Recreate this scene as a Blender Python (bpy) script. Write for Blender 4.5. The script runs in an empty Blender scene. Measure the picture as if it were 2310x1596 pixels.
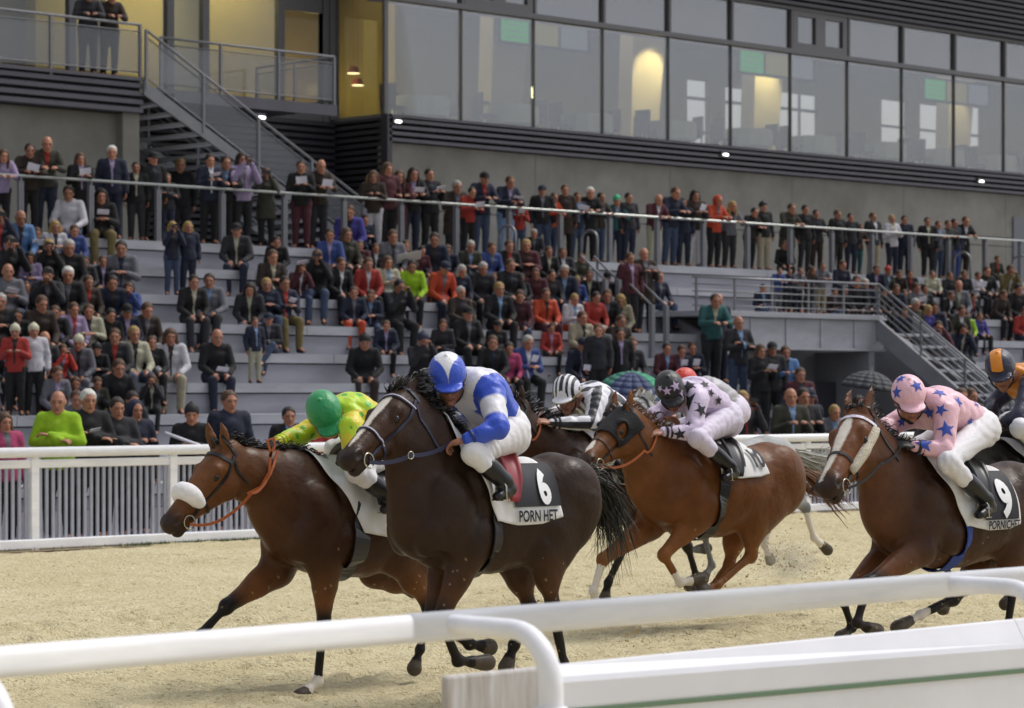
import bpy, bmesh, math, random
import numpy as np
from mathutils import Vector, Matrix, noise
PI = math.pi
SC = bpy.context.scene
COL = SC.collection

# ---------------------------------------------------------------- camera
# world: X runs along the track (the horses run towards -X), Y away from the track, Z up
FPX = 6000.0; CX = 1154.5; HY = 880.0; CAMZ = 1.9
TH = math.radians(46.5)
FW = Vector((math.cos(TH), math.sin(TH), 0)); FW = Vector((0.688, 0.7257, 0)).normalized()
RT = Vector((FW.y, -FW.x, 0))
cd = bpy.data.cameras.new('camera'); cam = bpy.data.objects.new('camera', cd); COL.objects.link(cam)
SC.camera = cam
cam.location = (0, 0, CAMZ)
cam.rotation_euler = Matrix((RT, Vector((0, 0, 1)), -FW)).transposed().to_euler()
cd.sensor_width = 36; cd.lens = 36 * FPX / 2309.0
cd.shift_y = (HY - 798) / 2309.0
cd.clip_start = 0.1; cd.clip_end = 3000
cd.dof.use_dof = True; cd.dof.focus_distance = 17.2; cd.dof.aperture_fstop = 4.5

# ---------------------------------------------------------------- light: overcast late afternoon
w = bpy.data.worlds.new('World'); SC.world = w; w.use_nodes = True
nt = w.node_tree; bg = nt.nodes['Background']
sky = nt.nodes.new('ShaderNodeTexSky'); sky.sky_type = 'NISHITA'; sky.sun_disc = False
sky.sun_elevation = math.radians(38); sky.sun_rotation = math.radians(160)
sky.air_density = 1.0; sky.dust_density = 3.0; sky.ozone_density = 1.0
hs = nt.nodes.new('ShaderNodeHueSaturation'); hs.inputs['Saturation'].default_value = 0.3
nt.links.new(sky.outputs[0], hs.inputs['Color']); nt.links.new(hs.outputs[0], bg.inputs[0])
bg.inputs[1].default_value = 0.15
sd = bpy.data.lights.new('sun', 'SUN'); sun = bpy.data.objects.new('sun', sd); COL.objects.link(sun)
sd.energy = 1.35; sd.angle = math.radians(22); sd.color = (1, 0.96, 0.9)
SUNDIR = Vector((0.50, -0.12, 0.84)).normalized()
sun.rotation_euler = SUNDIR.to_track_quat('Z', 'Y').to_euler()
sky.sun_elevation = math.asin(SUNDIR.z); sky.sun_rotation = math.atan2(SUNDIR.x, SUNDIR.y)
SC.view_settings.view_transform = 'Standard'; SC.view_settings.look = 'None'
SC.view_settings.exposure = 0.16; SC.view_settings.gamma = 1.0
SC.cycles.max_bounces = 6; SC.cycles.transparent_max_bounces = 12

# ---------------------------------------------------------------- pixel <-> world helpers (measurements taken from a 2309 px wide view)
CAM = Vector((0, 0, CAMZ))
def ray(px, py): return FW + RT * ((px - CX) / FPX) + Vector((0, 0, 1)) * ((HY - py) / FPX)
def onv(px, py, v):
    d = ray(px, py); return CAM + d * (v / d.y)
def onz(px, py, z):
    d = ray(px, py); return CAM + d * ((z - CAMZ) / d.z)
def atD(px, py, D): return CAM + ray(px, py) * D
def toP(p):
    p = Vector(p); D = p.dot(FW)
    return (CX + FPX * p.dot(RT) / D, HY - FPX * (p.z - CAMZ) / D, D)
def S(h):                                   # sRGB hex -> linear
    h = h.lstrip('#'); r = []
    for i in (0, 2, 4):
        c = int(h[i:i + 2], 16) / 255
        r.append(c / 12.92 if c <= 0.04045 else ((c + 0.055) / 1.055) ** 2.4)
    return tuple(r)

# ---------------------------------------------------------------- scene bookkeeping
def tag(o, label=None, cat=None, group=None, kind=None):
    if label: o['label'] = label
    if cat: o['category'] = cat
    if group: o['group'] = group
    if kind: o['kind'] = kind
    return o
def thing(name, loc, label, cat, group=None):
    o = bpy.data.objects.new(name, None); COL.objects.link(o); o.location = loc; o.empty_display_size = 0.1
    return tag(o, label, cat, group)
def link(name, me, mats=None, parent=None):
    o = bpy.data.objects.new(name, me); COL.objects.link(o)
    if mats is not None:
        for m in (mats if isinstance(mats, (list, tuple)) else [mats]): me.materials.append(m)
    if parent is not None:
        o.parent = parent; o.matrix_parent_inverse = Matrix.Translation(-parent.location)
    return o

# ---------------------------------------------------------------- materials
MATS = {}
def mat(name, col, rough=0.7, spec=0.5, metal=0.0, nz=0.0, nscale=8.0, bump=0.0, bscale=60.0, emit=None, estr=0.0, stretch=None, col2=None, sheen=0.0, coat=0.0, trans=0.0):
    if name in MATS: return MATS[name]
    m = bpy.data.materials.new(name); m.use_nodes = True; MATS[name] = m
    n = m.node_tree; b = n.nodes['Principled BSDF']; L = n.links.new
    c = tuple(col) + (1,)
    b.inputs['Base Color'].default_value = c
    b.inputs['Roughness'].default_value = rough; b.inputs['Metallic'].default_value = metal
    b.inputs['Specular IOR Level'].default_value = spec
    if sheen: b.inputs['Sheen Weight'].default_value = sheen
    if coat: b.inputs['Coat Weight'].default_value = coat; b.inputs['Coat Roughness'].default_value = 0.15
    if trans: b.inputs['Transmission Weight'].default_value = trans
    if emit is not None:
        b.inputs['Emission Color'].default_value = tuple(emit) + (1,); b.inputs['Emission Strength'].default_value = estr
    if nz or bump:
        tc = n.nodes.new('ShaderNodeTexCoord'); src = tc.outputs['Object']
        if stretch:
            mp = n.nodes.new('ShaderNodeMapping'); mp.inputs['Scale'].default_value = stretch
            L(src, mp.inputs[0]); src = mp.outputs[0]
    if nz:
        t = n.nodes.new('ShaderNodeTexNoise'); t.inputs['Scale'].default_value = nscale; t.inputs['Detail'].default_value = 5; t.inputs['Roughness'].default_value = 0.6
        L(src, t.inputs['Vector'])
        r = n.nodes.new('ShaderNodeMapRange'); r.inputs['From Min'].default_value = 0.3; r.inputs['From Max'].default_value = 0.7
        L(t.outputs['Fac'], r.inputs['Value'])
        mx = n.nodes.new('ShaderNodeMix'); mx.data_type = 'RGBA'
        c2 = col2 if col2 is not None else tuple(x * (1 - nz) for x in col)
        c1 = col if col2 is not None else tuple(min(1, x * (1 + nz)) for x in col)
        mx.inputs[6].default_value = tuple(c1) + (1,); mx.inputs[7].default_value = tuple(c2) + (1,)
        L(r.outputs[0], mx.inputs[0]); L(mx.outputs[2], b.inputs['Base Color'])
    if bump:
        t = n.nodes.new('ShaderNodeTexNoise'); t.inputs['Scale'].default_value = bscale; t.inputs['Detail'].default_value = 4
        L(src, t.inputs['Vector'])
        bp = n.nodes.new('ShaderNodeBump'); bp.inputs['Strength'].default_value = bump; bp.inputs['Distance'].default_value = 0.02
        L(t.outputs['Fac'], bp.inputs['Height']); L(bp.outputs[0], b.inputs['Normal'])
    return m

# ---------------------------------------------------------------- mesh builder
class MB:
    def __init__(s): s.v = []; s.f = []; s.m = []; s.sm = []
    def add(s, vs, fs, mi=0, smooth=False):
        o = len(s.v); s.v += [tuple(v) for v in vs]
        for f in fs: s.f.append(tuple(i + o for i in f)); s.m.append(mi); s.sm.append(smooth)
        return s
    def box(s, a, b, mi=0):
        x0, y0, z0 = a; x1, y1, z1 = b
        x0, x1 = min(x0, x1), max(x0, x1); y0, y1 = min(y0, y1), max(y0, y1); z0, z1 = min(z0, z1), max(z0, z1)
        return s.add([(x0, y0, z0), (x1, y0, z0), (x1, y1, z0), (x0, y1, z0), (x0, y0, z1), (x1, y0, z1), (x1, y1, z1), (x0, y1, z1)],
                     [(0, 3, 2, 1), (4, 5, 6, 7), (0, 1, 5, 4), (1, 2, 6, 5), (2, 3, 7, 6), (3, 0, 4, 7)], mi)
    def prism(s, poly, axis, a, b, mi=0):    # poly of 2-D points, extruded along axis 0/1/2 from a to b
        n = len(poly)
        def P(q, t):
            if axis == 0: return (t, q[0], q[1])
            if axis == 1: return (q[0], t, q[1])
            return (q[0], q[1], t)
        vs = [P(q, a) for q in poly] + [P(q, b) for q in poly]
        fs = [tuple(range(n))[::-1], tuple(range(n, 2 * n))] + [(i, (i + 1) % n, n + (i + 1) % n, n + i) for i in range(n)]
        return s.add(vs, fs, mi)
    def tube(s, pts, r, n=8, mi=0, caps=True, flat=1.0, smooth=True):
        pts = [Vector(p) for p in pts]; N = len(pts)
        rs = r if isinstance(r, (list, tuple)) else [r] * N
        vs = []; up = Vector((0, 0, 1)); prev = None
        for i, p in enumerate(pts):
            t = (pts[min(i + 1, N - 1)] - pts[max(i - 1, 0)])
            if t.length < 1e-9: t = Vector((1, 0, 0))
            t.normalize()
            if prev is None:
                a = up.cross(t)
                if a.length < 0.05: a = Vector((1, 0, 0)).cross(t)
            else: a = prev - t * prev.dot(t)
            a.normalize(); prev = a; b = t.cross(a)
            for k in range(n):
                an = 2 * PI * k / n
                vs.append(p + a * (math.cos(an) * rs[i]) + b * (math.sin(an) * rs[i] * flat))
        fs = [(i * n + k, i * n + (k + 1) % n, (i + 1) * n + (k + 1) % n, (i + 1) * n + k) for i in range(N - 1) for k in range(n)]
        if caps: fs += [tuple(range(n))[::-1], tuple(range((N - 1) * n, N * n))]
        return s.add(vs, fs, mi, smooth)
    def ball(s, c, r, n=10, m=7, mi=0, R=None):
        c = Vector(c); rr = r if isinstance(r, (list, tuple)) else (r, r, r)
        vs = []
        for j in range(m + 1):
            ph = PI * j / m
            for i in range(n):
                a = 2 * PI * i / n
                q = Vector((rr[0] * math.sin(ph) * math.cos(a), rr[1] * math.sin(ph) * math.sin(a), rr[2] * math.cos(ph)))
                if R is not None: q = R @ q
                vs.append(c + q)
        fs = [(j * n + i, (j + 1) * n + i, (j + 1) * n + (i + 1) % n, j * n + (i + 1) % n) for j in range(m) for i in range(n)]
        return s.add(vs, fs, mi, True)
    def mesh(s, name):
        me = bpy.data.meshes.new(name); me.from_pydata(s.v, [], s.f)
        me.polygons.foreach_set('material_index', s.m); me.polygons.foreach_set('use_smooth', s.sm); me.update()
        return me
    def build(s, name, mats, parent=None, bevel=0):
        o = link(name, s.mesh(name), mats, parent)
        if bevel:
            md = o.modifiers.new('bevel', 'BEVEL'); md.width = bevel; md.segments = 2; md.limit_method = 'ANGLE'
        return o
# ================================================================ the setting
concrete = mat('concrete', S('8b8b90'), 0.85, nz=0.16, nscale=0.9, bump=0.15, bscale=14)
concrete_lt = mat('concrete_light', S('a3a4ab'), 0.8, nz=0.14, nscale=2.2, bump=0.1, bscale=20, stretch=(0.5, 1, 2))
concrete_wall = mat('concrete_wall', S('85847f'), 0.85, nz=0.2, col2=S('6d6b62'), nscale=0.8, bump=0.15, bscale=18)
riser_m = mat('tier_riser', S('8e8e97'), 0.85, nz=0.2, nscale=1.5, stretch=(0.4, 1, 2.5))
dark_gap = mat('dark_gap', (0.012, 0.012, 0.014), 0.9)
louvre_m = mat('dark_louvre', S('504e58'), 0.45, nz=0.1, nscale=2)
louvre_d = mat('black_louvre', S('33323b'), 0.5, nz=0.1, nscale=2)
steel = mat('grey_steel', S('85868a'), 0.4, metal=0.6, nz=0.08)
steel_p = mat('painted_steel', S('77787e'), 0.5, nz=0.08)
frame_m = mat('window_frame', S('5d5c60'), 0.45)
white_p = mat('white_rail_plastic', S('f3f3f9'), 0.38, nz=0.09, nscale=5, coat=0.15, stretch=(.5, 3, 3), bump=.04, bscale=12)
white_w = mat('weathered_white', S('eeeef4'), 0.45, nz=0.1, nscale=6, stretch=(2, 1, 0.3), bump=0.03)

def struct(o): o['kind'] = 'structure'; return o
# --- ground
g = MB(); g.add([(-900, -900, -0.03), (1500, -900, -0.03), (1500, 1500, -0.03), (-900, 1500, -0.03)], [(0, 1, 2, 3)])
struct(g.build('ground', mat('far_ground', S('6d6b5c'), 0.95, nz=0.2, nscale=0.2)))
g = MB(); g.add([(-60, 26.9, -0.01), (160, 26.9, -0.01), (160, 46.0, -0.01), (-60, 46.0, -0.01)], [(0, 1, 2, 3)])
struct(g.build('pavement', mat('asphalt_apron', S('5c5b61'), 0.9, nz=0.15, nscale=1.5, bump=0.2)))

# --- sand track: a finely displaced sheet where the photo sees it
def sand_material():
    m = bpy.data.materials.new('track_sand'); m.use_nodes = True; n = m.node_tree; L = n.links.new; b = n.nodes['Principled BSDF']
    b.inputs['Roughness'].default_value = 0.95; b.inputs['Specular IOR Level'].default_value = 0.15
    tc = n.nodes.new('ShaderNodeTexCoord')
    def noi(scale, st, det=5, rough=0.6):
        mp = n.nodes.new('ShaderNodeMapping'); mp.inputs['Scale'].default_value = st; mp.inputs['Rotation'].default_value = (0, 0, math.radians(0))
        L(tc.outputs['Object'], mp.inputs[0])
        t = n.nodes.new('ShaderNodeTexNoise'); t.inputs['Scale'].default_value = scale; t.inputs['Detail'].default_value = det; t.inputs['Roughness'].default_value = rough
        L(mp.outputs[0], t.inputs['Vector']); return t.outputs['Fac']
    def mix(f, a, bb, lo, hi):
        r = n.nodes.new('ShaderNodeMapRange'); r.inputs['From Min'].default_value = lo; r.inputs['From Max'].default_value = hi; L(f, r.inputs['Value'])
        x = n.nodes.new('ShaderNodeMix'); x.data_type = 'RGBA'; L(r.outputs[0], x.inputs[0])
        for s, q in ((6, a), (7, bb)):
            if isinstance(q, tuple): x.inputs[s].default_value = q + (1,)
            else: L(q, x.inputs[s])
        return x.outputs[2]
    c = mix(noi(0.5, (1, 1.5, 1)), S('d6caa6'), S('cabc95'), 0.35, 0.65)
    c = mix(noi(26, (1, 1, 1), 3), c, S('846f49'), 0.56, 0.73)
    c = mix(noi(9, (0.8, 1.6, 1), 4), c, S('e0d7b6'), 0.52, 0.75)
    L(c, b.inputs['Base Color'])
    bp = n.nodes.new('ShaderNodeBump'); bp.inputs['Strength'].default_value = 0.9; bp.inputs['Distance'].default_value = 0.042
    ad = n.nodes.new('ShaderNodeMath'); ad.operation = 'ADD'
    L(noi(11, (1, 1.6, 1), 4), ad.inputs[0]); L(noi(38, (1, 1, 1), 3), ad.inputs[1])
    L(ad.outputs[0], bp.inputs['Height']); L(bp.outputs[0], b.inputs['Normal'])
    return m
def sand_sheet():
    us = np.concatenate([[-60, -20, 0], np.arange(3.0, 32, 0.055), np.arange(32.2, 60, 0.35), [80, 160]])
    vs = np.concatenate([[-30, 0, 5], np.arange(7.0, 26.9, 0.055), [26.95]])
    rng = np.random.default_rng(5)
    U, V = np.meshgrid(us, vs, indexing='ij')
    Z = np.zeros_like(U)
    # furrows along the track and hoof-turned clods
    for k in range(40):
        fu, fv = rng.normal(0, 1.3), rng.normal(0, 5.5); ph = rng.uniform(0, 6.28)
        Z += 0.0022 * np.sin(fu * U + fv * V + ph)
    h = rng.normal(0, 1, U.shape)
    for _ in range(1): h = (h + np.roll(h, 1, 0) + np.roll(h, 1, 1) + np.roll(h, -1, 0)) / 2.6
    Z += 0.008 * h
    for k in range(1500):                      # hoof prints and turned clods
        pu, pv = rng.uniform(4, 34), rng.uniform(9, 19) if k % 4 else rng.uniform(8, 25); r_ = rng.uniform(.06, .13); i0, i1 = np.searchsorted(us, pu - .3), np.searchsorted(us, pu + .3); j0, j1 = np.searchsorted(vs, pv - .3), np.searchsorted(vs, pv + .3)
        d2 = ((U[i0:i1, j0:j1] - pu) / 1.4) ** 2 + (V[i0:i1, j0:j1] - pv) ** 2; Z[i0:i1, j0:j1] += -.045 * np.exp(-d2 / r_ ** 2) + .030 * np.exp(-((np.sqrt(d2) - r_ * 1.5) / .045) ** 2)
    Z = np.minimum(Z, .036)
    Z[0:3] = 0; Z[-2:] = 0; Z[:, :3] = 0; Z[:, -1] = 0
    n0, n1 = U.shape
    vv = np.stack([U, V, Z], -1).reshape(-1, 3)
    idx = np.arange(n0 * n1).reshape(n0, n1)
    q = np.stack([idx[:-1, :-1], idx[1:, :-1], idx[1:, 1:], idx[:-1, 1:]], -1).reshape(-1, 4)
    me = np_mesh('sand', vv, q); return link('sand_track', me, sand_material())
def np_mesh(name, v, q, smooth=True):
    me = bpy.data.meshes.new(name); me.vertices.add(len(v)); me.vertices.foreach_set('co', np.asarray(v, np.float32).ravel())
    k = q.shape[1]
    me.loops.add(q.size); me.loops.foreach_set('vertex_index', q.astype(np.int32).ravel())
    me.polygons.add(len(q)); me.polygons.foreach_set('loop_start', np.arange(0, q.size, k, dtype=np.int32)); me.polygons.foreach_set('loop_total', np.full(len(q), k, np.int32))
    if smooth: me.polygons.foreach_set('use_smooth', np.ones(len(q), bool))
    me.update(calc_edges=True); me.validate(); return me
struct(sand_sheet())

# --- near running rail: oval white plastic rail on goose-neck posts
def oval(c, a, b, n=16): return [(c[0] + a * math.cos(2 * PI * i / n), c[1] + b * math.sin(2 * PI * i / n)) for i in range(n)]
def rrect(y0, y1, z0, z1, r, n=4):
    out = []
    for cx, cz, a0 in ((y1 - r, z1 - r, 0), (y0 + r, z1 - r, 90), (y0 + r, z0 + r, 180), (y1 - r, z0 + r, 270)):
        for i in range(n + 1):
            a = math.radians(a0 + 90 * i / n); out.append((cx + r * math.cos(a), cz + r * math.sin(a)))
    return out
nr = thing('running_rail', (6, 6.35, 0), 'nearest white plastic running rail crossing the whole foreground, on curved goose-neck posts', 'rail')
for a, b, e in ((-14, 5.60, 0), (5.56, 22.0, 0.003), (22.0, 40, 0)):
    m = MB(); m.prism(rrect(6.31 - e, 6.37 + e, 1.10 - e, 1.19 + e, 0.029, 5), 0, a, b)
    o = m.build('rail_section', white_p, nr)
    for p in o.data.polygons: p.use_smooth = len(p.vertices) == 4
for u0 in (-1.4, 1.2, 3.78, 5.75, 8.36, 10.97, 13.6, 16.2, 18.8):
    m = MB(); pts = [(u0 - 0.03, 6.36, 1.15), (u0 - 0.03, 6.29, 1.153), (u0 - .02, 6.12, 1.152)]
    for i in range(9):
        a = PI / 2 * i / 8; pts.append((u0, 6.06 - 0.17 * math.sin(a), 1.15 - 0.17 + 0.17 * math.cos(a)))
    pts += [(u0, 5.89, 0.7), (u0, 5.89, 0.0)]
    rs = [0.028, 0.03] + [0.032] * 3 + [0.033 + 0.001 * i for i in range(7)] + [0.043, 0.046]
    m.tube(pts, rs[:len(pts)], 16); m.tube([(u0, 5.89, 0.92), (u0, 5.89, 0.4)], 0.052, 16)
    m.build('post', white_w, nr)
# --- white slatted kick board below it
sk = thing('barrier_board', (7, 6.6, 0), 'long white barrier board with a ridge and green stripe below the nearest rail, lower right', 'barrier')
def loft(m, A, B, ua, ub):
    n = len(A); m.add([(ua,) + p for p in A] + [(ub,) + p for p in B], [tuple(range(n)), tuple(range(n, 2 * n))[::-1]] + [(i, n + i, n + (i + 1) % n, (i + 1) % n) for i in range(n)])
def bprof(zr, zg): return [(6.56, .955), (6.50, .963), (6.445, zr), (6.435, zr - .02), (6.435, zg), (6.445, zg - .012), (6.445, .10), (6.56, .10)]
m = MB(); loft(m, bprof(.928, .822), bprof(.868, .77), 6.31, 9.0); loft(m, bprof(.868, .77), bprof(.868, .77), 9.0, 26)
m.build('panel', mat('board_white', S('e9eaf3'), 0.35, nz=0.05, nscale=2, coat=0.2), sk, 0.006)
m = MB(); sp_ = lambda z: [(6.444, z + .008), (6.432, z + .004), (6.432, z - .010), (6.444, z - .014)]; loft(m, sp_(.812), sp_(.760), 6.32, 9.0); loft(m, sp_(.760), sp_(.760), 9.0, 26)
m.build('stripe', mat('green_stripe', S('6f8a72'), 0.6), sk)
m = MB(); m.box((5.85, 6.49, .10), (6.305, 6.515, .962))
m.build('end_cap', mat('scuffed_white', S('d4d3d8'), 0.5, nz=0.25, nscale=9, stretch=(3, 1, 0.35), col2=S('a79f98')), sk, 0.012)

# --- far fence: rail, top bar, picket panels
FV = 26.8
ff = thing('track_fence', (20, FV, 0), 'white fence with round top rail and grey pickets between track and crowd', 'fence')
m = MB(); m.prism(oval((FV - 0.02, 1.165), 0.055, 0.062, 14), 0, -20, 110)
o = m.build('top_rail', white_p, ff)
for p in o.data.polygons: p.use_smooth = len(p.vertices) == 4
m = MB(); m.prism(rrect(FV + 0.02, FV + 0.08, 0.975, 1.075, 0.02), 0, -20, 110); m.build('upper_bar', white_p, ff)
m = MB(); m.prism(rrect(FV - 0.01, FV + 0.09, 0.015, 0.135, 0.02), 0, -20, 110); m.build('lower_bar', white_p, ff)
base_u = 17.62
post0 = None
for i in range(-4, 42):
    u = base_u + 2.02 * i
    m = MB(); m.box((u - 0.055, FV + 0.0, 0), (u + 0.055, FV + 0.12, 1.09)); m.box((u - 0.035, FV - 0.02, 1.09), (u + 0.035, FV + 0.05, 1.12))
    if post0 is None: post0 = m.build('post', white_p, ff, 0.008); u00 = u
    elif i < 30:
        c = post0.copy(); COL.objects.link(c); c.location.x += u - u00
pk = mat('grey_picket', S('a2a4b2'), 0.5, nz=0.1)
for i in range(-4, 42):
    u = base_u + 2.02 * i; m = MB()
    for k in range(21):
        x = u + 0.055 + (k + 0.5) * (2.02 - 0.11) / 21
        m.box((x - 0.019, FV + 0.045, 0.13), (x + 0.019, FV + 0.07, 0.98))
    if i < 30: m.build('picket_panel', pk, ff)
# --- narrow turf strip under the far fence
g = MB(); g.add([(-20, 26.6, 0.004), (110, 26.6, 0.004), (110, 26.95, 0.012), (-20, 26.95, 0.012)], [(0, 1, 2, 3)])
struct(g.build('kerb_strip', mat('dirt_edge', S('8a7c62'), 0.95, nz=0.3, nscale=3, bump=0.5)))
rng = random.Random(3); g = MB()
for i in range(900):
    u = rng.uniform(18.8, 21) if i < 500 else rng.uniform(12, 40); v = 26.7 + rng.uniform(-.03, .1); h = rng.uniform(.02, .06); a = rng.uniform(0, 3)
    dx, dy = .008 * math.cos(a), .008 * math.sin(a)
    g.add([(u - dx, v - dy, 0), (u + dx, v + dy, 0), (u + rng.uniform(-.02, .02), v + rng.uniform(-.02, .02), h)], [(0, 1, 2)])
tag(g.build('grass', mat('grass_tuft', S('55683a'), 0.8)), kind='stuff', label='short green grass tufts along the foot of the white fence', cat='grass')
# ================================================================ grandstand
TZ0, TV0, TR, TD = 4.78, 42.0, 0.55, 0.80
def tz(k): return TZ0 - TR * k
def tv(k): return TV0 - TD * k
U0, U1 = 8.0, 100.0
VG0, VG1 = 43.2, 50.2                      # gap in the lower tiers where the landing and its stairs stand
stand = thing('grandstand', (40, 42, 0), 'grey concrete stepped grandstand full of spectators', 'grandstand')
for k in range(0, 9):
    z, v = tz(k), tv(k)
    segs = [(U0, U1)] if k < 3 else [(U0, VG0), (VG1, U1)]
    m = MB(); d = MB()
    for a, b in segs:
        zb = max(z - TR, 0)
        back = 46.0 if k == 0 else tv(k - 1) + 0.06
        # precast slab, 4 m long pieces so the joints show
        x = a
        while x < b:
            x2 = min(x + 4.02, b)
            m.box((x + .006, v - 0.03, z - 0.17), (x2 - .006, back, z), 0)
            x = x2
        m.box((a, v + 0.015, zb), (b, v + 0.10, z - 0.195), 1)
        m.box((a, v + 0.05, z - 0.196), (b, v + 0.12, z - 0.169), 2)
    m.build('tier', [concrete_lt, riser_m, dark_gap], stand)
# cheek walls at both sides of the gap
for uu in (VG0, VG1):
    m = MB(); m.prism([(tv(2) + .3, tz(2) - .05), (tv(2), tz(2) - 0.05), (tv(8) - 0.2, tz(8) + .55), (tv(8) - 0.2, 0), (tv(2) + .3, 0)], 0, uu - 0.09, uu + 0.09)
    m.build('cheek_wall', concrete, stand, 0.01)
m = MB(); m.box((VG0 + .09, 40.7, 0), (VG1 - .09, 40.8, tz(2) - .18)); m.build('recess_wall', concrete, stand)
# stepped aisles between the seats
for au in (40.6, 14.0, 64.0):
    m = MB()
    for k in range(1, 9):
        z, v = tz(k), tv(k)
        m.box((au - 0.75, v - 0.02 + 0.42, z + 0.004), (au + 0.75, v + TD + .03, z + TR / 2), 0)
        m.box((au - 0.75, v + 0.43, z + TR / 2 - .0), (au + 0.75, v + 0.47, z + TR / 2 + 0.006), 0)
    m.build('aisle_steps', concrete_lt, stand, 0.008)
# landing with horizontal bars and its stair
m = MB(); m.box((VG0 - .6, 38.9, 3.52), (48.9, 40.75, 3.64)); m.box((VG0 + .1, 39.0, 2.86), (48.9, 39.12, 3.519)); m.box((VG0 + .1, 38.93, 2.80), (48.9, 39.3, 2.858))
for x in (44.2, 45.4, 46.6, 47.8): m.box((x, 38.97, 2.87), (x + .08, 38.999, 3.5))
m.build('landing', [concrete_lt], stand, 0.01)
m = MB(); m.box((VG0 + .1, 39.6, 0), (46.2, 39.75, 2.79)); m.build('landing_wall', concrete, stand)
m = MB(); m.box((48.3, 38.95, 0), (48.5, 40.6, 2.79)); m.build('landing_pier', concrete, stand)
m = MB(); m.box((46.25, 39.9, 0), (48.25, 40.0, 2.1)); m.build('passage_opening', mat('passage_dark', S('35343a'), .9), stand)  # solid dark panel: the passage's inner shade is put into its colour
m = MB()
for i in range(12):
    z = 3.5 - 0.28 * (i + 1); v = 38.9 - 0.4 * (i + 1)
    if z < 0: break
    m.box((48.72, v - .02, z - 0.06), (50.1, v + 0.42, z)); 
m.build('stair_steps', concrete_lt, stand)
m = MB(); a, b = (39.1, 3.66), (33.9, 0.02)
m.prism([a, b, (b[0] + .55, b[1] - .02), (a[0], a[1] - .5)], 0, 48.6, 48.7); m.prism([a, b, (b[0] + .55, b[1] - .02), (a[0], a[1] - .5)], 0, 50.1, 50.2 - .1 + .04)
m.build('stair_stringer', concrete, stand)
# railings
rl = thing('landing_railing', (46, 38.95, 3.6), 'grey steel railing with horizontal bars round the landing and down its stair', 'railing')
m = MB()
for j in range(5):
    z = 3.74 + j * 0.155; m.tube([(VG0 - .9, 38.95, z), (48.65, 38.95, z)], 0.016 if j < 4 else 0.028, 6)
m.build('bars', steel, rl)
m = MB()
for j in range(5):
    z = 0.12 + j * 0.155; m.tube([(48.65, 38.95, 3.62 + z), (48.65, 34.0, 0.15 + z)], 0.018 if j < 4 else 0.03, 6)
m.build('stair_bars', steel, rl)
for x in np.arange(VG0 - .8, 48.7, 1.24): m = MB(); m.box((x, 38.94, 3.6), (x + .05, 38.98, 4.36)); m.build('post', steel_p, rl)
for i in range(5):
    m = MB(); t = i / 4; v = 38.95 + (34.0 - 38.95) * t; z = 3.62 + (0.15 - 3.62) * t; m.box((48.63, v - .02, z - .05), (48.67, v + .03, z + .75)); m.build('post', steel_p, rl)
hr = thing('walkway_railing', (40, 42.05, TZ0), 'long steel handrail on flat posts along the upper walkway', 'railing')
m = MB(); m.tube([(U0, 42.08, TZ0 + 1.1), (U1, 42.08, TZ0 + 1.1)], 0.028, 8); m.build('handrail', mat('bright_steel', S('b5b8b4'), 0.3, metal=0.7), hr)
pst = None; us = []
for i in range(48):
    u = 24.2 + 1.56 * i
    if u > 92: break
    m = MB(); m.box((u - 0.012, 42.02, TZ0 - .12), (u + 0.012, 42.16, TZ0 + 1.08)); m.box((u - 0.05, 42.02, TZ0 - .12), (u + .05, 42.035, TZ0 + 1.0))
    if pst is None: pst = m.build('post', steel_p, hr); ub = u
    else: c = pst.copy(); COL.objects.link(c); c.location.x += u - ub
# aisle guard hoops
for i, u in enumerate((39.4, 41.9, 55.5, 58.0)):
    lab = ['grey steel hoop guard left of the stepped aisle under the walkway rail', 'grey steel hoop guard right of the stepped aisle under the walkway rail', 'grey steel hoop guard on the upper walkway, right part, before the man in khaki', 'grey steel hoop guard on the upper walkway beside the woman with the orange bag'][i]
    m = MB(); pts = [(u, 41.95, 4.25)] + [(u, 41.95 - .25 + .25 * math.cos(a), 5.25 + .2 * math.sin(a)) for a in np.linspace(0, PI, 9)] + [(u, 41.45, 4.25)]
    m.tube(pts, 0.03, 8); tag(m.build('guard_hoop', steel), lab, 'guard hoop', 'hoop guards at the aisle heads')
# panelled guard rails by the aisle (grey flat posts)
for i, (px, y0, y1, k) in enumerate(((1365, 560, 690, 3), (1395, 570, 700, 3), (1470, 640, 730, 4), (1502, 650, 740, 4))):
    p = onv(px, y1, tv(k) + .35); z0 = tz(k)
    m = MB(); m.box((p.x - .05, p.y - .05, z0), (p.x + .05, p.y + .05, z0 + 1.15)); m.tube([(p.x, p.y, z0 + 1.13), (p.x, p.y + .75, z0 + 1.13 + TR)], .025, 6)
    tag(m.build('aisle_rail', steel_p), ['grey flat aisle post nearest the man in the maroon jacket', 'grey flat aisle post just left of the man holding a white paper', 'grey flat aisle post left of the seated person in jeans by the steps', 'grey flat aisle post right of the man holding a white paper'][i], 'aisle post', 'grey posts along the stepped aisle')

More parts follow.
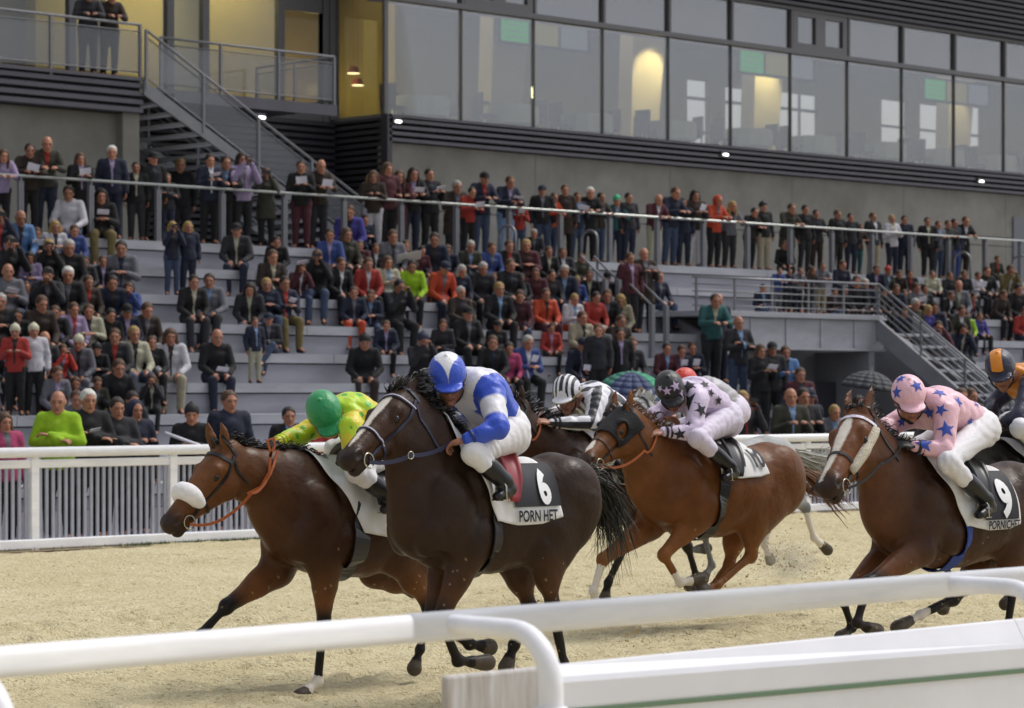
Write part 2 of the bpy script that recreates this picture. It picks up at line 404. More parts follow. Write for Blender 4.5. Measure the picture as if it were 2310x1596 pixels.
# ================================================================ main building behind
FV2 = 46.0; UC = 39.66                       # glass front and its left corner
bl = thing('grandstand_building', (50, 50, 0), 'grey building behind the stand with dark louvred bands and a long glass front', 'building')
BR = 110.0
m = MB(); m.box((UC, FV2, 0), (BR, FV2 + .3, 7.56)); m.build('concrete_wall', concrete_wall, bl)
m = MB()
for z in (6.05, 6.30): m.box((UC + .02, FV2 - .004, z), (BR, FV2 + .02, z + .018))
m.build('wall_groove', dark_gap, bl)
m = MB()
for i in range(24):
    u = UC + 2.36 * 2 * i; m.box((u, FV2 - .003, 4.8), (u + .015, FV2 + .02, 7.5))
m.build('panel_joint', mat('joint', S('5d5c5a'), .9), bl)
def louvres(m, a, b, v, z0, z1, step=0.15, d=.09, axis='u'):
    n = int(round((z1 - z0) / step)); st = (z1 - z0) / n
    for i in range(n):
        za = z0 + i * st
        if axis == 'u': m.prism([(v, za + .012), (v - d, za + .03), (v - d, za + st * .70), (v, za + st - .004)], 0, a, b, 0)
        else: m.prism([(v, za + .012), (v - d, za + .03), (v - d, za + st * .70), (v, za + st - .004)], 1, a, b, 0)
m = MB(); louvres(m, UC, BR, FV2 + .1, 7.56, 8.14, .145, .22); m.box((UC, FV2 + .1, 7.56), (BR, FV2 + .3, 8.14), 1); m.box((UC, FV2 - .12, 8.14), (BR, FV2 + .3, 8.20), 0)
m.build('louvre_band', [louvre_m, dark_gap], bl)
# glass front
def glass_mat():
    m = bpy.data.materials.new('pane_glass'); m.use_nodes = True; n = m.node_tree; n.nodes.clear(); L = n.links.new
    out = n.nodes.new('ShaderNodeOutputMaterial'); mx = n.nodes.new('ShaderNodeMixShader'); tr = n.nodes.new('ShaderNodeBsdfTransparent'); gl = n.nodes.new('ShaderNodeBsdfGlossy')
    tr.inputs[0].default_value = (.80, .78, .75, 1); gl.inputs['Roughness'].default_value = 0.02; gl.inputs[0].default_value = (.85, .9, 1, 1)
    fr = n.nodes.new('ShaderNodeFresnel'); fr.inputs[0].default_value = 1.5
    ad = n.nodes.new('ShaderNodeMath'); ad.operation = 'MULTIPLY_ADD'; ad.inputs[1].default_value = 0.45; ad.inputs[2].default_value = 0.03; L(fr.outputs[0], ad.inputs[0])
    L(ad.outputs[0], mx.inputs[0]); L(tr.outputs[0], mx.inputs[1]); L(gl.outputs[0], mx.inputs[2]); L(mx.outputs[0], out.inputs[0]); return m
GLASS = glass_mat()
SP = 2.36; NB = 28
for i in range(NB):
    a = UC + SP * i + (0.03 if i else 0.06); b = UC + SP * (i + 1) - .03
    w_ = MB(); w_.box((a, FV2 + .06, 8.23), (b, FV2 + .075, 10.80)); w_.build('window_pane', GLASS, bl)
    w_ = MB()
    if i in (1, 6):
        w_.box((a + .22, FV2 + .06, 11.12), (a + .95, FV2 + .075, 11.85)); w_.build('upper_pane', GLASS, bl); w_ = MB(); w_.box((b - .95, FV2 + .06, 11.12), (b - .22, FV2 + .075, 11.85))
    else: w_.box((a, FV2 + .06, 10.95), (b, FV2 + .075, 11.98))
    w_.build('upper_pane', GLASS, bl)
m = MB(); m.box((UC + .2, 46.9, 10.9), (BR, 46.93, 12.08)); m.build('window_blind', mat('mauve_blind', S('bdb3bf'), .9, nz=.08, nscale=.7), bl)
m = MB()
for i in range(NB + 1):
    u = UC + SP * i
    m.box((u - .016, FV2 + .02, 8.2), (u + .016, FV2 + .12, 10.82)); m.box((u - .036, FV2 - .02, 10.94), (u + .036, FV2 + .16, 12.0))
    if i in (1, 6):
        m.box((u + .07, FV2 + .0, 10.94), (u + .25, FV2 + .1, 12)); m.box((u + SP - .25, FV2, 10.94), (u + SP - .07, FV2 + .1, 12)); m.box((u + .98, FV2, 10.94), (u + SP - .98, FV2 + .1, 12))
        m.box((u + .25, FV2 + .002, 10.94), (u + SP - .25, FV2 + .098, 11.13)); m.box((u + .25, FV2 + .002, 11.84), (u + SP - .25, FV2 + .098, 12.0))
m.box((UC, FV2 - .05, 10.82), (BR, FV2 + .18, 10.94)); m.box((UC, FV2 - .03, 11.98), (BR, FV2 + .2, 12.06))
m.build('window_mullions', frame_m, bl)
# dark louvred roof fascia, stepping out above the glass
m = MB()
for i in range(26):
    z = 12.06 + .15 * i; v = FV2 - .1 - .0 * i
    m.prism([(v + .12, z + .01), (v - .06, z + .03), (v - .06, z + .11), (v + .12, z + .145)], 0, UC - 1.5, BR, 0)
m.box((UC - 1.5, FV2 + .02, 12.06), (BR, FV2 + .3, 16), 1)
m.build('roof_fascia', [louvre_d, dark_gap], bl)
m = MB(); m.box((8, 45.5, 15.96), (BR, 60, 16.2)); m.build('roof', concrete, bl)
# return wall of black louvres and glass at the corner
m = MB(); louvres(m, FV2 + .02, 48.1, UC + .1, 4.8, 8.2, .15, .12, 'v'); m.box((UC + .1, FV2 + .01, 4.6), (UC + .25, 48.1, 8.2), 1); m.build('return_wall', [louvre_d, dark_gap], bl)
m = MB(); m.box((UC - .07, FV2 - .12, 4.78), (UC + .07, FV2 + .1, 8.2)); m.build('corner_post', louvre_d, bl)
m = MB(); m.box((UC - .02, FV2 + .1, 8.22), (UC - .005, 47.95, 12.0)); m.build('side_pane', GLASS, bl)
m = MB(); m.box((UC - .05, FV2 - .01, 8.2), (UC + .05, FV2 + .06, 16)); m.box((UC - .16, 47.8, 8.2), (UC + .1, 48.15, 12.0)); m.box((UC - .03, FV2 + .08, 8.14), (UC + .1, 48.0, 8.22)); m.build('corner_frame', frame_m, bl)

# left wing: black louvred wall, windows, balconies and stair
LV = 47.9
lw_ = thing('left_wing', (30, 48, 0), 'left wing with concrete wall, balcony and yellow-lit windows', 'building')
m = MB(); louvres(m, 33.6, UC - .02, LV, 4.8, 8.16, .15, .1); m.box((33.6, LV, 4.6), (UC - .02, LV + .2, 8.16), 1); m.build('louvre_wall', [louvre_d, dark_gap], lw_)
m = MB(); m.box((8, 44.15, 4.6), (31.0, 44.4, 7.46)); m.box((30.95, 43.95, 4.6), (31.35, 44.5, 7.5)); m.build('concrete_wall', concrete_wall, lw_)
m = MB()
for z in (6.05, 6.30): m.box((8, 44.146, z), (30.9, 44.16, z + .018))
m.build('wall_groove', dark_gap, lw_)
m = MB(); louvres(m, 8, 31.36, 43.95, 7.44, 8.1, .165, .12); m.box((8, 43.96, 7.44), (31.36, 44.6, 8.1), 1); m.box((8, 43.8, 8.1), (31.36, LV, 8.17), 0); m.build('balcony_fascia', [louvre_m, dark_gap], lw_)
m = MB(); m.box((31.37, 44.9, 8.06), (37.3, LV, 8.14)); m.box((32.9, 44.9, 7.90), (37.3, 45.0, 8.059)); m.build('balcony_deck', louvre_m, lw_)
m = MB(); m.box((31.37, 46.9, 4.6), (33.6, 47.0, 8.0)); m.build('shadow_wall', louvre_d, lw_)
m = MB(); wx = [8, 12.4, 16.8, 21.2, 24.4, 27.0, 29.6, 32.4, 34.98, 35.95, 38.1, UC - .25]
for x in wx: m.box((x - .09, LV - .05, 8.14), (x + .09, LV + .12, 12.0))
m.box((8, LV - .05, 11.95), (UC - .1, LV + .12, 12.4)); m.box((8, LV - .04, 8.14), (UC - .1, LV + .1, 8.3)); m.box((38.19, LV - .03, 10.65), (UC - .34, LV + .09, 11.95)); m.box((UC - .34, LV - .06, 8.14), (UC - .17, LV + .13, 12.0))
m.build('window_frames', frame_m, lw_)
for a, b in zip(wx[:-1], wx[1:]):
    if b - a > .8:
        m = MB(); m.box((a + .09, LV + .02, 8.3), (b - .09, LV + .035, 11.95)); m.build('window_pane', GLASS, lw_)
m = MB(); m.box((8, LV - .1, 12.4), (UC - 1.5, LV + .3, 16)); m.build('upper_wall', louvre_d, lw_)
# interiors, lit
wallw = mat('interior_wall', S('98937c'), .8, nz=.08, nscale=.6); wally = mat('yellow_interior_wall', S('a9975a'), .8, nz=.1, nscale=.6)
m = MB(); m.box((UC + .1, FV2 + .3, 8.06), (BR, 56, 8.14), 0); m.box((UC + .1, FV2 + .3, 12.1), (BR, 56, 12.2), 1)
m.build('interior_slab', [mat('interior_floor', S('8d8a84'), .5), wallw], bl)
def wall_with_holes(m, a, b, v, z0, z1, holes, t=.2, mi=0):
    x = a
    for (h0, h1, q0, q1) in sorted(holes):
        m.box((x, v, z0), (h0, v + t, z1), mi); m.box((h0, v, z0), (h1, v + t, q0), mi); m.box((h0, v, q1), (h1, v + t, z1), mi); x = h1
    m.box((x, v, z0), (b, v + t, z1), mi)
m = MB(); wall_with_holes(m, UC + .1, BR, 54, 8.15, 12.1, [(58.4, 59.4, 8.9, 11.2), (60.1, 61.2, 8.9, 11.1), (61.7, 64.5, 8.9, 11.15), (67.6, 69.0, 9.0, 11.3), (69.6, 70.9, 9.0, 11.3), (71.2, 73.0, 9.3, 11.4)])
m.build('interior_back_wall', wallw, bl)
m = MB()
for z in (9.6, 10.6): m.box((58.4, 54.05, z), (64.5, 54.1, z + .09)); m.box((67.6, 54.05, z - .2), (73, 54.1, z - .12))
for x in (62.6, 63.6): m.box((x, 54.06, 8.9), (x + .07, 54.12, 11.15))
m.build('back_window_bars', frame_m, bl)
m = MB(); m.box((UC + .12, 52.5, 8.15), (UC + 3.4, 52.6, 12.1)); m.box((UC + 3.3, 49.5, 8.15), (UC + 3.4, 52.5, 12.1)); m.build('yellow_wall', wally, bl)
m = MB(); m.box((10, 51, 8.15), (UC, 51.2, 12.2), 0); m.box((10, LV + .1, 8.06), (UC, 51, 8.14), 1); m.box((10, LV + .1, 12.1), (UC, 51, 12.2), 0)
m.box((35.0, 50.4, 8.15), (36.6, 50.9, 12.0), 2); m.box((37.6, 49.9, 8.15), (39.5, 50.1, 12.05), 2); m.box((33.0, 50.2, 8.15), (34.2, 50.6, 12.0), 3)
m.build('interior', [wallw, mat('interior_floor', (.2, .2, .2)), wally, mat('ochre_board', S('9a8a3a'), .7)], lw_)
# columns, tables and chairs behind the glass
m = MB()
for u, v in ((46.2, 49.0), (51.9, 49.6), (57.3, 50.0), (66.3, 50.0), (74.5, 50.0), (82, 50)):
    m.prism([(u - .5, 8.15), (u + .5, 8.15), (u + .95, 12.1), (u - .35, 12.1)], 1, v, v + .5)
m.build('interior_column', mat('column_white', S('cfc9b4'), .8), bl)
tab = None
rng = random.Random(8); cloth_w = mat('tablecloth_white', S('c9cfc8'), .7); chair_d = mat('chair_mauve', S('5c5568'), .7)
def tablegroup():
    m = MB(); m.prism(oval((0, 0), .7, .7, 14), 2, .70, .76); m.prism(oval((0, 0), .72, .72, 14), 2, .30, .699, 0); m.box((-.05, -.05, 0), (.05, .05, .3)); return m.mesh('table')
tme = tablegroup(); tme.materials.append(cloth_w)
m = MB(); m.box((-.22, -.22, .42), (.22, .22, .48)); m.box((-.22, .18, .48), (.22, .24, 1.0)); 
for sx in (-.2, .18):
    for sy in (-.2, .18): m.box((sx, sy, 0), (sx + .03, sy + .03, .42))
cme = m.mesh('chair'); cme.materials.append(chair_d)
n_t = 0
ords = ['first', 'second', 'third', 'fourth', 'fifth', 'sixth', 'seventh', 'eighth', 'ninth', 'tenth', 'eleventh', 'twelfth', 'thirteenth', 'fourteenth', 'fifteenth', 'sixteenth', 'seventeenth', 'eighteenth', 'nineteenth', 'twentieth']
for i in range(12):
    u = 42.2 + i * 2.9; v = 47.6 + rng.uniform(0, .5)
    o = bpy.data.objects.new('table', tme); COL.objects.link(o); o.location = (u, v, 8.14)
    tag(o, 'round table with pale cloth behind the glass front, %s from the left corner' % ords[i], 'table', 'tables behind the glass front')
    for j, (dx, dy, r) in enumerate(((-.95, -.1, PI / 2), (.95, .1, -PI / 2), (0.1, .95, 0))):
        c = bpy.data.objects.new('chair', cme); COL.objects.link(c); c.location = (u + dx, v + dy, 8.14); c.rotation_euler.z = r + rng.uniform(-.3, .3)
        tag(c, 'mauve chair %s the %s pale round table behind the glass front' % (['left of', 'right of', 'behind'][j], ords[i]), 'chair', 'chairs behind the glass front')
# screens hanging inside
scr_g = mat('screen_green', (.1, .3, .15), .4, emit=S('3fa866'), estr=.8); scr_y = mat('screen_yellow', (.3, .25, .1), .4, emit=S('8c8555'), estr=.6); scr_b = mat('screen_blue', (.2, .2, .3), .4, emit=S('7d8790'), estr=.5)
for i, (px, py) in enumerate(((1190, 75), (1720, 145), (2130, 207))):
    c = onv(px + 0, py, 48.6)
    t = thing('screen_bank', (c.x, c.y, c.z), 'bank of hanging screens with a green display behind the glass, %s of three' % ['leftmost', 'middle', 'rightmost'][i], 'screens', 'hanging screen banks behind the glass')
    m = MB(); m.box((c.x - 1.0, c.y + .02, c.z - .32), (c.x + 2.3, c.y + .12, c.z + .4)); m.build('casing', mat('screen_case', S('3d3f52'), .5), t)
    for k, (a, mt) in enumerate(((-.9, scr_g), (.15, scr_y), (1.2, scr_b))):
        m = MB(); m.box((c.x + a, c.y - .01, c.z - .25), (c.x + a + .92, c.y + .018, c.z + .32)); m.build('display', mt, t)
        if k == 0:
            m = MB()
            for q in range(3): m.box((c.x + a + .1, c.y - .016, c.z - .15 + q * .15), (c.x + a + .8, c.y - .012, c.z - .12 + q * .15))
            m.build('display_lines', scr_b, t)
# ceiling downlights
dl = mat('downlight', (1, 1, 1), .5, emit=S('ffe9b0'), estr=4.0)
spots = [(42 + 3.3 * i, 47.6, 12.08) for i in range(9)] + [(43.5 + 3.3 * i, 50.5, 12.08) for i in range(8)]
for i, p in enumerate(spots):
    m = MB(); m.prism(oval((p[0], p[1]), .1, .1, 10), 2, p[2] - .02, p[2]); tag(m.build('downlight', dl), 'small round ceiling light in the glass front hall, %s row, %s from the left' % ('front' if i < 9 else 'rear', ords[i if i < 9 else i - 9]), 'ceiling light', 'ceiling lights in the hall')
def lamp(kind, loc, energy, col, size=1.0, rot=(0, 0, 0), spot=None):
    l = bpy.data.lights.new('interior_lamp', kind); o = bpy.data.objects.new('interior_lamp', l); COL.objects.link(o); o.location = loc; o.rotation_euler = rot; l.energy = energy; l.color = col
    if kind == 'AREA': l.shape = 'RECTANGLE'; l.size = size; l.size_y = 2
    elif kind == 'SPOT': l.spot_size = spot or 1.2; l.shadow_soft_size = .1; l.spot_blend = .6
    else: l.shadow_soft_size = .15
    return o
lamp('AREA', (56, 50, 12.0), 210, (1, .93, .8), 30)
lamp('AREA', (84, 50, 12.0), 150, (1, .93, .85), 24)
lamp('AREA', (24, 49.6, 12.0), 60, (.9, .9, 1), 18)
lamp('AREA', (36.6, 49.0, 12.0), 190, (1, .97, .5), 5)
lamp('SPOT', (52.2, 48.6, 11.6), 420, (1, .85, .4), rot=(.5, 0, 0), spot=1.3)
lamp('SPOT', (57.3, 49.2, 11.9), 420, (1, .85, .35), rot=(.45, 0, 0), spot=1.0)
lamp('SPOT', (66.2, 49.2, 11.9), 180, (1, .85, .4), rot=(.4, 0, 0), spot=.9)
lamp('POINT', (41.0, 49.6, 9.6), 26, (1, .9, .4))
lamp('POINT', (43.6, 51.6, 9.3), 55, (1, .85, .4))
lamp('POINT', (42.0, 51.5, 9.4), 22, (1, .85, .35))
# red pendant lamps seen through the corner glass
for i, (px, py) in enumerate(((797, 165), (806, 192))):
    c = onv(px, py, 48.8 + i * .6)
    m = MB(); m.tube([(c.x, c.y, c.z + .16), (c.x, c.y, c.z)], [.10, .16], 12, 0, False); m.tube([(c.x, c.y, 12), (c.x, c.y, c.z + .16)], .008, 4, 0)
    m.prism(oval((c.x, c.y), .15, .15, 12), 2, c.z - .005, c.z + .01, 1)
    tag(m.build('pendant_lamp', [mat('red_shade', S('8e2a2a'), .5), mat('lamp_glow', (1, 1, 1), emit=S('ffe8a8'), estr=5)]), ['red pendant lamp, upper one, behind the corner glass', 'red pendant lamp, lower one, behind the corner glass'][i], 'lamp')
# bright bulkhead lamps on the louvre band
for i, (px, py) in enumerate(((590, 264), (898, 273), (1636, 348), (2213, 408))):
    v = 44.85 if i == 0 else FV2 - .2
    c = onv(px, py, v)
    t = thing('bulkhead_lamp', tuple(c), ['lit white bulkhead lamp under the balcony beside the steel stair', 'lit white bulkhead lamp at the dark corner left of the long glass front', 'lit white bulkhead lamp on the louvre band, middle of the long glass front', 'lit white bulkhead lamp on the louvre band at the far right'][i], 'lamp', 'bulkhead lamps on the louvred band')
    m = MB(); m.box((c.x - .13, c.y + .02, c.z - .05), (c.x + .13, c.y + .2, c.z + .09)); m.build('housing', louvre_d, t)
    m = MB(); m.box((c.x - .085, c.y - .04, c.z - .035), (c.x + .085, c.y + .018, c.z + .02)); m.build('lens', mat('lamp_white', (1, 1, 1), emit=(1, 1, .93), estr=4), t, .02)

# railings of the balconies and the steel stair
br = thing('balcony_railing', (25, 43.9, 8.17), 'steel balcony railing with clear panels above the left concrete wall', 'railing')
panel = bpy.data.materials.new('clear_panel'); panel.use_nodes = True
n_ = panel.node_tree; n_.nodes.clear(); o_ = n_.nodes.new('ShaderNodeOutputMaterial'); a_ = n_.nodes.new('ShaderNodeMixShader'); b_ = n_.nodes.new('ShaderNodeBsdfTransparent'); c_ = n_.nodes.new('ShaderNodeBsdfPrincipled')
c_.inputs['Base Color'].default_value = S('8b8e96') + (1,); c_.inputs['Roughness'].default_value = .25; a_.inputs[0].default_value = .28
n_.links.new(b_.outputs[0], a_.inputs[1]); n_.links.new(c_.outputs[0], a_.inputs[2]); n_.links.new(a_.outputs[0], o_.inputs[0])
def railing(par, A, B, h=1.1, posts=1.55, pan=True, low=.12):
    A, B = Vector(A), Vector(B); L = (B - A).length; n = max(1, round(L / posts)); up = Vector((0, 0, 1))
    m = MB(); m.tube([A + up * h, B + up * h], .028, 8); m.tube([A + up * (h - .14), B + up * (h - .14)], .015, 6); m.tube([A + up * low, B + up * low], .018, 6); m.build('rails', steel_p, par)
    for i in range(n + 1):
        m = MB(); q = A + (B - A) * (i / n); m.box((q.x - .025, q.y - .03, q.z - .1), (q.x + .025, q.y + .03, q.z + h)); m.build('post', steel_p, par)
    if pan:
        m = MB(); a0, b0 = A + up * (low + .03), B + up * (low + .03); a1, b1 = A + up * (h - .17), B + up * (h - .17); q = Vector((0, .008, 0))
        m.add([a0, b0, b1, a1, a0 + q, b0 + q, b1 + q, a1 + q], [(0, 1, 2, 3), (7, 6, 5, 4), (0, 4, 5, 1), (1, 5, 6, 2), (2, 6, 7, 3), (3, 7, 4, 0)]); m.build('clear_panel', panel, par)
railing(br, (8, 43.86, 8.16), (31.3, 43.86, 8.16), 1.07, 2.1)
br2 = thing('balcony_railing', (36, 44.95, 8.17), 'steel balcony railing with clear panels right of the stair, before yellow-lit windows', 'railing')
railing(br2, (32.6, 44.95, 8.13), (37.25, 44.95, 8.13), 1.07, 1.7); railing(br2, (37.26, 44.97, 8.13), (37.26, 47.7, 8.13), 1.07, 1.4)
st = thing('steel_stair', (34, 44.3, 4.78), 'grey steel stair with open risers running down from the balcony to the walkway', 'stair')
sA, sB = Vector((31.35, 43.8, 8.05)), Vector((37.3, 43.8, 4.78))
for nm, vv in (('stringer', 43.78), ('stringer', 46.2)):
    m = MB(); m.prism([(sA.x, sA.z + .08), (sB.x, sB.z + .08), (sB.x - .1, sB.z), (sA.x, sA.z - .22)], 1, vv, vv + .06); m.build(nm, steel_p, st)
nst = 18
for i in range(nst):
    t = (i + .6) / nst; x = sA.x + (sB.x - sA.x) * t; z = sA.z + (sB.z - sA.z) * t
    m = MB(); m.box((x - .15, 43.85, z - .08), (x + .15, 46.19, z - .03)); m.build('tread', mat('tread', S('b2b4ba'), .7), st)
sr = thing('stair_railing', (34, 43.8, 6), 'sloping steel railing with clear panels on the near side of the steel stair', 'railing')
railing(sr, (31.4, 43.79, 8.05), (37.1, 43.79, 4.92), 1.08, 1.7)
sr2 = thing('stair_railing', (34, 46.2, 6), 'sloping steel railing on the far side of the steel stair', 'railing')
railing(sr2, (33.2, 46.23, 7.07), (37.1, 46.23, 4.92), .9, 1.7, False)
# doors at the right end of the walkway
for i, u in enumerate((63.6, 66.0, 68.4)):
    dr = thing('metal_door', (u, 45.98, TZ0), 'grey metal door at the right end of the upper walkway, %s of three' % ['leftmost', 'middle', 'rightmost'][i], 'door', 'grey doors at the walkway end')
    m = MB(); m.box((u, 45.95, TZ0), (u + 1.05, 45.99, TZ0 + 2.15)); m.box((u + 1.1, 45.95, TZ0), (u + 2.15, 45.99, TZ0 + 2.15)); m.build('leaf', mat('door_grey', S('64666f'), .5), dr, .005)
    m = MB(); m.box((u + .95, 45.90, TZ0 + 1.0), (u + 1.0, 45.95, TZ0 + 1.15)); m.build('handle', steel, dr)
# ================================================================ smooth-union body modelling (numpy distance field -> one continuous surface)
class Field:
    def __init__(s): s.g = []
    def chain(s, pts, rad, w=(0, 1, 0), k=0.04, op='+', tag=None):
        P = [np.array(tuple(p), np.float64) for p in pts]
        R = [(r, r) if not isinstance(r, (tuple, list)) else tuple(r) for r in rad]
        if len(P) == 1: P = P * 2; R = R * 2; P[1] = P[1] + np.array([1e-4, 0, 0])
        w = np.array(tuple(w), np.float64); w /= np.linalg.norm(w)
        mr = max(max(r) for r in R); lo = np.min(P, 0) - mr; hi = np.max(P, 0) + mr
        s.g.append(('c', P, R, w, k, op, lo, hi, tag)); return s
    def ell(s, c, r, R=None, k=0.03, op='+', tag=None):
        c = np.array(tuple(c), float); r = np.array(r, float); M = np.eye(3) if R is None else np.array(R)
        mr = r.max(); s.g.append(('e', c, r, M, k, op, c - mr, c + mr, tag)); return s
    @staticmethod
    def _d(g, X):
        if g[0] == 'e':
            q = (X - g[1]) @ g[3]; r = g[2]
            k0 = np.sqrt(((q / r) ** 2).sum(-1)) + 1e-9; k1 = np.sqrt(((q / (r * r)) ** 2).sum(-1)) + 1e-9
            return k0 * (k0 - 1) / k1
        _, P, R, w = g[:4]; best = None
        for i in range(len(P) - 1):
            a, b = P[i], P[i + 1]; ba = b - a; L2 = ba @ ba + 1e-12; pa = X - a
            h = np.clip((pa @ ba) / L2, 0, 1)
            q = pa - h[..., None] * ba; lat = q @ w; ip2 = np.maximum((q * q).sum(-1) - lat * lat, 0)
            hs = h * h * (3 - 2 * h) * .5 + h * .5
            r1 = R[i][0] + (R[i + 1][0] - R[i][0]) * hs; r2 = R[i][1] + (R[i + 1][1] - R[i][1]) * hs
            k0 = np.sqrt(ip2 / r1 ** 2 + lat * lat / r2 ** 2) + 1e-9; k1 = np.sqrt(ip2 / r1 ** 4 + lat * lat / r2 ** 4) + 1e-9
            d = k0 * (k0 - 1) / k1
            best = d if best is None else np.minimum(best, d)
        return best
    @staticmethod
    def _mix(f, d, k, op):
        if op == '-':
            h = np.clip(.5 - .5 * (f + d) / k, 0, 1); return f * (1 - h) + (-d) * h + k * h * (1 - h)
        h = np.clip(.5 + .5 * (d - f) / k, 0, 1); return d * (1 - h) + f * h - k * h * (1 - h)
    def ev(s, X):
        X = np.asarray(X, float); f = np.full(X.shape[:-1], 1e3)
        for g in s.g: f = s._mix(f, s._d(g, X), g[4], g[5])
        return f
    def near(s, X):                     # index of the strongest primitive, and distances per primitive
        D = np.stack([s._d(g, X) if g[5] == '+' else np.full(X.shape[:-1], 1e3) for g in s.g], -1)
        return D.argmin(-1), D
    def grad(s, X, e=0.004):
        X = np.asarray(X, float); G = np.zeros_like(X)
        for i in range(3):
            dX = np.zeros(3); dX[i] = e; G[..., i] = s.ev(X + dX) - s.ev(X - dX)
        return G / (np.linalg.norm(G, axis=-1, keepdims=True) + 1e-12)
    def bounds(s):
        lo = np.min([g[6] for g in s.g if g[5] == '+'], 0); hi = np.max([g[7] for g in s.g if g[5] == '+'], 0); return lo, hi
    def surface(s, h=0.015, disp=None, off=0.0, smooth=1, clip=None):
        lo, hi = s.bounds(); lo = lo - 3 * h - off - .03; hi = hi + 3 * h + off + .03
        if clip is not None: lo = np.maximum(lo, clip[0]); hi = np.minimum(hi, clip[1])
        n = np.ceil((hi - lo) / h).astype(int) + 1
        ax = [lo[i] + h * np.arange(n[i]) for i in range(3)]
        F = np.full(n, 1.0, np.float32)
        for g in s.g:
            pad = g[4] + 2.5 * h + off + .02
            i0 = np.maximum(((g[6] - pad - lo) / h).astype(int), 0); i1 = np.minimum(((g[7] + pad - lo) / h).astype(int) + 2, n)
            if (i1 <= i0).any(): continue
            sl = tuple(slice(i0[j], i1[j]) for j in range(3))
            X = np.stack(np.meshgrid(*[ax[j][sl[j]] for j in range(3)], indexing='ij'), -1)
            F[sl] = s._mix(F[sl], s._d(g, X), g[4], g[5])
        F -= off
        if disp is not None:
            I = np.argwhere(np.abs(F) < 0.05); X = lo + I * h
            F[tuple(I.T)] -= disp(X)
        return surface_nets(F, lo, h, smooth)
def surface_nets(F, lo, h, smooth=1):
    S_ = F < 0; nx, ny, nz = F.shape
    c = [S_[i:nx - 1 + i, j:ny - 1 + j, k:nz - 1 + k] for i in (0, 1) for j in (0, 1) for k in (0, 1)]
    cnt = sum(x.astype(np.int8) for x in c); act = (cnt > 0) & (cnt < 8)
    I = np.argwhere(act); idx = -np.ones(act.shape, np.int64); idx[tuple(I.T)] = np.arange(len(I))
    cor = [(i, j, k) for i in (0, 1) for j in (0, 1) for k in (0, 1)]
    val = {q: F[I[:, 0] + q[0], I[:, 1] + q[1], I[:, 2] + q[2]].astype(float) for q in cor}
    acc = np.zeros((len(I), 3)); m = np.zeros(len(I))
    for a in cor:
        for d in range(3):
            if a[d] == 0:
                b = list(a); b[d] = 1; b = tuple(b); va, vb = val[a], val[b]; x = (va < 0) != (vb < 0)
                t = np.where(x, va / np.where(x, va - vb, 1), 0)
                p = np.tile(np.array(a, float), (len(I), 1)); p[:, d] = t
                acc[x] += p[x]; m += x
    V = lo + (I + acc / np.maximum(m, 1)[:, None]) * h
    Q = []
    for d in range(3):
        a, b = [(1, 2), (2, 0), (0, 1)][d]
        s0 = [slice(None)] * 3; s1 = [slice(None)] * 3; s0[d] = slice(0, -1); s1[d] = slice(1, None)
        A, B = S_[tuple(s0)], S_[tuple(s1)]
        E = np.argwhere(A != B); E = E[(E[:, a] > 0) & (E[:, b] > 0) & (E[:, a] < F.shape[a] - 1) & (E[:, b] < F.shape[b] - 1)]
        if not len(E): continue
        def cell(da, db):
            e = E.copy(); e[:, a] -= da; e[:, b] -= db; return idx[tuple(e.T)]
        q = np.stack([cell(1, 1), cell(0, 1), cell(0, 0), cell(1, 0)], -1)
        fl = ~A[tuple(E.T)]; q[fl] = q[fl][:, ::-1]; Q.append(q)
    Q = np.concatenate(Q); Q = Q[(Q >= 0).all(1)]
    for _ in range(smooth):
        s_ = np.zeros_like(V); n_ = np.zeros(len(V))
        for i in range(4):
            np.add.at(s_, Q[:, i], V[Q[:, (i + 1) % 4]]); np.add.at(n_, Q[:, i], 1)
        V = V * .4 + .6 * s_ / np.maximum(n_, 1)[:, None]
    return V, Q
def setattr_f(me, name, vals):
    a = me.attributes.new(name, 'FLOAT', 'POINT'); a.data.foreach_set('value', np.asarray(vals, np.float32))
def setattr_c(me, name, cols):
    a = me.attributes.new(name, 'FLOAT_COLOR', 'POINT'); c = np.ones((len(cols), 4), np.float32); c[:, :3] = cols; a.data.foreach_set('color', c.ravel())
def shoot(fd, o, d, R=0.7, off=0.004, n=40):     # march from outside towards o along -d until the surface
    o = np.asarray(o, float); d = np.asarray(d, float); d = d / np.linalg.norm(d, axis=-1, keepdims=True)
    t = np.full(o.shape[:-1], R)
    for _ in range(n):
        f = fd.ev(o + d * t[..., None]); t = np.maximum(t - np.clip(f - off, -.02, .12) * .85, 0)
    return o + d * t[..., None]
def ribbon(mb, pts, nrm, width, thick=0.004, side=None, mi=0):
    P = [Vector(tuple(p)) for p in pts]; N = [Vector(tuple(n)) for n in nrm]; L = len(P); vs = []
    for i in range(L):
        t = (P[min(i + 1, L - 1)] - P[max(i - 1, 0)]).normalized(); b = t.cross(N[i]).normalized() * (width / 2); n = N[i] * thick
        vs += [P[i] - b, P[i] + b, P[i] + b + n, P[i] - b + n]
    fs = []
    for i in range(L - 1):
        a, c = i * 4, i * 4 + 4
        for j in range(4): fs.append((a + j, a + (j + 1) % 4, c + (j + 1) % 4, c + j))
    fs += [(3, 2, 1, 0), (L * 4 - 4, L * 4 - 3, L * 4 - 2, L * 4 - 1)]
    mb.add(vs, fs, mi)
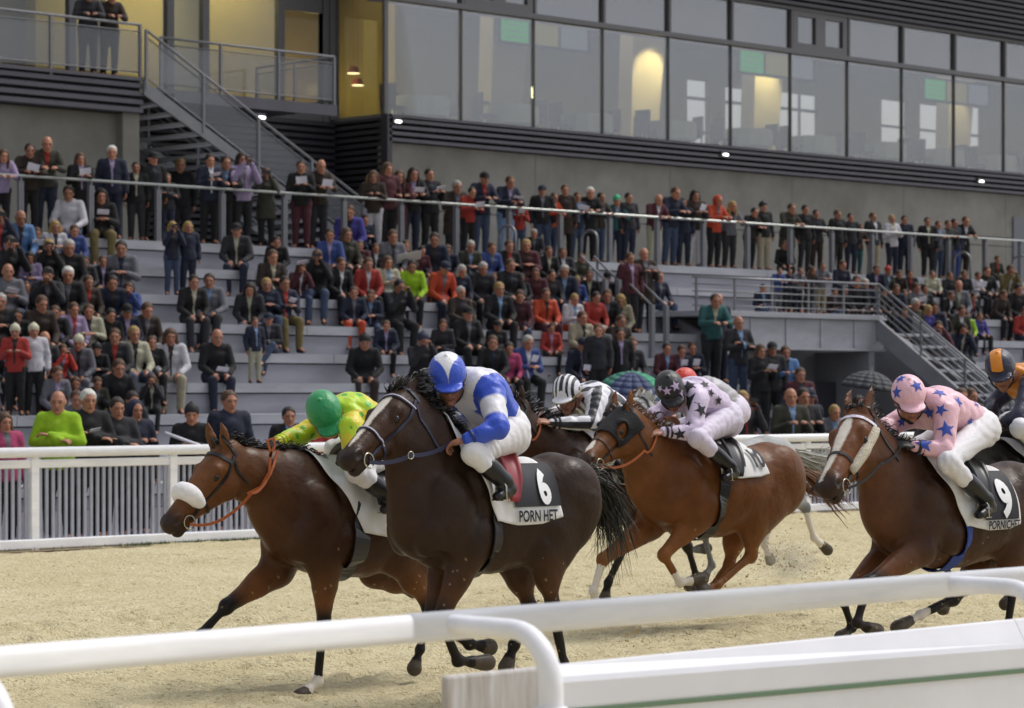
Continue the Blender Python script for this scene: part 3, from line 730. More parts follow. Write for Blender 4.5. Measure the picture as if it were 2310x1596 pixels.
def folds(a=.004, f=38, seed=0):
    r = np.random.default_rng(seed); K = r.normal(0, 1, (6, 3)); K /= np.linalg.norm(K, axis=1, keepdims=True); ph = r.uniform(0, 6.28, 6)
    def fn(X):
        w = .05 * np.sin(X @ K[0] * 14 + ph[0]) + .05 * np.sin(X @ K[1] * 19 + ph[1])
        s_ = 0
        for i in range(2, 6): s_ = s_ + np.sin((X @ K[i] + w) * f * (1 + .25 * i) + ph[i]) / 4
        return a * (s_ - .4 * np.abs(s_))
    return fn
def hair_strips(roots, tips, width, seed=0, curl=.02, seg=5, droop=0.0):
    r = random.Random(seed); m = MB()
    for (a, b) in zip(roots, tips):
        a, b = Vector(tuple(a)), Vector(tuple(b)); d = b - a; L = d.length
        s1 = d.cross(Vector((r.uniform(-1, 1), r.uniform(-1, 1), r.uniform(-1, 1)))).normalized()
        s2 = Vector((r.gauss(0, 1), r.gauss(0, 1), r.gauss(0, 1))) * curl
        pts = []
        for i in range(seg + 1):
            t = i / seg; pts.append(a + d * t + s2 * math.sin(PI * t) + Vector((0, 0, droop * L * math.sin(PI * t))) )
        w0 = width * r.uniform(.6, 1.3); vs = []
        for i, p in enumerate(pts):
            w_ = s1 * w0 * (1 - .85 * (i / seg) ** 1.5); vs += [p - w_, p + w_]
        m.add(vs, [(2 * i, 2 * i + 1, 2 * i + 3, 2 * i + 2) for i in range(seg)], 0, True)
    return m
# ================================================================ horses
def coat_mat(name, rough=.40, spec=.22):
    m = bpy.data.materials.new(name); m.use_nodes = True; n = m.node_tree; L = n.links.new; b = n.nodes['Principled BSDF']
    b.inputs['Roughness'].default_value = rough; b.inputs['Specular IOR Level'].default_value = spec
    at = n.nodes.new('ShaderNodeAttribute'); at.attribute_name = 'col'
    wt = n.nodes.new('ShaderNodeAttribute'); wt.attribute_name = 'wht'
    tc = n.nodes.new('ShaderNodeTexCoord')
    t = n.nodes.new('ShaderNodeTexNoise'); t.inputs['Scale'].default_value = 7; t.inputs['Detail'].default_value = 6; t.inputs['Roughness'].default_value = .65; L(tc.outputs['Object'], t.inputs['Vector'])
    t2 = n.nodes.new('ShaderNodeTexNoise'); t2.inputs['Scale'].default_value = 90; t2.inputs['Detail'].default_value = 3; L(tc.outputs['Object'], t2.inputs['Vector'])
    r = n.nodes.new('ShaderNodeMapRange'); r.inputs['From Min'].default_value = .3; r.inputs['From Max'].default_value = .7; r.inputs['To Min'].default_value = .78; r.inputs['To Max'].default_value = 1.25; L(t.outputs['Fac'], r.inputs['Value'])
    mu = n.nodes.new('ShaderNodeVectorMath'); mu.operation = 'SCALE'; L(at.outputs['Color'], mu.inputs[0]); L(r.outputs[0], mu.inputs['Scale'])
    ad = n.nodes.new('ShaderNodeMath'); ad.operation = 'MULTIPLY_ADD'; L(t2.outputs['Fac'], ad.inputs[0]); ad.inputs[1].default_value = .012; L(wt.outputs['Fac'], ad.inputs[2])
    r2 = n.nodes.new('ShaderNodeMapRange'); r2.inputs['From Min'].default_value = .004; r2.inputs['From Max'].default_value = .010; L(ad.outputs[0], r2.inputs['Value'])
    mx = n.nodes.new('ShaderNodeMix'); mx.data_type = 'RGBA'; L(r2.outputs[0], mx.inputs[0]); L(mu.outputs[0], mx.inputs[6]); mx.inputs[7].default_value = S('d8d0c4') + (1,)
    L(mx.outputs[2], b.inputs['Base Color'])
    r4 = n.nodes.new('ShaderNodeMapRange'); r4.inputs['From Min'].default_value = .35; r4.inputs['From Max'].default_value = .65; r4.inputs['To Min'].default_value = rough - .1; r4.inputs['To Max'].default_value = rough + .18; L(t.outputs['Fac'], r4.inputs['Value']); L(r4.outputs[0], b.inputs['Roughness'])
    bp = n.nodes.new('ShaderNodeBump'); bp.inputs['Strength'].default_value = .3; bp.inputs['Distance'].default_value = .03
    t3 = n.nodes.new('ShaderNodeTexNoise'); t3.inputs['Scale'].default_value = 13; t3.inputs['Detail'].default_value = 5; L(tc.outputs['Object'], t3.inputs['Vector'])
    L(t3.outputs['Fac'], bp.inputs['Height']); L(bp.outputs[0], b.inputs['Normal'])
    return m
COAT = coat_mat('horse_coat'); COATG = coat_mat('grey_coat', .6)
leather = mat('black_leather', S('1b1a1e'), .35); leather_b = mat('navy_webbing', S('23263f'), .5); tan_l = mat('tan_leather', S('a4572c'), .5, nz=.1); metal = mat('bit_metal', S('b9b5a6'), .25, metal=1)
sheep = mat('sheepskin', S('d5cbb8'), .95, nz=.12, nscale=60, bump=.9, bscale=90); sheepw = mat('white_sheepskin', S('f2eff0'), .95, nz=.05, nscale=60, bump=.35, bscale=160)
eye_m = mat('eye_black', (.008, .006, .005), .16, spec=.5); hair_b = mat('black_hair', S('17130f'), .45, nz=.3, nscale=40); hair_c = mat('chestnut_hair', S('6d4526'), .5, nz=.2); hair_g = mat('grey_hair', S('a9a8a2'), .6, nz=.2)
hood_m = mat('black_hood', S('0f0f14'), .9, bump=.3, bscale=50); hoof_m = mat('hoof', S('5b564c'), .5)
cloth_m = mat('number_cloth', S('dddcdc'), .7, nz=.05, nscale=8, bump=.15, bscale=20); ink = mat('cloth_black', S('1f1f28'), .7); white_ink = mat('numeral_white', S('e8e8ea'), .6)

def pxlist(tr, pts): return [tr(*p) for p in pts]
class Horse:
    """T: crop->pixel transform; sp: measured joints. Forward is -X, near side is -Y."""
    def __init__(h, sp):
        h.sp = sp; T = sp['T']; h.v = sp['v']; h.sc = sp.get('sc', 1.0)
        h.P = lambda x, y, off=0.0: np.array(onv(*T(x, y), h.v + off))
        W = h.P(*sp['withers']); h.W = W; sc = h.sc
        h.X = lambda xf: np.where(np.asarray(xf) < 0, np.asarray(xf) * sp.get('lx', .92), xf) * sc
        h.L = lambda xf, z, yl=0.0: np.array([W[0] - float(h.X(xf)), h.v + yl, W[2] + (z - 1.60) * sc - xf * sp.get('pitch', 0) * sc])   # yl>0: far side
        F = h.F = Field(); L = h.L
        rings = [(.38, 1.16, .17, .17), (.28, 1.18, .27, .20), (.12, 1.205, .36, .225), (-.06, 1.195, .385, .25), (-.3, 1.16, .355, .275), (-.55, 1.165, .325, .285), (-.78, 1.21, .315, .27), (-.98, 1.29, .27, .265), (-1.14, 1.27, .20, .21), (-1.22, 1.25, .13, .14)]
        h.rings = rings
        F.chain([L(x, z) for x, z, a, b in rings], [(a * sc, b * sc * sp.get('lean', 1)) for x, z, a, b in rings], k=.05, tag='body')
        F.ell(L(.0, 1.50), (.22 * sc, .07 * sc, .10 * sc), k=.08)                       # withers
        for s_ in (-1, 1):
            F.ell(L(.20, 1.22, s_ * .17), (.17 * sc, .09 * sc, .25 * sc), R=rot2(math.radians(-24)), k=.03)      # shoulder
            F.ell(L(.03, 1.06, s_ * .20), (.15 * sc, .075 * sc, .14 * sc), k=.02); F.ell(L(-.02, 1.28, s_ * .17), (.09 * sc, .075 * sc, .22 * sc), R=rot2(math.radians(-20)), k=.03)       # triceps
            F.ell(L(.37, 1.07, s_ * .10), (.10 * sc, .09 * sc, .13 * sc), k=.018)         # breast
            F.ell(L(-1.03, 1.30, s_ * .14), (.23 * sc, .135 * sc, .23 * sc), k=.05)       # rump
            F.ell(L(-1.12, 1.20, s_ * .13), (.13 * sc, .10 * sc, .22 * sc), k=.05)       # buttock
            F.ell(L(-.80, 1.10, s_ * .17), (.16 * sc, .09 * sc, .18 * sc), R=rot2(math.radians(30)), k=.05)       # stifle
        # neck
        NK = sp['neck']; C = []; R = []
        C.append(L(.18, 1.26)); R.append((.27 * sc, .17 * sc))
        for cr, un, hw in NK:
            a, b = h.P(*cr), h.P(*un); b[0] += hw * sp.get('slim', .55); C.append((a + b) / 2); R.append((np.linalg.norm(a - b) / 2, hw))
        F.chain(C, R, k=.06, tag='neck')
        # head
        yw = sp.get('yaw', 0.0)
        A = h.P(*sp['poll'], -yw * .35); B = h.P(*sp['nose'], yw * .65)
        d = B - A; Ln = np.linalg.norm(d); a = d / Ln; n = np.array([a[2], 0, -a[0]]); n /= np.linalg.norm(n); w = np.cross(a, n); w = w / np.linalg.norm(w)
        if w[1] < 0: w = -w
        h.A, h.a, h.n, h.w, h.Ln = A, a, n, w, Ln
        h.q = q = Ln / .62 * sp.get('hs', 1.2)
        h.hp = lambda s_, off, lat=0.0: A + a * (Ln * s_) + n * (off * q) + w * (lat * q)
        H = h.hp
        F.chain([H(-.02, -.075), H(.2, -.068), H(.38, -.062), H(.62, -.055), H(.84, -.05), H(.96, -.058)], [(.075 * q, .062 * q), (.072 * q, .088 * q), (.066 * q, .074 * q), (.053 * q, .052 * q), (.048 * q, .048 * q), (.046 * q, .05 * q)], w=w, k=.04, tag='head')
        F.chain([H(.06, -.15), H(.26, -.165), H(.5, -.14), H(.72, -.115), H(.88, -.112), H(.95, -.115)], [(.07 * q, .055 * q), (.085 * q, .066 * q), (.055 * q, .05 * q), (.036 * q, .04 * q), (.034 * q, .038 * q), (.03 * q, .034 * q)], w=w, k=.035, tag='jaw')
        for s_ in (-1, 1):
            F.ell(H(.27, -.15, s_ * .052), (.085 * q, .085 * q, .028 * q), R=np.stack([a, n, w], 1), k=.02)     # cheek
            F.chain([H(.26, -.035, s_ * .075), H(.34, -.05, s_ * .078)], [.026 * q, .022 * q], k=.02)          # brow
            F.chain([H(.40, -.085, s_ * .062), H(.62, -.085, s_ * .045)], [.014 * q, .010 * q], k=.02)         # facial crest
            F.ell(H(.92, -.045, s_ * .042), (.045 * q, .03 * q, .022 * q), R=np.stack([a, n, w], 1), k=.015)
            F.ell(H(.925, -.048, s_ * .066), (.03 * q, .017 * q, .024 * q), R=np.stack([a, n, w], 1), k=.006, op='-')
            F.ell(H(.335, -.058, s_ * .098), (.024 * q, .017 * q, .02 * q), R=np.stack([a, n, w], 1), k=.01, op='-')
            # ears
            ed = -a * sp.get('ear_back', .5) + n * sp.get('ear_up', .35); ed = ed / np.linalg.norm(ed)
            e0 = H(.02, -.03, s_ * .045); e1 = e0 + ed * .06 * q + w * s_ * .012; e2 = e0 + ed * .10 * q + w * s_ * .02; e3 = e0 + ed * .142 * q + w * s_ * .012
            F.chain([e0, e1, e2, e3], [(.026 * q, .02 * q), (.034 * q, .016), (.026 * q, .014), (.010, .010)], w=w, k=.015, tag='ear')
        F.chain([H(.99, -.095, -.03), H(.99, -.095, .03)], [.008 * q] * 2, k=.006, op='-')
        F.chain([H(.80, -.09, -.06), H(.99, -.088, -.05)], [.004 * q] * 2, k=.008, op='-')
        F.chain([H(.80, -.09, .06), H(.99, -.088, .05)], [.004 * q] * 2, k=.008, op='-')
        # legs
        h.legs = {}
        g = sp['legs']
        def foot(pa, fe, toe, r=1.0):
            fe, toe = np.array(fe), np.array(toe); d = toe - fe; Ln = np.linalg.norm(d); d /= Ln
            cor = fe + d * min(.11 * sc, Ln * .6)
            F.chain([fe, fe + (cor - fe) * .5, cor], [(.037 * r, .034 * r), (.029 * r, .029 * r), (.036 * r, .036 * r)], k=.015, tag='pastern')
            F.chain([cor, toe], [(.040 * r, .040 * r), (.056 * r, .052 * r)], k=.008, tag='hoof')
            return cor
        for nm, s_ in (('nf', -1), ('ff', 1)):
            o = s_ * .15 * sc; o2 = s_ * .125 * sc; el, kn, fe, to = [h.P(*p, o if i == 0 else o2) for i, p in enumerate(g[nm])]
            sh = L(.31, 1.12, s_ * .15); r = sc
            F.chain([sh, el + (0, 0, .02)], [(.13 * r, .09 * r), (.125 * r, .085 * r)], k=.05, tag=nm + '0')
            m1 = el + (kn - el) * .35; m2 = el + (kn - el) * .72
            F.chain([el, m1, m2, kn], [(.125 * r, .088 * r), (.10 * r, .074 * r), (.064 * r, .055 * r), (.048 * r, .046 * r)], k=.05, tag=nm + '1')
            F.ell(kn, (.05 * r, .046 * r, .058 * r), k=.02)
            kk = kn + (fe - kn) * .25
            F.chain([kn, kk, kn + (fe - kn) * .85, fe], [(.044 * r, .04 * r), (.033 * r, .027 * r), (.031 * r, .026 * r), (.042 * r, .037 * r)], k=.02, tag=nm + '2')
            cor = foot(kn, fe, to, r); h.legs[nm] = (el, kn, fe, to, cor)
        for nm, s_ in (('nh', -1), ('fh', 1)):
            o = s_ * .14 * sc; st, hk, fe, to = [h.P(*p, o) for p in g[nm]]; r = sc
            hip = L(-1.0, 1.25, s_ * .13)
            F.chain([hip, st], [(.20 * r, .12 * r), (.135 * r, .095 * r)], k=.06, tag=nm + '0')
            bt = L(-1.12, 1.18, s_ * .13)
            F.chain([bt, st + (hk - st) * .5], [(.15 * r, .10 * r), (.09 * r, .065 * r)], k=.07)
            F.chain([st, st + (hk - st) * .4, st + (hk - st) * .78, hk], [(.13 * r, .09 * r), (.10 * r, .072 * r), (.056 * r, .046 * r), (.052 * r, .044 * r)], k=.05, tag=nm + '1')
            dn = (hk - st) / np.linalg.norm(hk - st)
            F.chain([hk + dn * .01, hk + dn * .045 * r], [.034 * r, .026 * r], k=.03)       # point of hock
            F.chain([hk, hk + (fe - hk) * .25, hk + (fe - hk) * .85, fe], [(.05 * r, .042 * r), (.036 * r, .030 * r), (.033 * r, .028 * r), (.043 * r, .038 * r)], k=.025, tag=nm + '2')
            cor = foot(hk, fe, to, r); h.legs[nm] = (st, hk, fe, to, cor)
    def build(h, name, label, group, vox=.013):
        sp = h.sp; sc = h.sc
        h.root = thing(name, (h.W[0], h.v, 0), label, 'horse', group)
        fd_ = folds(.0045, 11, len(name) + int(h.W[0] * 7)); V, Q = h.F.surface(vox, smooth=1, disp=lambda X: fd_(X) * np.clip((np.linalg.norm(X - h.A, axis=-1) - .55) / .3, 0, 1))
        me = np_mesh('body', V, Q)
        base = np.array(sp['coat']); dark = np.array(sp.get('points', S('1c1613'))); col = np.tile(base, (len(V), 1)); wht = np.full(len(V), -1.0)
        def segd(a, b):
            ba = b - a; t = np.clip(((V - a) @ ba) / (ba @ ba), -.3, 1.3); tc = np.clip(t, 0, 1); return np.linalg.norm(V - (a + tc[:, None] * ba), axis=1), t
        def blend(mask, c):
            m = np.clip(mask, 0, 1)[:, None]; nonlocal_col[0] = nonlocal_col[0] * (1 - m) + np.array(c) * m
        nonlocal_col = [col]
        # belly / flank slightly lighter brown where the coat is thin
        tan = np.array(sp.get('tan', base * 1.5))
        ht = sp.get('headtan', 0); dx = -(V[:, 0] - h.W[0]) / sc; zz = 1.6 + (V[:, 2] - h.W[2]) / sc
        blend(np.clip((dx - .35) / .6, 0, 1) * ht, tan); blend(np.clip((1.0 - zz) / .35, 0, 1) * .45, tan)
        for nm, (j0, j1, j2, j3, cor) in h.legs.items():
            d1, t1 = segd(j0, j1); near = np.clip((.13 - d1) / .05, 0, 1)
            blend(near * np.clip(t1 * 1.2, 0, 1) * .7, tan)
            if sp.get('bay', True): blend(near * np.clip((t1 - .68) / .25, 0, 1), dark)
            d2, t2 = segd(j1, j2); n2 = np.clip((.085 - d2) / .02, 0, 1) * (t2 > 0.02)
            if sp.get('bay', True): blend(n2, dark)
            elif nm == 'dark': pass
            d3, t3 = segd(j2, j3); n3 = np.clip((.10 - d3) / .02, 0, 1) * (t3 > -.05)
            if sp.get('bay', True): blend(n3, dark)
            dh, th = segd(cor, j3); nh = np.clip((.075 - dh) / .01, 0, 1) * (th > .05)
            sk = sp.get('socks', {}).get(nm)
            if sk:
                full = ((V - j2) @ ((j1 - j2) / np.linalg.norm(j1 - j2))) / np.linalg.norm(j1 - j2)
                m_ = ((d2 < .08) | (d3 < .09)) & (t2 > 1 - sk); wht = np.where(m_ & (d1 > .06), np.maximum(wht, (t2 - (1 - sk)) * .1), wht)
                wht = np.where((d3 < .09) & (t3 > 0), .05, wht)
            if sk is None or sk < 5: 
                blend(nh, S('4f463c')); wht = np.where(nh > .3, -1, wht)
        # head and lower neck take the warmer tone
        rel = V - h.A; s_ = (rel @ h.a) / h.Ln; lat = rel @ h.w; dor = rel @ h.n
        q = h.q
        inhead = (s_ > -.15) & (s_ < 1.15) & (np.abs(lat) < .14 * q) & (dor < .1) & (dor > -.26 * q)
        blend(inhead * np.clip((s_ - .78) / .14, 0, 1) * .9, sp.get('muzzle', S('29211d')))
        if sp.get('blaze'):
            bz = sp['blaze']
            xs = [b_[0] for b_ in bz]; cw = np.interp(s_, xs, [b_[1] for b_ in bz]); cc = np.interp(s_, xs, [b_[2] for b_ in bz])
            f = (cw - np.abs(lat / q - cc)) * .6
            wht = np.where(inhead & (dor > -.055 * q) & (s_ > xs[0] - .03) & (s_ < xs[-1] + .03), np.maximum(wht, f), wht)
        if sp.get('dapple'):
            pass
        rv = np.random.default_rng(len(V)); sp_ = rv.random(len(V)) < np.clip((1.05 - (1.6 + (V[:, 2] - h.W[2]) / sc)) * .02, 0, .006); nonlocal_col[0][sp_] = nonlocal_col[0][sp_] * .45 + np.array(S('b8a278')) * .55
        me.materials.append(COATG if sp.get('grey') else COAT)
        setattr_c(me, 'col', nonlocal_col[0]); setattr_f(me, 'wht', np.clip(wht, -.06, .06))
        h.body = link('body', me, None, h.root)
        # eyes
        for k_ in (-1, 1):
            m = MB(); m.ball(h.hp(.335, -.058, k_ * .0765), .0195 * q, 12, 8); m.build('eye', eye_m, h.root)
        return h
    # ---- helpers on the head and barrel
    def hpt(h, s_, phi, off=.004):
        s_ = np.asarray(s_, float); phi = np.radians(np.asarray(phi, float)); q = h.q
        o = h.A + s_[..., None] * h.a * h.Ln - h.n * .10 * q; d = np.cos(phi)[..., None] * h.n - np.sin(phi)[..., None] * h.w      # phi 90 = near side
        return shoot(h.F, o, d, .28, off)
    def strap(h, name, ctrl, width, mt, n=24, parent=None, off=.003, thick=.005):
        ctrl = np.array(ctrl, float); t = np.linspace(0, len(ctrl) - 1, n); s_ = np.interp(t, range(len(ctrl)), ctrl[:, 0]); ph = np.interp(t, range(len(ctrl)), ctrl[:, 1])
        P = h.hpt(s_, ph, off); N = h.F.grad(P); m = MB(); ribbon(m, P, N, width, thick); return m.build(name, mt, parent or h.bridle)
    def bridle_on(h, mt=None, brow=None, nose=None, cheekpad=None, nosepad=None, mt_ring=None, label=None):
        mt = mt or leather; q = h.q
        h.bridle = thing('bridle', tuple(h.A), label, 'bridle') if False else None
        par = h.root
        h.bridle = par
        h.strap('cheek_strap', [(.02, 70), (.22, 92), (.45, 98), (.68, 100), (.80, 100)], .018, mt)
        h.strap('cheek_strap', [(.02, -70), (.22, -92), (.45, -98), (.68, -100), (.80, -100)], .018, mt)
        h.strap('browband', [(.09, 85), (.12, 50), (.13, 0), (.12, -50), (.09, -85)], .024, brow or mt, 30)
        h.strap('noseband', [(.60, 170), (.58, 110), (.60, 60), (.60, 0), (.60, -60), (.58, -110), (.60, -170)], .020, nose or mt, 36)
        h.strap('throat_strap', [(.05, 80), (.10, 110), (.12, 150)], .014, mt, 12)
        h.strap('crownpiece', [(.0, 80), (-.02, 40), (-.02, -40), (.0, -80)], .02, mt, 16)
        for k_ in (1, -1):
            c = h.hpt(np.array(.83), np.array(100. * k_), .012); d = -h.w * k_
            m = MB(); R_ = .034 * q; pts = [c + h.a * R_ * math.cos(t) + h.n * R_ * math.sin(t) for t in np.linspace(0, 2 * PI, 17)]; m.tube(pts, .005, 6); m.build('bit_ring', metal, par)
        h.bit = h.hpt(np.array(.85), np.array(100.), .02); h.bitf = h.hpt(np.array(.85), np.array(-100.), .02)
    def rein(h, hand, mt, sag=.10, side=1, width=.018, name='rein', loop=None):
        a = np.array(h.bit if side > 0 else h.bitf); b = np.array(tuple(hand)); P = []
        mids = loop or []
        pts = [a] + [np.array(x) for x in mids] + [b]
        for i in range(len(pts) - 1):
            for t in np.linspace(0, 1, 10)[:-1 if i < len(pts) - 2 else None]:
                P.append(pts[i] * (1 - t) + pts[i + 1] * t + np.array([0, 0, -sag * 4 * t * (1 - t)]))
        P = np.array(P); f = h.F.ev(P); G = h.F.grad(P); P = P + G * np.maximum(.012 - f, 0)[:, None]
        m = MB(); ribbon(m, P, [(0, -1, 0)] * len(P), width, .005); return m.build(name, mt, h.root)
    def barrel(h, xf, phi, off=.01):
        xf = np.asarray(xf, float); phi = np.radians(np.asarray(phi, float))
        zc = np.interp(-xf, [-r[0] for r in h.rings], [r[1] for r in h.rings]); o = np.stack([h.W[0] - h.X(xf), np.full(xf.shape, h.v), h.W[2] + (zc - 1.6) * h.sc - xf * h.sp.get('pitch', 0) * h.sc], -1)
        d = np.stack([np.zeros(xf.shape), -np.sin(phi), np.cos(phi)], -1)
        return shoot(h.F, o, d, .50, off)
    def girth(h, mt, x0=-.07, x1=.0, width=.10, name='girth'):
        ph = np.linspace(62, 298, 40); xf = x0 + (x1 - x0) * np.sin(np.radians((ph - 62) / 236 * 180)); P = h.barrel(xf, ph, .012); N = h.F.grad(P); m = MB(); ribbon(m, P, N, width, .008); return m.build(name, mt, h.root)
    def cloth(h, front=(.06, -.10), rear=(-.50, -.60), down=100, num=None, word=None, panel=(-.17, -.56, 1.19, 1.47), numpos=(-.43, 1.20, .22), wordpos=(-.21, 1.12, .07), fold=.010, text2=None):
        nj, ni = 56, 40; j = np.linspace(-down, down, nj); i = np.linspace(0, 1, ni); J, I = np.meshgrid(j, i, indexing='ij')
        aj = np.abs(J) / down
        xf = (front[0] + (front[1] - front[0]) * aj) * (1 - I) + (rear[0] + (rear[1] - rear[0]) * aj) * I
        P = h.barrel(xf.ravel(), J.ravel(), .022).reshape(nj, ni, 3); N = h.F.grad(P)
        rip = fold * np.sin(I * 17 + aj * 5 + 1.2 * np.sin(J * .09)) * np.clip((.62 - I) * 2.5, 0, 1) * np.clip(aj * 2, 0, 1) + .012 * np.clip(1 - I * 6, 0, 1) * aj
        P = P + N * np.maximum(rip, -.008)[..., None]
        idx = np.arange(nj * ni).reshape(nj, ni); q = np.stack([idx[:-1, :-1], idx[:-1, 1:], idx[1:, 1:], idx[1:, :-1]], -1).reshape(-1, 4)
        me = np_mesh('number_cloth', P.reshape(-1, 3), q); me.materials.append(cloth_m); o = link('number_cloth', me, None, h.root)
        md = o.modifiers.new('solid', 'SOLIDIFY'); md.thickness = .006; md.offset = 0
        def onside(u, z, off):
            u = np.asarray(u, float); z = np.asarray(z, float); oo = np.stack([h.W[0] - h.X(u), np.full(u.shape, h.v), h.W[2] + (z - 1.6) * h.sc], -1)
            return shoot(h.F, oo, np.tile([0, -1., 0], u.shape + (1,)), .7, off)
        h.onside = onside
        if panel:
            x0, x1, z0, z1 = panel; a, b = np.meshgrid(np.linspace(x0, x1, 18), np.linspace(z0, z1, 14), indexing='ij'); a = a + 0.0 * b
            a = a - (b - z0) * -.10 * 0
            Pp = onside(a.ravel(), b.ravel(), .034); qi = np.arange(18 * 14).reshape(18, 14); qq = np.stack([qi[:-1, :-1], qi[:-1, 1:], qi[1:, 1:], qi[1:, :-1]], -1).reshape(-1, 4)
            mp = np_mesh('number_panel', Pp, qq[:, ::-1]); mp.materials.append(ink); link('number_panel', mp, None, o).matrix_parent_inverse = Matrix.Translation((0, 0, 0)); bpy.data.objects[mp.name] if False else None
            h.fixparent(o)
        if num: h.text(num, numpos, .046, white_ink, o, 'numeral', True, shear=.03)
        if word: h.text(word, wordpos, .040, ink, o, 'lettering', True)
        h.fixparent(o); return o
    def fixparent(h, o):
        for c in o.children: c.matrix_parent_inverse = o.matrix_world.inverted() if False else Matrix.Identity(4)
    def text(h, s_, pos, off, mt, par, name, bold=True, shear=0, wscale=1.0, ztilt=0.0):
        x0, z0, size = pos
        cu = bpy.data.curves.new('t', 'FONT'); cu.body = s_; cu.size = 1.0; cu.offset = (.045 if name == 'numeral' else .028) if bold else 0; cu.resolution_u = 4
        ob = bpy.data.objects.new('t', cu); COL.objects.link(ob); bpy.context.view_layer.update()
        me = bpy.data.meshes.new_from_object(ob.evaluated_get(bpy.context.evaluated_depsgraph_get())); bpy.data.objects.remove(ob); bpy.data.curves.remove(cu)
        bm = bmesh.new(); bm.from_mesh(me); bmesh.ops.triangulate(bm, faces=bm.faces[:]); 
        for _ in range(2): bmesh.ops.subdivide_edges(bm, edges=[e for e in bm.edges if e.calc_length() > .12], cuts=1, use_grid_fill=True)
        bmesh.ops.triangulate(bm, faces=bm.faces[:])
        X = np.array([v.co[:] for v in bm.verts]); k = size / .72
        u = x0 - (X[:, 0] + shear * X[:, 1]) * k * .86 * wscale; z = z0 + X[:, 1] * k + ztilt * X[:, 0] * k
        P = h.onside(u, z, off)
        for v, p in zip(bm.verts, P): v.co = p
        bm.to_mesh(me); bm.free(); me.materials.clear(); me.materials.append(mt); me.name = name
        o = bpy.data.objects.new(name, me); COL.objects.link(o); o.parent = par; o.matrix_parent_inverse = Matrix.Identity(4)
        return o
    def mane(h, mt, n=260, length=.16, flow=(.7, .1, .2), seed=1, width=.006, forelock=True, droop=.12):
        r = random.Random(seed); a = [np.array(h.hp(.0, -.01))] + [h.P(*c[0]) for c in h.sp['neck'][::-1]] + [h.L(.12, 1.55)]
        # order: poll -> withers
        roots, tips = [], []
        L_ = len(a) - 1; ls = np.cumsum([0] + [np.linalg.norm(a[i + 1] - a[i]) for i in range(L_)])
        base_, dirs_ = [], []
        for i in range(n):
            t = r.random() * ls[-1]; p = np.array([np.interp(t, ls, [q[j] for q in a]) for j in range(3)])
            base_.append(p - np.array([0, 0, .03])); dirs_.append([.25, r.uniform(-.35, .35), 1])
            d = np.array(flow) + np.array([r.gauss(0, .15), r.gauss(0, .24), r.gauss(0, .13)]); d /= np.linalg.norm(d)
            roots.append(d * length * r.uniform(.45, 1.15))
        P0 = shoot(h.F, np.array(base_), np.array(dirs_, float), .25, -.006, 24); tips = [p + d for p, d in zip(P0, roots)]; roots = list(P0)
        if forelock:
            for i in range(n // 6):
                p = h.hp(r.uniform(-.02, .06), -.012, r.uniform(-.04, .04)); d = np.array(flow) * .8 + h.n * .5 + np.array([r.gauss(0, .2), r.gauss(0, .3), r.gauss(0, .2)]); d /= np.linalg.norm(d)
                roots.append(p); tips.append(p + d * length * r.uniform(.4, .9))
        m = hair_strips(roots, tips, width, seed, .018, 5, droop); return m.build('mane', mt, h.root)
    def tail(h, mt, path, n=300, seed=2, width=.006, spread=.10, len0=.12, mt2=None):
        """path: points (world) of the tail's middle line"""
        r = random.Random(seed); pts = [h.L(-1.20, 1.44)] + [np.array(p) for p in path]
        m = MB(); N = len(pts)
        for i in range(n):
            off = np.array([r.gauss(0, .5), r.gauss(0, .6), r.gauss(0, 1)]); t0 = r.uniform(0, .35); t1 = min(1.08, r.uniform(.55, 1.12)); vs = []; seg = 9
            sw = r.uniform(.6, 1.4) * width; w0 = np.array([r.gauss(0, 1), r.gauss(0, 1), r.gauss(0, 1)]); w0 /= np.linalg.norm(w0); wob = np.array([r.gauss(0, 1), r.gauss(0, 1), r.gauss(0, 1)]) * .012; f = r.uniform(1, 3)
            for k in range(seg + 1):
                t = (t0 + (t1 - t0) * k / seg) * (N - 1); i0 = min(int(t), N - 2); fr = t - i0
                c = pts[i0] * (1 - fr) + pts[i0 + 1] * fr
                tt = t / (N - 1); s_ = spread * (.12 + tt ** 1.2) ; p = c + off * s_ * .5 + wob * math.sin(f * PI * k / seg)
                ww = w0 * sw * (1 - .8 * (k / seg) ** 2); vs += [p - ww, p + ww]
            m.add(vs, [(2 * k, 2 * k + 1, 2 * k + 3, 2 * k + 2) for k in range(seg)], 0 if (mt2 is None or r.random() < .6) else 1, True)
        dock = MB(); 
        m.tube([h.L(-1.14, 1.44), pts[0], pts[1] if N > 1 else pts[0]], [.035, .032, .018], 8, 0)
        return m.build('tail', [mt] + ([mt2] if mt2 else []), h.root)
def rot2(a):                                  # rotation in the X-Z plane
    c, s_ = math.cos(a), math.sin(a); return np.array([[c, 0, s_], [0, 1, 0], [-s_, 0, c]])

TA = lambda x, y: (310.7 + x / 1.259 / 1.6094, 807.8 + y / 1.259 / 1.6094)
TB = lambda x, y: (683.5 + x * .5062, 745.6 + y * .5062)
TD_ = lambda x, y: (1180.6 + x * .3893, 807.8 + y * .3893)
TF = lambda x, y: (1677.6 + x * .4673, 745.6 + y * .4673)

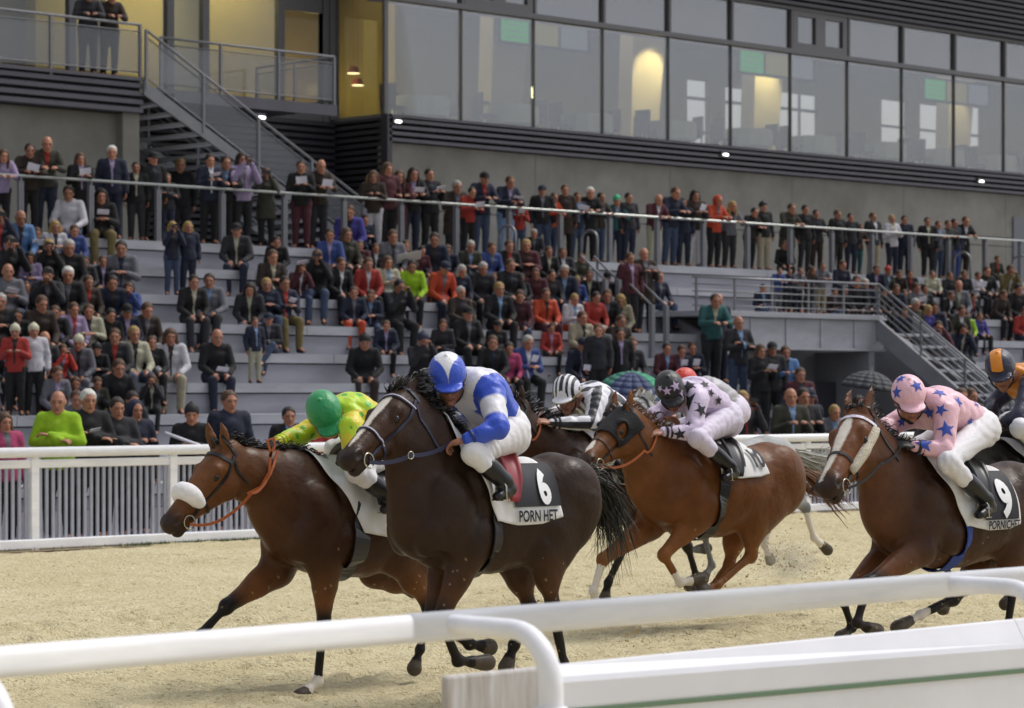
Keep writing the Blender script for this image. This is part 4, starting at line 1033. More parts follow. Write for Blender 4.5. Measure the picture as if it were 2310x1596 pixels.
HA = Horse(dict(T=TA, v=13.15, sc=.96, withers=(880, 465), lx=.9, coat=S('3b2416'), tan=S('7a4d2a'), headtan=.6,
    neck=[((760, 432), (560, 850), .16), ((620, 412), (545, 740), .135), ((500, 402), (475, 665), .11), ((410, 395), (420, 625), .088)],
    poll=(368, 392), nose=(106, 742), ear_up=.6, ear_back=.35,
    legs=dict(nf=[(855, 950), (850, 1195), (822, 1480), (740, 1545)], ff=[(640, 960), (405, 1135), (285, 1262), (215, 1330)],
              nh=[(1190, 900), (1330, 1130), (1290, 1330), (1265, 1415)], fh=[(1090, 960), (1260, 1060), (1400, 1020), (1450, 1060)]), socks={'nf': .12}))
HA.build('racehorse', 'bay racehorse with white fluffy noseband, leading at the left', 'racehorses')
HA.bridle_on(leather)
HA.girth(leather, -.10, .0, .15)
HA.cloth(front=(.24, -.06), rear=(-.50, -.60), down=104, panel=(-.30, -.56, 1.22, 1.47), word='PORNICHET', wordpos=(-.33, 1.085, .06))
HA.mane(hair_b, 700, .085, (1, -.1, .0), 3, .004, droop=.25)
HA.tail(hair_b, [HA.L(-1.4, 1.42), HA.L(-1.65, 1.3), HA.L(-1.85, 1.05)], 200, 4)
# sheepskin noseband
m = MB(); P = HA.hpt(np.full(25, .62), np.linspace(88, -88, 25), .0); m.tube(P, [.026 + .036 * math.sin(PI * i / 24) ** .6 for i in range(25)], 12); m.build('sheepskin_noseband', sheepw, HA.root)
HA.rein(HA.P(640, 420, -.1), tan_l, .07, 1, loop=[HA.P(520, 615, -.16)])
HA.rein(HA.P(560, 400, .1), tan_l, .05, -1)
m = MB(); lp = [HA.P(x, y, -.12) for x, y in ((500, 620), (560, 590), (600, 520), (605, 430), (590, 375), (620, 365), (625, 400), (600, 450))]; 
ribbon(m, lp, [(0, -1, 0)] * len(lp), .02, .006); m.build('rein', tan_l, HA.root)

HB = Horse(dict(T=TB, v=11.8, sc=.97, withers=(700, 522), lx=.80, lean=.9, slim=.85, coat=S('2e1e15'), tan=S('54341c'), yaw=-.14, headtan=.4,
    neck=[((650, 470), (450, 990), .165), ((610, 410), (425, 850), .14), ((560, 330), (395, 700), .12), ((490, 270), (400, 590), .095)],
    poll=(410, 262), nose=(168, 545), ear_up=.1, ear_back=.9, blaze=[(.10, .01, 0), (.15, .036, .0), (.24, .034, 0), (.5, .018, -.002), (.78, .014, -.006), (.86, .006, -.006)],
    legs=dict(nf=[(735, 985), (610, 1290), (690, 1470), (820, 1478)], ff=[(640, 1010), (570, 1280), (740, 1395), (830, 1410)],
              nh=[(1060, 960), (1115, 1240), (1160, 1480), (1110, 1570)], fh=[(930, 1000), (1010, 1230), (940, 1400), (905, 1500)])))
HB.build('racehorse', 'dark brown racehorse with a white blaze, wearing number 6', 'racehorses', .012)
trim = mat('white_trim_band', S('b9b4c4'), .5)
HB.bridle_on(leather_b)
HB.strap('brow_trim', [(.09, 85), (.12, 50), (.13, 0), (.12, -50), (.09, -85)], .008, trim, 30, off=.009, thick=.003)
HB.strap('nose_trim', [(.58, 110), (.60, 60), (.60, 0), (.60, -60), (.58, -110)], .008, trim, 30, off=.009, thick=.003)
HB.girth(leather, -.12, -.06, .10)
HB.cloth(front=(.17, -.07), rear=(-.66, -.76), down=98, num='6', word='PORN HET', panel=(-.26, -.74, 1.235, 1.50), numpos=(-.52, 1.26, .20), wordpos=(-.285, 1.145, .07))
HB.mane(hair_b, 1000, .12, (.9, .1, .0), 5, .004, droop=.2)
HB.tail(hair_b, [HB.P(1318, 690), HB.P(1375, 800), HB.P(1405, 960)], 700, 6, width=.004, spread=.22, mt2=mat('grey_black_hair', S('4a4a40'), .6))
HB.tail(hair_b, [HB.P(1330, 760), HB.P(1330, 900), HB.P(1290, 1000)], 40, 16, spread=.10, width=.003)
rein_l = mat('navy_rein', S('2a2c48'), .5)
HB.rein(HB.P(660, 500, -.12), rein_l, .02, 1, width=.024, loop=[HB.P(480, 555, -.17)])
HB.rein(HB.P(640, 480, .12), rein_l, .02, -1)
m = MB(); c = HB.P(480, 555, -.2); m.tube([c + np.array([.022 * math.cos(t), 0, .022 * math.sin(t)]) for t in np.linspace(0, 2 * PI, 13)], .004, 5); m.build('rein_ring', metal, HB.root)
# saddle
def saddle(h, mt, x0=-.10, x1=-.44, ph=66, th=.03):
    a, b = np.meshgrid(np.linspace(0, 1, 14), np.linspace(-ph, ph, 26), indexing='ij'); bb = np.abs(b) / ph
    X = (x0 - .08 * bb) * (1 - a) + (x1 + .16 * bb ** 1.3) * a; P = h.barrel(X.ravel(), b.ravel(), .030).reshape(14, 26, 3); N = h.F.grad(P)
    rise = .018 + .05 * (np.abs(a - .5) * 2) ** 3 * np.cos(np.radians(b)) ** 2; P = P + N * rise[..., None]
    idx = np.arange(14 * 26).reshape(14, 26); q = np.stack([idx[:-1, :-1], idx[:-1, 1:], idx[1:, 1:], idx[1:, :-1]], -1).reshape(-1, 4)
    me = np_mesh('saddle', P.reshape(-1, 3), q[:, ::-1]); me.materials.append(mt); o = link('saddle', me, None, h.root); md = o.modifiers.new('s', 'SOLIDIFY'); md.thickness = .022; md.offset = -1; return o
red_s = mat('red_saddle', S('8e3038'), .45, nz=.1)
saddle(HB, red_s, -.12, -.44, 70); saddle(HA, leather)

HD = Horse(dict(T=TD_, v=14.25, sc=1.0, withers=(975, 463), lx=.9, coat=S('653c1c'), tan=S('80512a'), points=S('5a3420'), bay=False, headtan=.2,
    neck=[((870, 430), (650, 900), .16), ((790, 400), (612, 760), .14), ((710, 345), (602, 640), .12), ((620, 290), (590, 560), .10)],
    poll=(560, 290), nose=(322, 580), yaw=-.10, ear_up=.55, ear_back=.6, blaze=[(.6, .0, 0), (.68, .02, .0), (.78, .024, 0), (.84, .004, 0)],
    legs=dict(nf=[(1000, 930), (812, 1140), (905, 1300), (1030, 1275)], ff=[(740, 960), (460, 1165), (405, 1350), (420, 1440)],
              nh=[(1320, 930), (1320, 1140), (1120, 1315), (1030, 1345)], fh=[(1240, 960), (1190, 1190), (1090, 1330), (1010, 1350)]), socks={'nf': .42, 'ff': .95}))
HD.build('racehorse', 'chestnut racehorse in a black eye hood, wearing number 10', 'racehorses', .014)
HD.bridle_on(leather, nose=mat('brown_band', S('4c3426'), .5))
HD.girth(leather, -.13, -.05, .11)
HD.cloth(front=(.12, -.08), rear=(-.62, -.68), down=66, num=None, word=None, panel=None, fold=.016)
cl = [o for o in HD.root.children if o.name.startswith('number_cloth')][0]
HD.text('10', (-.48, 1.375, .13), .046, ink, cl, 'numeral', True, shear=.15)
HD.text('V', (-.30, 1.38, .12), .046, ink, cl, 'lettering', True, wscale=1.5)
HD.mane(hair_c, 200, .10, (.8, .1, .25), 7, .006)
HD.tail(hair_c, [HD.P(1680, 700), HD.P(1760, 770), HD.P(1850, 850)], 260, 8, spread=.13, width=.006)
HD.tail(hair_c, [HD.P(1650, 760), HD.P(1700, 790), HD.P(1800, 800)], 60, 18, spread=.10, width=.004)
saddle(HD, leather)
HD.rein(HD.P(760, 440, -.1), tan_l, .06, 1, loop=[HD.P(700, 535, -.14)])
def hood(h, mt):
    s_, ph = np.meshgrid(np.linspace(.0, .47, 30), np.linspace(-112, 112, 61), indexing='ij'); P = h.hpt(s_.ravel(), ph.ravel(), .009)
    idx = np.arange(30 * 61).reshape(30, 61); q = np.stack([idx[:-1, :-1], idx[:-1, 1:], idx[1:, 1:], idx[1:, :-1]], -1).reshape(-1, 4)
    keep = []
    S2, P2 = s_.ravel(), ph.ravel()
    for f in q:
        cs, cp = S2[f].mean(), P2[f].mean()
        if ((cs - .33) / .088) ** 2 + ((abs(cp) - 66) / 24) ** 2 < 1: continue
        if cs < .05 and 18 < abs(cp) < 40: continue
        keep.append(f)
    me = np_mesh('hood', P, np.array(keep)); me.materials.append(mt); o = link('hood', me, None, h.root); md = o.modifiers.new('s', 'SOLIDIFY'); md.thickness = .006; return o
hood(HD, hood_m)

HF = Horse(dict(T=TF, v=11.15, sc=.96, withers=(905, 612), coat=S('3a2417'), tan=S('70452a'), headtan=.85, yaw=-.16,
    neck=[((860, 600), (590, 1010), .165), ((770, 565), (585, 890), .14), ((700, 500), (568, 790), .12), ((620, 420), (560, 690), .10)],
    poll=(530, 372), nose=(372, 735), ear_up=.25, ear_back=.9, hs=1.25, blaze=[(.10, .0, 0), (.16, .02, .0), (.26, .032, 0), (.42, .03, .0), (.6, .02, .004), (.8, .02, .01), (.92, .012, .02)],
    legs=dict(nf=[(860, 1050), (600, 1215), (545, 1410), (640, 1450)], ff=[(700, 1060), (475, 1290), (520, 1430), (470, 1480)],
              nh=[(1290, 1080), (1300, 1230), (1275, 1420), (1230, 1490)], fh=[(1180, 1080), (1010, 1295), (850, 1370), (740, 1435)]), socks={'fh': .25}))
HF.build('racehorse', 'bay racehorse with a blaze and sheepskin cheekpieces, wearing number 9', 'racehorses', .013)
HF.bridle_on(leather, brow=mat('white_browband', S('d5cfdf'), .6, nz=.3, nscale=50))
HF.girth(mat('blue_girth', S('27408e'), .7, nz=.08), -.12, -.06, .11)
HF.cloth(front=(.24, -.02), rear=(-.66, -.70), down=104, panel=(-.24, -.66, 1.16, 1.50), num='9', numpos=(-.42, 1.19, .25), word='PORNICHET', wordpos=(-.27, 1.095, .06))
HF.mane(hair_b, 220, .10, (.8, .1, .2), 9, .005)
HF.tail(hair_b, [HF.L(-1.4, 1.42), HF.L(-1.7, 1.25), HF.L(-1.9, 1.0)], 120, 10)
saddle(HF, leather)
for k_ in (1, -1):
    P = HF.hpt(np.linspace(.13, .66, 16), np.full(16, 84.) * k_, .006); m = MB(); m.tube(P, [.03 + .010 * math.sin(PI * i / 15) for i in range(16)], 10); m.build('sheepskin_cheekpiece', sheep, HF.root)
HF.rein(HF.P(770, 540, -.1), leather, .03, 1, loop=[HF.P(660, 640, -.15)])

HC = Horse(dict(T=TD_, v=15.35, sc=.98, withers=(335, 430), coat=S('3a2519'), tan=S('52331f'),
    neck=[((200, 400), (90, 800), .15), ((100, 350), (30, 700), .13), ((20, 300), (-40, 600), .11), ((-40, 250), (-90, 520), .09)],
    poll=(-50, 245), nose=(-290, 520), ear_up=.6, ear_back=.5,
    legs=dict(nf=[(380, 830), (150, 1020), (60, 1230), (-20, 1260)], ff=[(290, 830), (60, 930), (-60, 1060), (-110, 1110)],
              nh=[(680, 820), (600, 1060), (490, 1300), (470, 1390)], fh=[(800, 820), (950, 1090), (1000, 1260), (960, 1320)]), ))
HC.build('racehorse', 'brown racehorse half hidden between numbers 6 and 10, under the striped jockey', 'racehorses', .018)
HC.mane(hair_b, 200, .14, (.7, .1, .4), 11, .008); HC.bridle_on(leather)
HC.cloth(front=(.05, -.12), rear=(-.5, -.55), down=90, panel=None)
HC.rein(HC.P(100, 365, -.1), tan_l, .05, 1, loop=[HC.P(40, 470, -.12)])
saddle(HC, leather)
HC.tail(hair_b, [HC.L(-1.4, 1.42), HC.L(-1.6, 1.2), HC.L(-1.7, 1.0)], 80, 12)

HE = Horse(dict(T=TD_, v=16.25, sc=1.0, withers=(1010, 425), coat=S('a6a7a6'), tan=S('9a9b9b'), points=S('6c6d6e'), bay=True, grey=True, muzzle=S('58585a'),
    neck=[((880, 370), (720, 720), .15), ((800, 320), (680, 620), .13), ((740, 260), (640, 520), .11), ((680, 235), (590, 450), .09)],
    poll=(665, 240), nose=(450, 480), ear_up=.25, ear_back=.8,
    legs=dict(nf=[(1070, 800), (1045, 1010), (1090, 1200), (1040, 1280)], ff=[(1000, 800), (900, 960), (960, 1110), (1060, 1100)],
              nh=[(1480, 760), (1630, 860), (1680, 1040), (1760, 1110)], fh=[(1400, 780), (1430, 930), (1395, 1080), (1430, 1170)]), socks={'nh': .9, 'fh': .5}))
HE.build('racehorse', 'grey racehorse behind the chestnut, galloping on the far side of the field', 'racehorses', .018)
HE.cloth(front=(.05, -.12), rear=(-.5, -.55), down=90, panel=None)
HE.mane(hair_g, 150, .12, (.8, .1, .3), 13, .008); HE.bridle_on(leather)
HE.tail(hair_g, [HE.P(1630, 590), HE.P(1720, 640), HE.P(1860, 600)], 260, 14, spread=.20, width=.008)

HG = Horse(dict(T=TF, v=12.25, sc=.97, withers=(1235, 535), coat=S('1b1614'), tan=S('2a1f19'),
    neck=[((1170, 520), (1000, 900), .155), ((1090, 490), (960, 800), .13), ((1010, 450), (920, 720), .11), ((950, 410), (880, 640), .09)],
    poll=(940, 410), nose=(720, 620), ear_up=.5, ear_back=.6,
    legs=dict(nf=[(1230, 950), (1080, 1120), (1000, 1280), (960, 1340)], ff=[(1150, 950), (960, 1100), (1010, 1230), (1060, 1250)],
              nh=[(1560, 900), (1650, 1130), (1600, 1300), (1560, 1380)], fh=[(1500, 900), (1420, 1120), (1300, 1250), (1260, 1320)])))
HG.build('racehorse', 'black racehorse mostly hidden behind the pink jockey, cut by the right edge', 'racehorses', .018)
HG.mane(hair_b, 160, .12, (.7, .1, .35), 15, .007); HG.bridle_on(leather)
HG.cloth(front=(.05, -.12), rear=(-.5, -.55), down=90, panel=None)
HG.rein(HG.P(1210, 470, -.1), tan_l, .09, 1, width=.014)
saddle(HG, leather)
# ================================================================ people: shared head, hands and cloth
def skin_mat():
    m = bpy.data.materials.new('skin'); m.use_nodes = True; n = m.node_tree; L = n.links.new; b = n.nodes['Principled BSDF']
    b.inputs['Roughness'].default_value = .5; b.inputs['Subsurface Weight'].default_value = .0
    at = n.nodes.new('ShaderNodeAttribute'); at.attribute_name = 'col'; oi = n.nodes.new('ShaderNodeObjectInfo')
    r = n.nodes.new('ShaderNodeMapRange'); r.inputs['To Min'].default_value = .78; r.inputs['To Max'].default_value = 1.12; L(oi.outputs['Random'], r.inputs['Value'])
    mu = n.nodes.new('ShaderNodeVectorMath'); mu.operation = 'SCALE'; L(at.outputs['Color'], mu.inputs[0]); L(r.outputs[0], mu.inputs['Scale']); L(mu.outputs[0], b.inputs['Base Color']); return m
SKIN = skin_mat(); SKC = np.array(S('a8735a'))
def silk_mat(name, c0, c1, c2=None, rough=.42):
    m = bpy.data.materials.new(name); m.use_nodes = True; n = m.node_tree; L = n.links.new; b = n.nodes['Principled BSDF']
    b.inputs['Roughness'].default_value = rough; b.inputs['Sheen Weight'].default_value = .15
    cur = tuple(c0) + (1,)
    for an, c in (('pat', c1), ('pat2', c2)):
        if c is None: continue
        at = n.nodes.new('ShaderNodeAttribute'); at.attribute_name = an
        r = n.nodes.new('ShaderNodeMapRange'); r.inputs['From Min'].default_value = -.003; r.inputs['From Max'].default_value = .003; L(at.outputs['Fac'], r.inputs['Value'])
        mx = n.nodes.new('ShaderNodeMix'); mx.data_type = 'RGBA'; L(r.outputs[0], mx.inputs[0])
        if isinstance(cur, tuple): mx.inputs[6].default_value = cur
        else: L(cur, mx.inputs[6])
        mx.inputs[7].default_value = tuple(c) + (1,); cur = mx.outputs[2]
    if not isinstance(cur, tuple): L(cur, b.inputs['Base Color'])
    else: b.inputs['Base Color'].default_value = cur
    tc = n.nodes.new('ShaderNodeTexCoord'); t = n.nodes.new('ShaderNodeTexNoise'); t.inputs['Scale'].default_value = 22; t.inputs['Detail'].default_value = 3; t.inputs['Distortion'].default_value = 1.5; L(tc.outputs['Object'], t.inputs['Vector'])
    bp = n.nodes.new('ShaderNodeBump'); bp.inputs['Strength'].default_value = .35; bp.inputs['Distance'].default_value = .015; L(t.outputs['Fac'], bp.inputs['Height']); L(bp.outputs[0], b.inputs['Normal'])
    return m
def unit(v): v = np.asarray(v, float); return v / np.linalg.norm(v)
def head_field(F, c, f, up, s=1.0):
    """c: centre of the skull, f: where the face looks, up: crown direction"""
    f = unit(f); up = unit(up - f * np.dot(up, f)); w = np.cross(f, up); R = np.stack([w, f, up], 1)
    q = lambda a, b, d: c + w * a * s + f * b * s + up * d * s
    F.ell(q(0, -.012, .02), (.073 * s, .093 * s, .092 * s), R, k=.02)
    F.ell(q(0, .018, -.03), (.06 * s, .068 * s, .085 * s), R, k=.03)
    F.chain([q(-.035, .03, -.085), q(0, .066, -.103), q(.035, .03, -.085)], [.022 * s, .024 * s, .022 * s], k=.025)
    F.chain([q(0, .083, .01), q(0, .102, -.033)], [.010 * s, .014 * s], k=.012)
    F.chain([q(-.045, .064, .022), q(0, .080, .026), q(.045, .064, .022)], [.012 * s] * 3, k=.015)
    F.chain([q(-.02, .079, -.064), q(0, .086, -.064), q(.02, .079, -.064)], [.010 * s] * 3, k=.008)
    for k_ in (-1, 1):
        F.ell(q(k_ * .031, .088, .004), (.017 * s, .014 * s, .011 * s), R, k=.008, op='-')
        F.ell(q(k_ * .074, -.012, -.008), (.012 * s, .02 * s, .031 * s), R, k=.006)
    return q, R
def paint_head(V, col, c, f, up, s=1.0, brow=(.06, .04, .03)):
    f = unit(f); up = unit(up - f * np.dot(up, f)); w = np.cross(f, up); r = V - c; a, b, d = r @ w / s, r @ f / s, r @ up / s
    front = b > .045
    def put(mask, c2, k_=1.0): col[mask] = col[mask] * (1 - k_) + np.array(c2) * k_
    put(front & (np.abs(d + .064) < .009) & (np.abs(a) < .026), S('7a443c'), .7)
    for k_ in (-1, 1):
        put(front & (((a - k_ * .031) / .017) ** 2 + ((d - .003) / .009) ** 2 < 1), S('3a2c28'), .85)
        put(front & (np.abs(a - k_ * .033) < .021) & (np.abs(d - .024) < .007), brow, .7)
    put(front & (np.abs(np.abs(a) - .035) < .02) & (np.abs(d + .035) < .02), S('a86a55'), .3)
def hand_field(F, wrist, d, palm_n, s=1.0, curl=.9, thumb=1):
    """wrist point, d: direction of the fingers, palm_n: direction the palm faces"""
    d = unit(d); n = unit(palm_n - d * np.dot(palm_n, d)); w = np.cross(d, n)
    wr = np.array(wrist, float); pal = wr + d * .055 * s
    F.ell(pal, (.042 * s, .015 * s, .048 * s), np.stack([w, n, d], 1), k=.012)
    for i in range(4):
        a = (i - 1.5) * .020 * s; L = [.068, .078, .073, .058][i] * s; b0 = wr + d * .092 * s + w * a; 
        pts = [b0]; dd = d.copy()
        for j, fr in enumerate((.42, .32, .26)):
            ang = curl * (.55 + .35 * j); dd = unit(dd * math.cos(ang) + n * math.sin(ang) * 1.0) if j == 0 else unit(dd * math.cos(curl * .7) + np.cross(w, dd) * -math.sin(curl * .7) * (1 if np.dot(np.cross(w, d), n) < 0 else -1))
            pts.append(pts[-1] + dd * L * fr)
        F.chain(pts, [.0095 * s, .009 * s, .0085 * s, .0075 * s], k=.005)
    t0 = wr + d * .03 * s + w * thumb * .032 * s; t1 = t0 + (d * .6 + w * thumb * .7 + n * .3) * .035 * s; t2 = t1 + (d * .9 + n * .5) * .032 * s
    F.chain([t0, t1, t2], [.013 * s, .0105 * s, .009 * s], k=.008)
# ================================================================ jockeys
STAR = [(math.sin(2 * PI * i / 10) * (1 if i % 2 == 0 else .42), math.cos(2 * PI * i / 10) * (1 if i % 2 == 0 else .42)) for i in range(10)]
def decal(F, hit, up, size, outline=STAR, off=.003, rot=0):
    """a flat outline laid on the surface of field F around the point hit"""
    nrm = F.grad(hit[None])[0]; up = unit(up - nrm * np.dot(up, nrm)); w = np.cross(up, nrm)
    c_, s_ = math.cos(rot), math.sin(rot); V = [(0, 0)]; n = len(outline)
    rings = [.33, .66, 1]
    for q in rings: V += [(x * q, y * q) for x, y in outline]
    V = [(x * c_ - y * s_, x * s_ + y * c_) for x, y in V]
    P = np.array([hit + w * x * size + up * y * size for x, y in V])
    for _ in range(5): P = P - nrm * (F.ev(P) - off)[:, None] * .8
    fs = [(0, 1 + i, 1 + (i + 1) % n) for i in range(n)]
    for r in range(2):
        a = 1 + r * n; b = a + n
        fs += [(a + i, b + i, b + (i + 1) % n, a + (i + 1) % n) for i in range(n)]
    return P, fs
def trace(F, px, py, D0=8):
    d = np.array(ray(px, py)); L = np.linalg.norm(d); d = d / L; p = np.array(CAM) + d * D0 * L
    for _ in range(160):
        f = float(F.ev(p[None])[0]); 
        if f < .0015: return p
        p = p + d * min(f * .85, .8)
        if (p @ np.array(FW)) > 40: return None
    return p
class Jockey:
    def __init__(j, sp):
        j.sp = sp; T, v = sp['T'], sp['v']; P = lambda q: np.array(onv(*T(q[0], q[1]), v + (q[2] if len(q) > 2 else 0))); j.P = P
        g = {k_: P(sp[k_]) for k_ in ('neck', 'chest', 'waist', 'pelvis', 'head')}
        s = j.s = sp.get('s', 1.14)
        B = j.body = Field(); J = j.jf = Field(); T_ = j.tr = Field(); j.boots = []
        f = unit(sp['face']); up = unit(sp.get('crown', (.45, 0, .9))); j.f, j.up = f, up
        hc = j.hc = g['head']; head_field(B, hc, f, up, s)
        B.chain([hc - f * .02 * s - up * .06 * s, g['neck']], [.056 * s, .06 * s], k=.02)
        tor = [g['neck'], g['chest'], g['waist'], g['pelvis']]
        j.tor = tor
        B.chain(tor, [(.07, .12), (.11, .15), (.09, .125), (.10, .14)], k=.04)
        nk = g['neck'] + (g['chest'] - g['neck']) * .25
        J.chain([nk, g['chest'], g['waist'], g['waist'] + (g['pelvis'] - g['waist']) * .55], [(.095 * s, .155 * s), (.135 * s, .185 * s), (.118 * s, .162 * s), (.112 * s, .155 * s)], k=.05, tag='t')
        J.chain([g['neck'] - unit(nk - g['neck']) * .01, nk], [.068 * s, .085 * s], k=.02, tag='t')
        T_.chain([g['waist'] + (g['pelvis'] - g['waist']) * .35, g['pelvis'], g['pelvis'] + unit(g['pelvis'] - g['waist']) * .05], [(.105 * s, .15 * s), (.135 * s, .175 * s), (.12 * s, .16 * s)], k=.05)
        j.arms = []
        for sd, ks in ((-1, ('nsh', 'nel', 'nwr', 'nha')), (1, ('fsh', 'fel', 'fwr', 'fha'))):
            a, b, c, d = [P(sp[k_]) for k_ in ks]; j.arms.append((a, b, c, d))
            B.chain([a, b, c], [.05 * s, .042 * s, .03 * s], k=.02)
            J.chain([a + (g['chest'] - a) * .35, a, a + (b - a) * .5, b], [.085 * s, .078 * s, .066 * s, .058 * s], k=.04, tag='a%d' % sd)
            J.chain([b, b + (c - b) * .5, c], [.058 * s, .052 * s, .036 * s], k=.02, tag='f%d' % sd)
            hd = unit(d - c); hand_field(B, c + hd * .01, hd, np.array([.15, -sd * .4, -.9]), s, 1.0, thumb=-1)
        j.legs = []
        for sd, ks in ((-1, ('nhip', 'nkn', 'nan', 'nto')), (1, ('fhip', 'fkn', 'fan', 'fto'))):
            a, b, c, d = [P(sp[k_]) for k_ in ks]; j.legs.append((a, b, c, d))
            B.chain([a, b, c], [.075 * s, .05 * s, .026 * s], k=.03)
            B.chain([c, c + np.array([.03, 0, -.03]) * s, c + np.array([.02, 0, -.035]) * s + (d - c) * .6], [.024 * s, .02 * s, .018 * s], k=.02)
            bt = b + (c - b) * .52; Bo = Field(); j.boots.append(Bo)
            T_.chain([a, a + (b - a) * .5, b], [(.105 * s, .10 * s), (.084 * s, .078 * s), (.062 * s, .06 * s)], k=.05)
            T_.chain([b, b + (c - b) * .35, bt + (c - b) * .05], [.062 * s, .058 * s, .046 * s], k=.03)
            Bo.chain([bt - (c - b) * .02, b + (c - b) * .65, c + (c - b) * .0], [.056 * s, .056 * s, .045 * s], k=.02)
            sole = unit(d - c); hl = c + np.array([.04, 0, -.045]) * s
            Bo.chain([c, hl], [.045 * s, .038 * s], k=.02); Bo.chain([hl, hl + (d - hl) * .55, d], [(.036 * s, .036 * s), (.034 * s, .042 * s), (.026 * s, .036 * s)], k=.02)
    def build(j, name, label):
        sp = j.sp; s = j.s
        r = thing(name, tuple(j.tor[3]), label, 'person', 'jockeys'); j.root = r
        vs = sp.get('vox', .0075)
        V, Q = j.body.surface(vs, smooth=1); me = np_mesh('person', V, Q); col = np.tile(SKC, (len(V), 1)); paint_head(V, col, j.hc, j.f, j.up, s)
        if sp.get('glove'):
            for a in j.arms:
                dd = np.linalg.norm(V - a[3], axis=1); tt = (V - a[2]) @ unit(a[3] - a[2]); col[(dd < .16) & (tt > -.01)] = sp['glove']
        setattr_c(me, 'col', col); me.materials.append(SKIN); link('body', me, None, r)
        # silks
        V, Q = j.jf.surface(vs * 1.15, disp=folds(.009, 30, sp.get('seed', 1)), smooth=1); me = np_mesh('silks', V, Q)
        p1, p2 = sp['pattern'](j, V) if sp.get('pattern') else (np.full(len(V), -1.), np.full(len(V), -1.))
        me.materials.append(sp['silk']); setattr_f(me, 'pat', np.clip(p1, -.05, .05)); setattr_f(me, 'pat2', np.clip(p2, -.05, .05))
        o = link('silks', me, None, r); j.silks = o
        if sp.get('stars'): j.stars(o, j.jf, sp['stars'], sp['star_mat'])
        V, Q = j.tr.surface(vs * 1.25, disp=folds(.0065, 36, sp.get('seed', 1) + 7), smooth=1); me = np_mesh('breeches', V, Q); me.materials.append(sp.get('breech') or mat('white_breeches', S('dedce0'), .6, nz=.03, nscale=30, bump=.2, bscale=35)); link('breeches', me, None, r)
        for Bo in j.boots: V, Q = Bo.surface(vs * 1.25, smooth=1); me = np_mesh('boot', V, Q); me.materials.append(mat('boot_black', S('17171b'), .3, bump=.1, bscale=25)); link('boot', me, None, r)
        # cuffs
        for a in j.arms:
            d = unit(a[2] - a[1]); 
            for k_, tt in enumerate((-.02, -.055)):
                m = MB(); c = a[2] + d * tt; m.tube([c - d * .009, c + d * .009], [.043 * s + .002 * k_] * 2, 14); m.build('cuff_band', sp.get('cuff') or mat('cuff_black', S('1c1c22'), .6), r)
        # helmet
        H = Field(); f, up = j.f, j.up; w = np.cross(f, unit(up - f * np.dot(up, f))); up = unit(up - f * np.dot(up, f)); R = np.stack([w, f, up], 1); c = j.hc
        q = lambda a, b, d: c + w * a * s + f * b * s + up * d * s
        H.ell(q(0, -.012, .045), (.100 * s, .122 * s, .105 * s), R, k=.02); H.ell(q(0, -.012, -.085), (.13 * s, .15 * s, .075 * s), R, k=.015, op='-')
        H.ell(q(0, .10, .022), (.078 * s, .075 * s, .012 * s), R, k=.012)
        if sp.get('pom', True): H.ell(q(0, -.0, .152), (.012 * s, .012 * s, .008 * s), R, k=.006)
        V, Q = H.surface(.0075, smooth=1, disp=folds(.0015, 60, 3)); me = np_mesh('helmet', V, Q); hp = sp.get('hpat'); rel = V - c; a_, b_, d_ = rel @ w / s, rel @ f / s, rel @ up / s
        h1, h2 = hp(a_, b_, d_) if hp else (np.full(len(V), -1.), np.full(len(V), -1.))
        me.materials.append(sp['cap']); setattr_f(me, 'pat', np.clip(h1, -.05, .05)); setattr_f(me, 'pat2', np.clip(h2, -.05, .05)); o = link('helmet', me, None, r)
        if sp.get('hstars'): j.stars(o, H, sp['hstars'], sp.get('hstar_mat', sp.get('star_mat')))
        j.H = H
        # band round the cap
        m = MB(); an = np.linspace(0, 2 * PI, 33); P_ = np.array([q(0, -.012, .018) + w * math.cos(t) * .2 + f * math.sin(t) * .2 for t in an]); base = np.array([q(0, -.012, .018)] * 33)
        P_ = shoot(H, base, P_ - base, .25, .002); N = H.grad(P_); ribbon(m, P_, N, .018, .003); m.build('helmet_band', sp.get('band') or mat('band_dark', S('22222c'), .5), r)
        # goggles and chin strap
        m = MB(); P_ = []; 
        for t in np.linspace(-1, 1, 15):
            P_.append(q(.074 * math.sin(t * 1.35), .092 * math.cos(t * 1.1) + .004, .004))
        ribbon(m, P_, [unit(p - q(0, 0, 0)) for p in P_], .042, .008); m.build('goggles', mat('goggle_dark', (.012, .012, .014), .12, spec=.8), r)
        m = MB(); P_ = [q(.078 * math.sin(t), .045 + .02 * math.cos(t), -.108 * math.cos(t * .92)) for t in np.linspace(-1.5, 1.5, 14)]; m.tube(P_, .006, 5); m.build('chin_strap', leather, r)
        # stirrups
        for lg in j.legs:
            d_ = lg[3] - lg[2]; c = lg[2] + np.array([.0, 0, -.07]) + (lg[3] - lg[2]) * .45; m = MB(); m.box(c - np.array([.03, .05, .006]), c + np.array([.03, .05, .002])); m.tube([c + (0, -.05, 0), c + (0, -.045, .08), c + (0, 0, .12), c + (0, .045, .08), c + (0, .05, 0)], .006, 6); m.build('stirrup', metal, r)
        return j
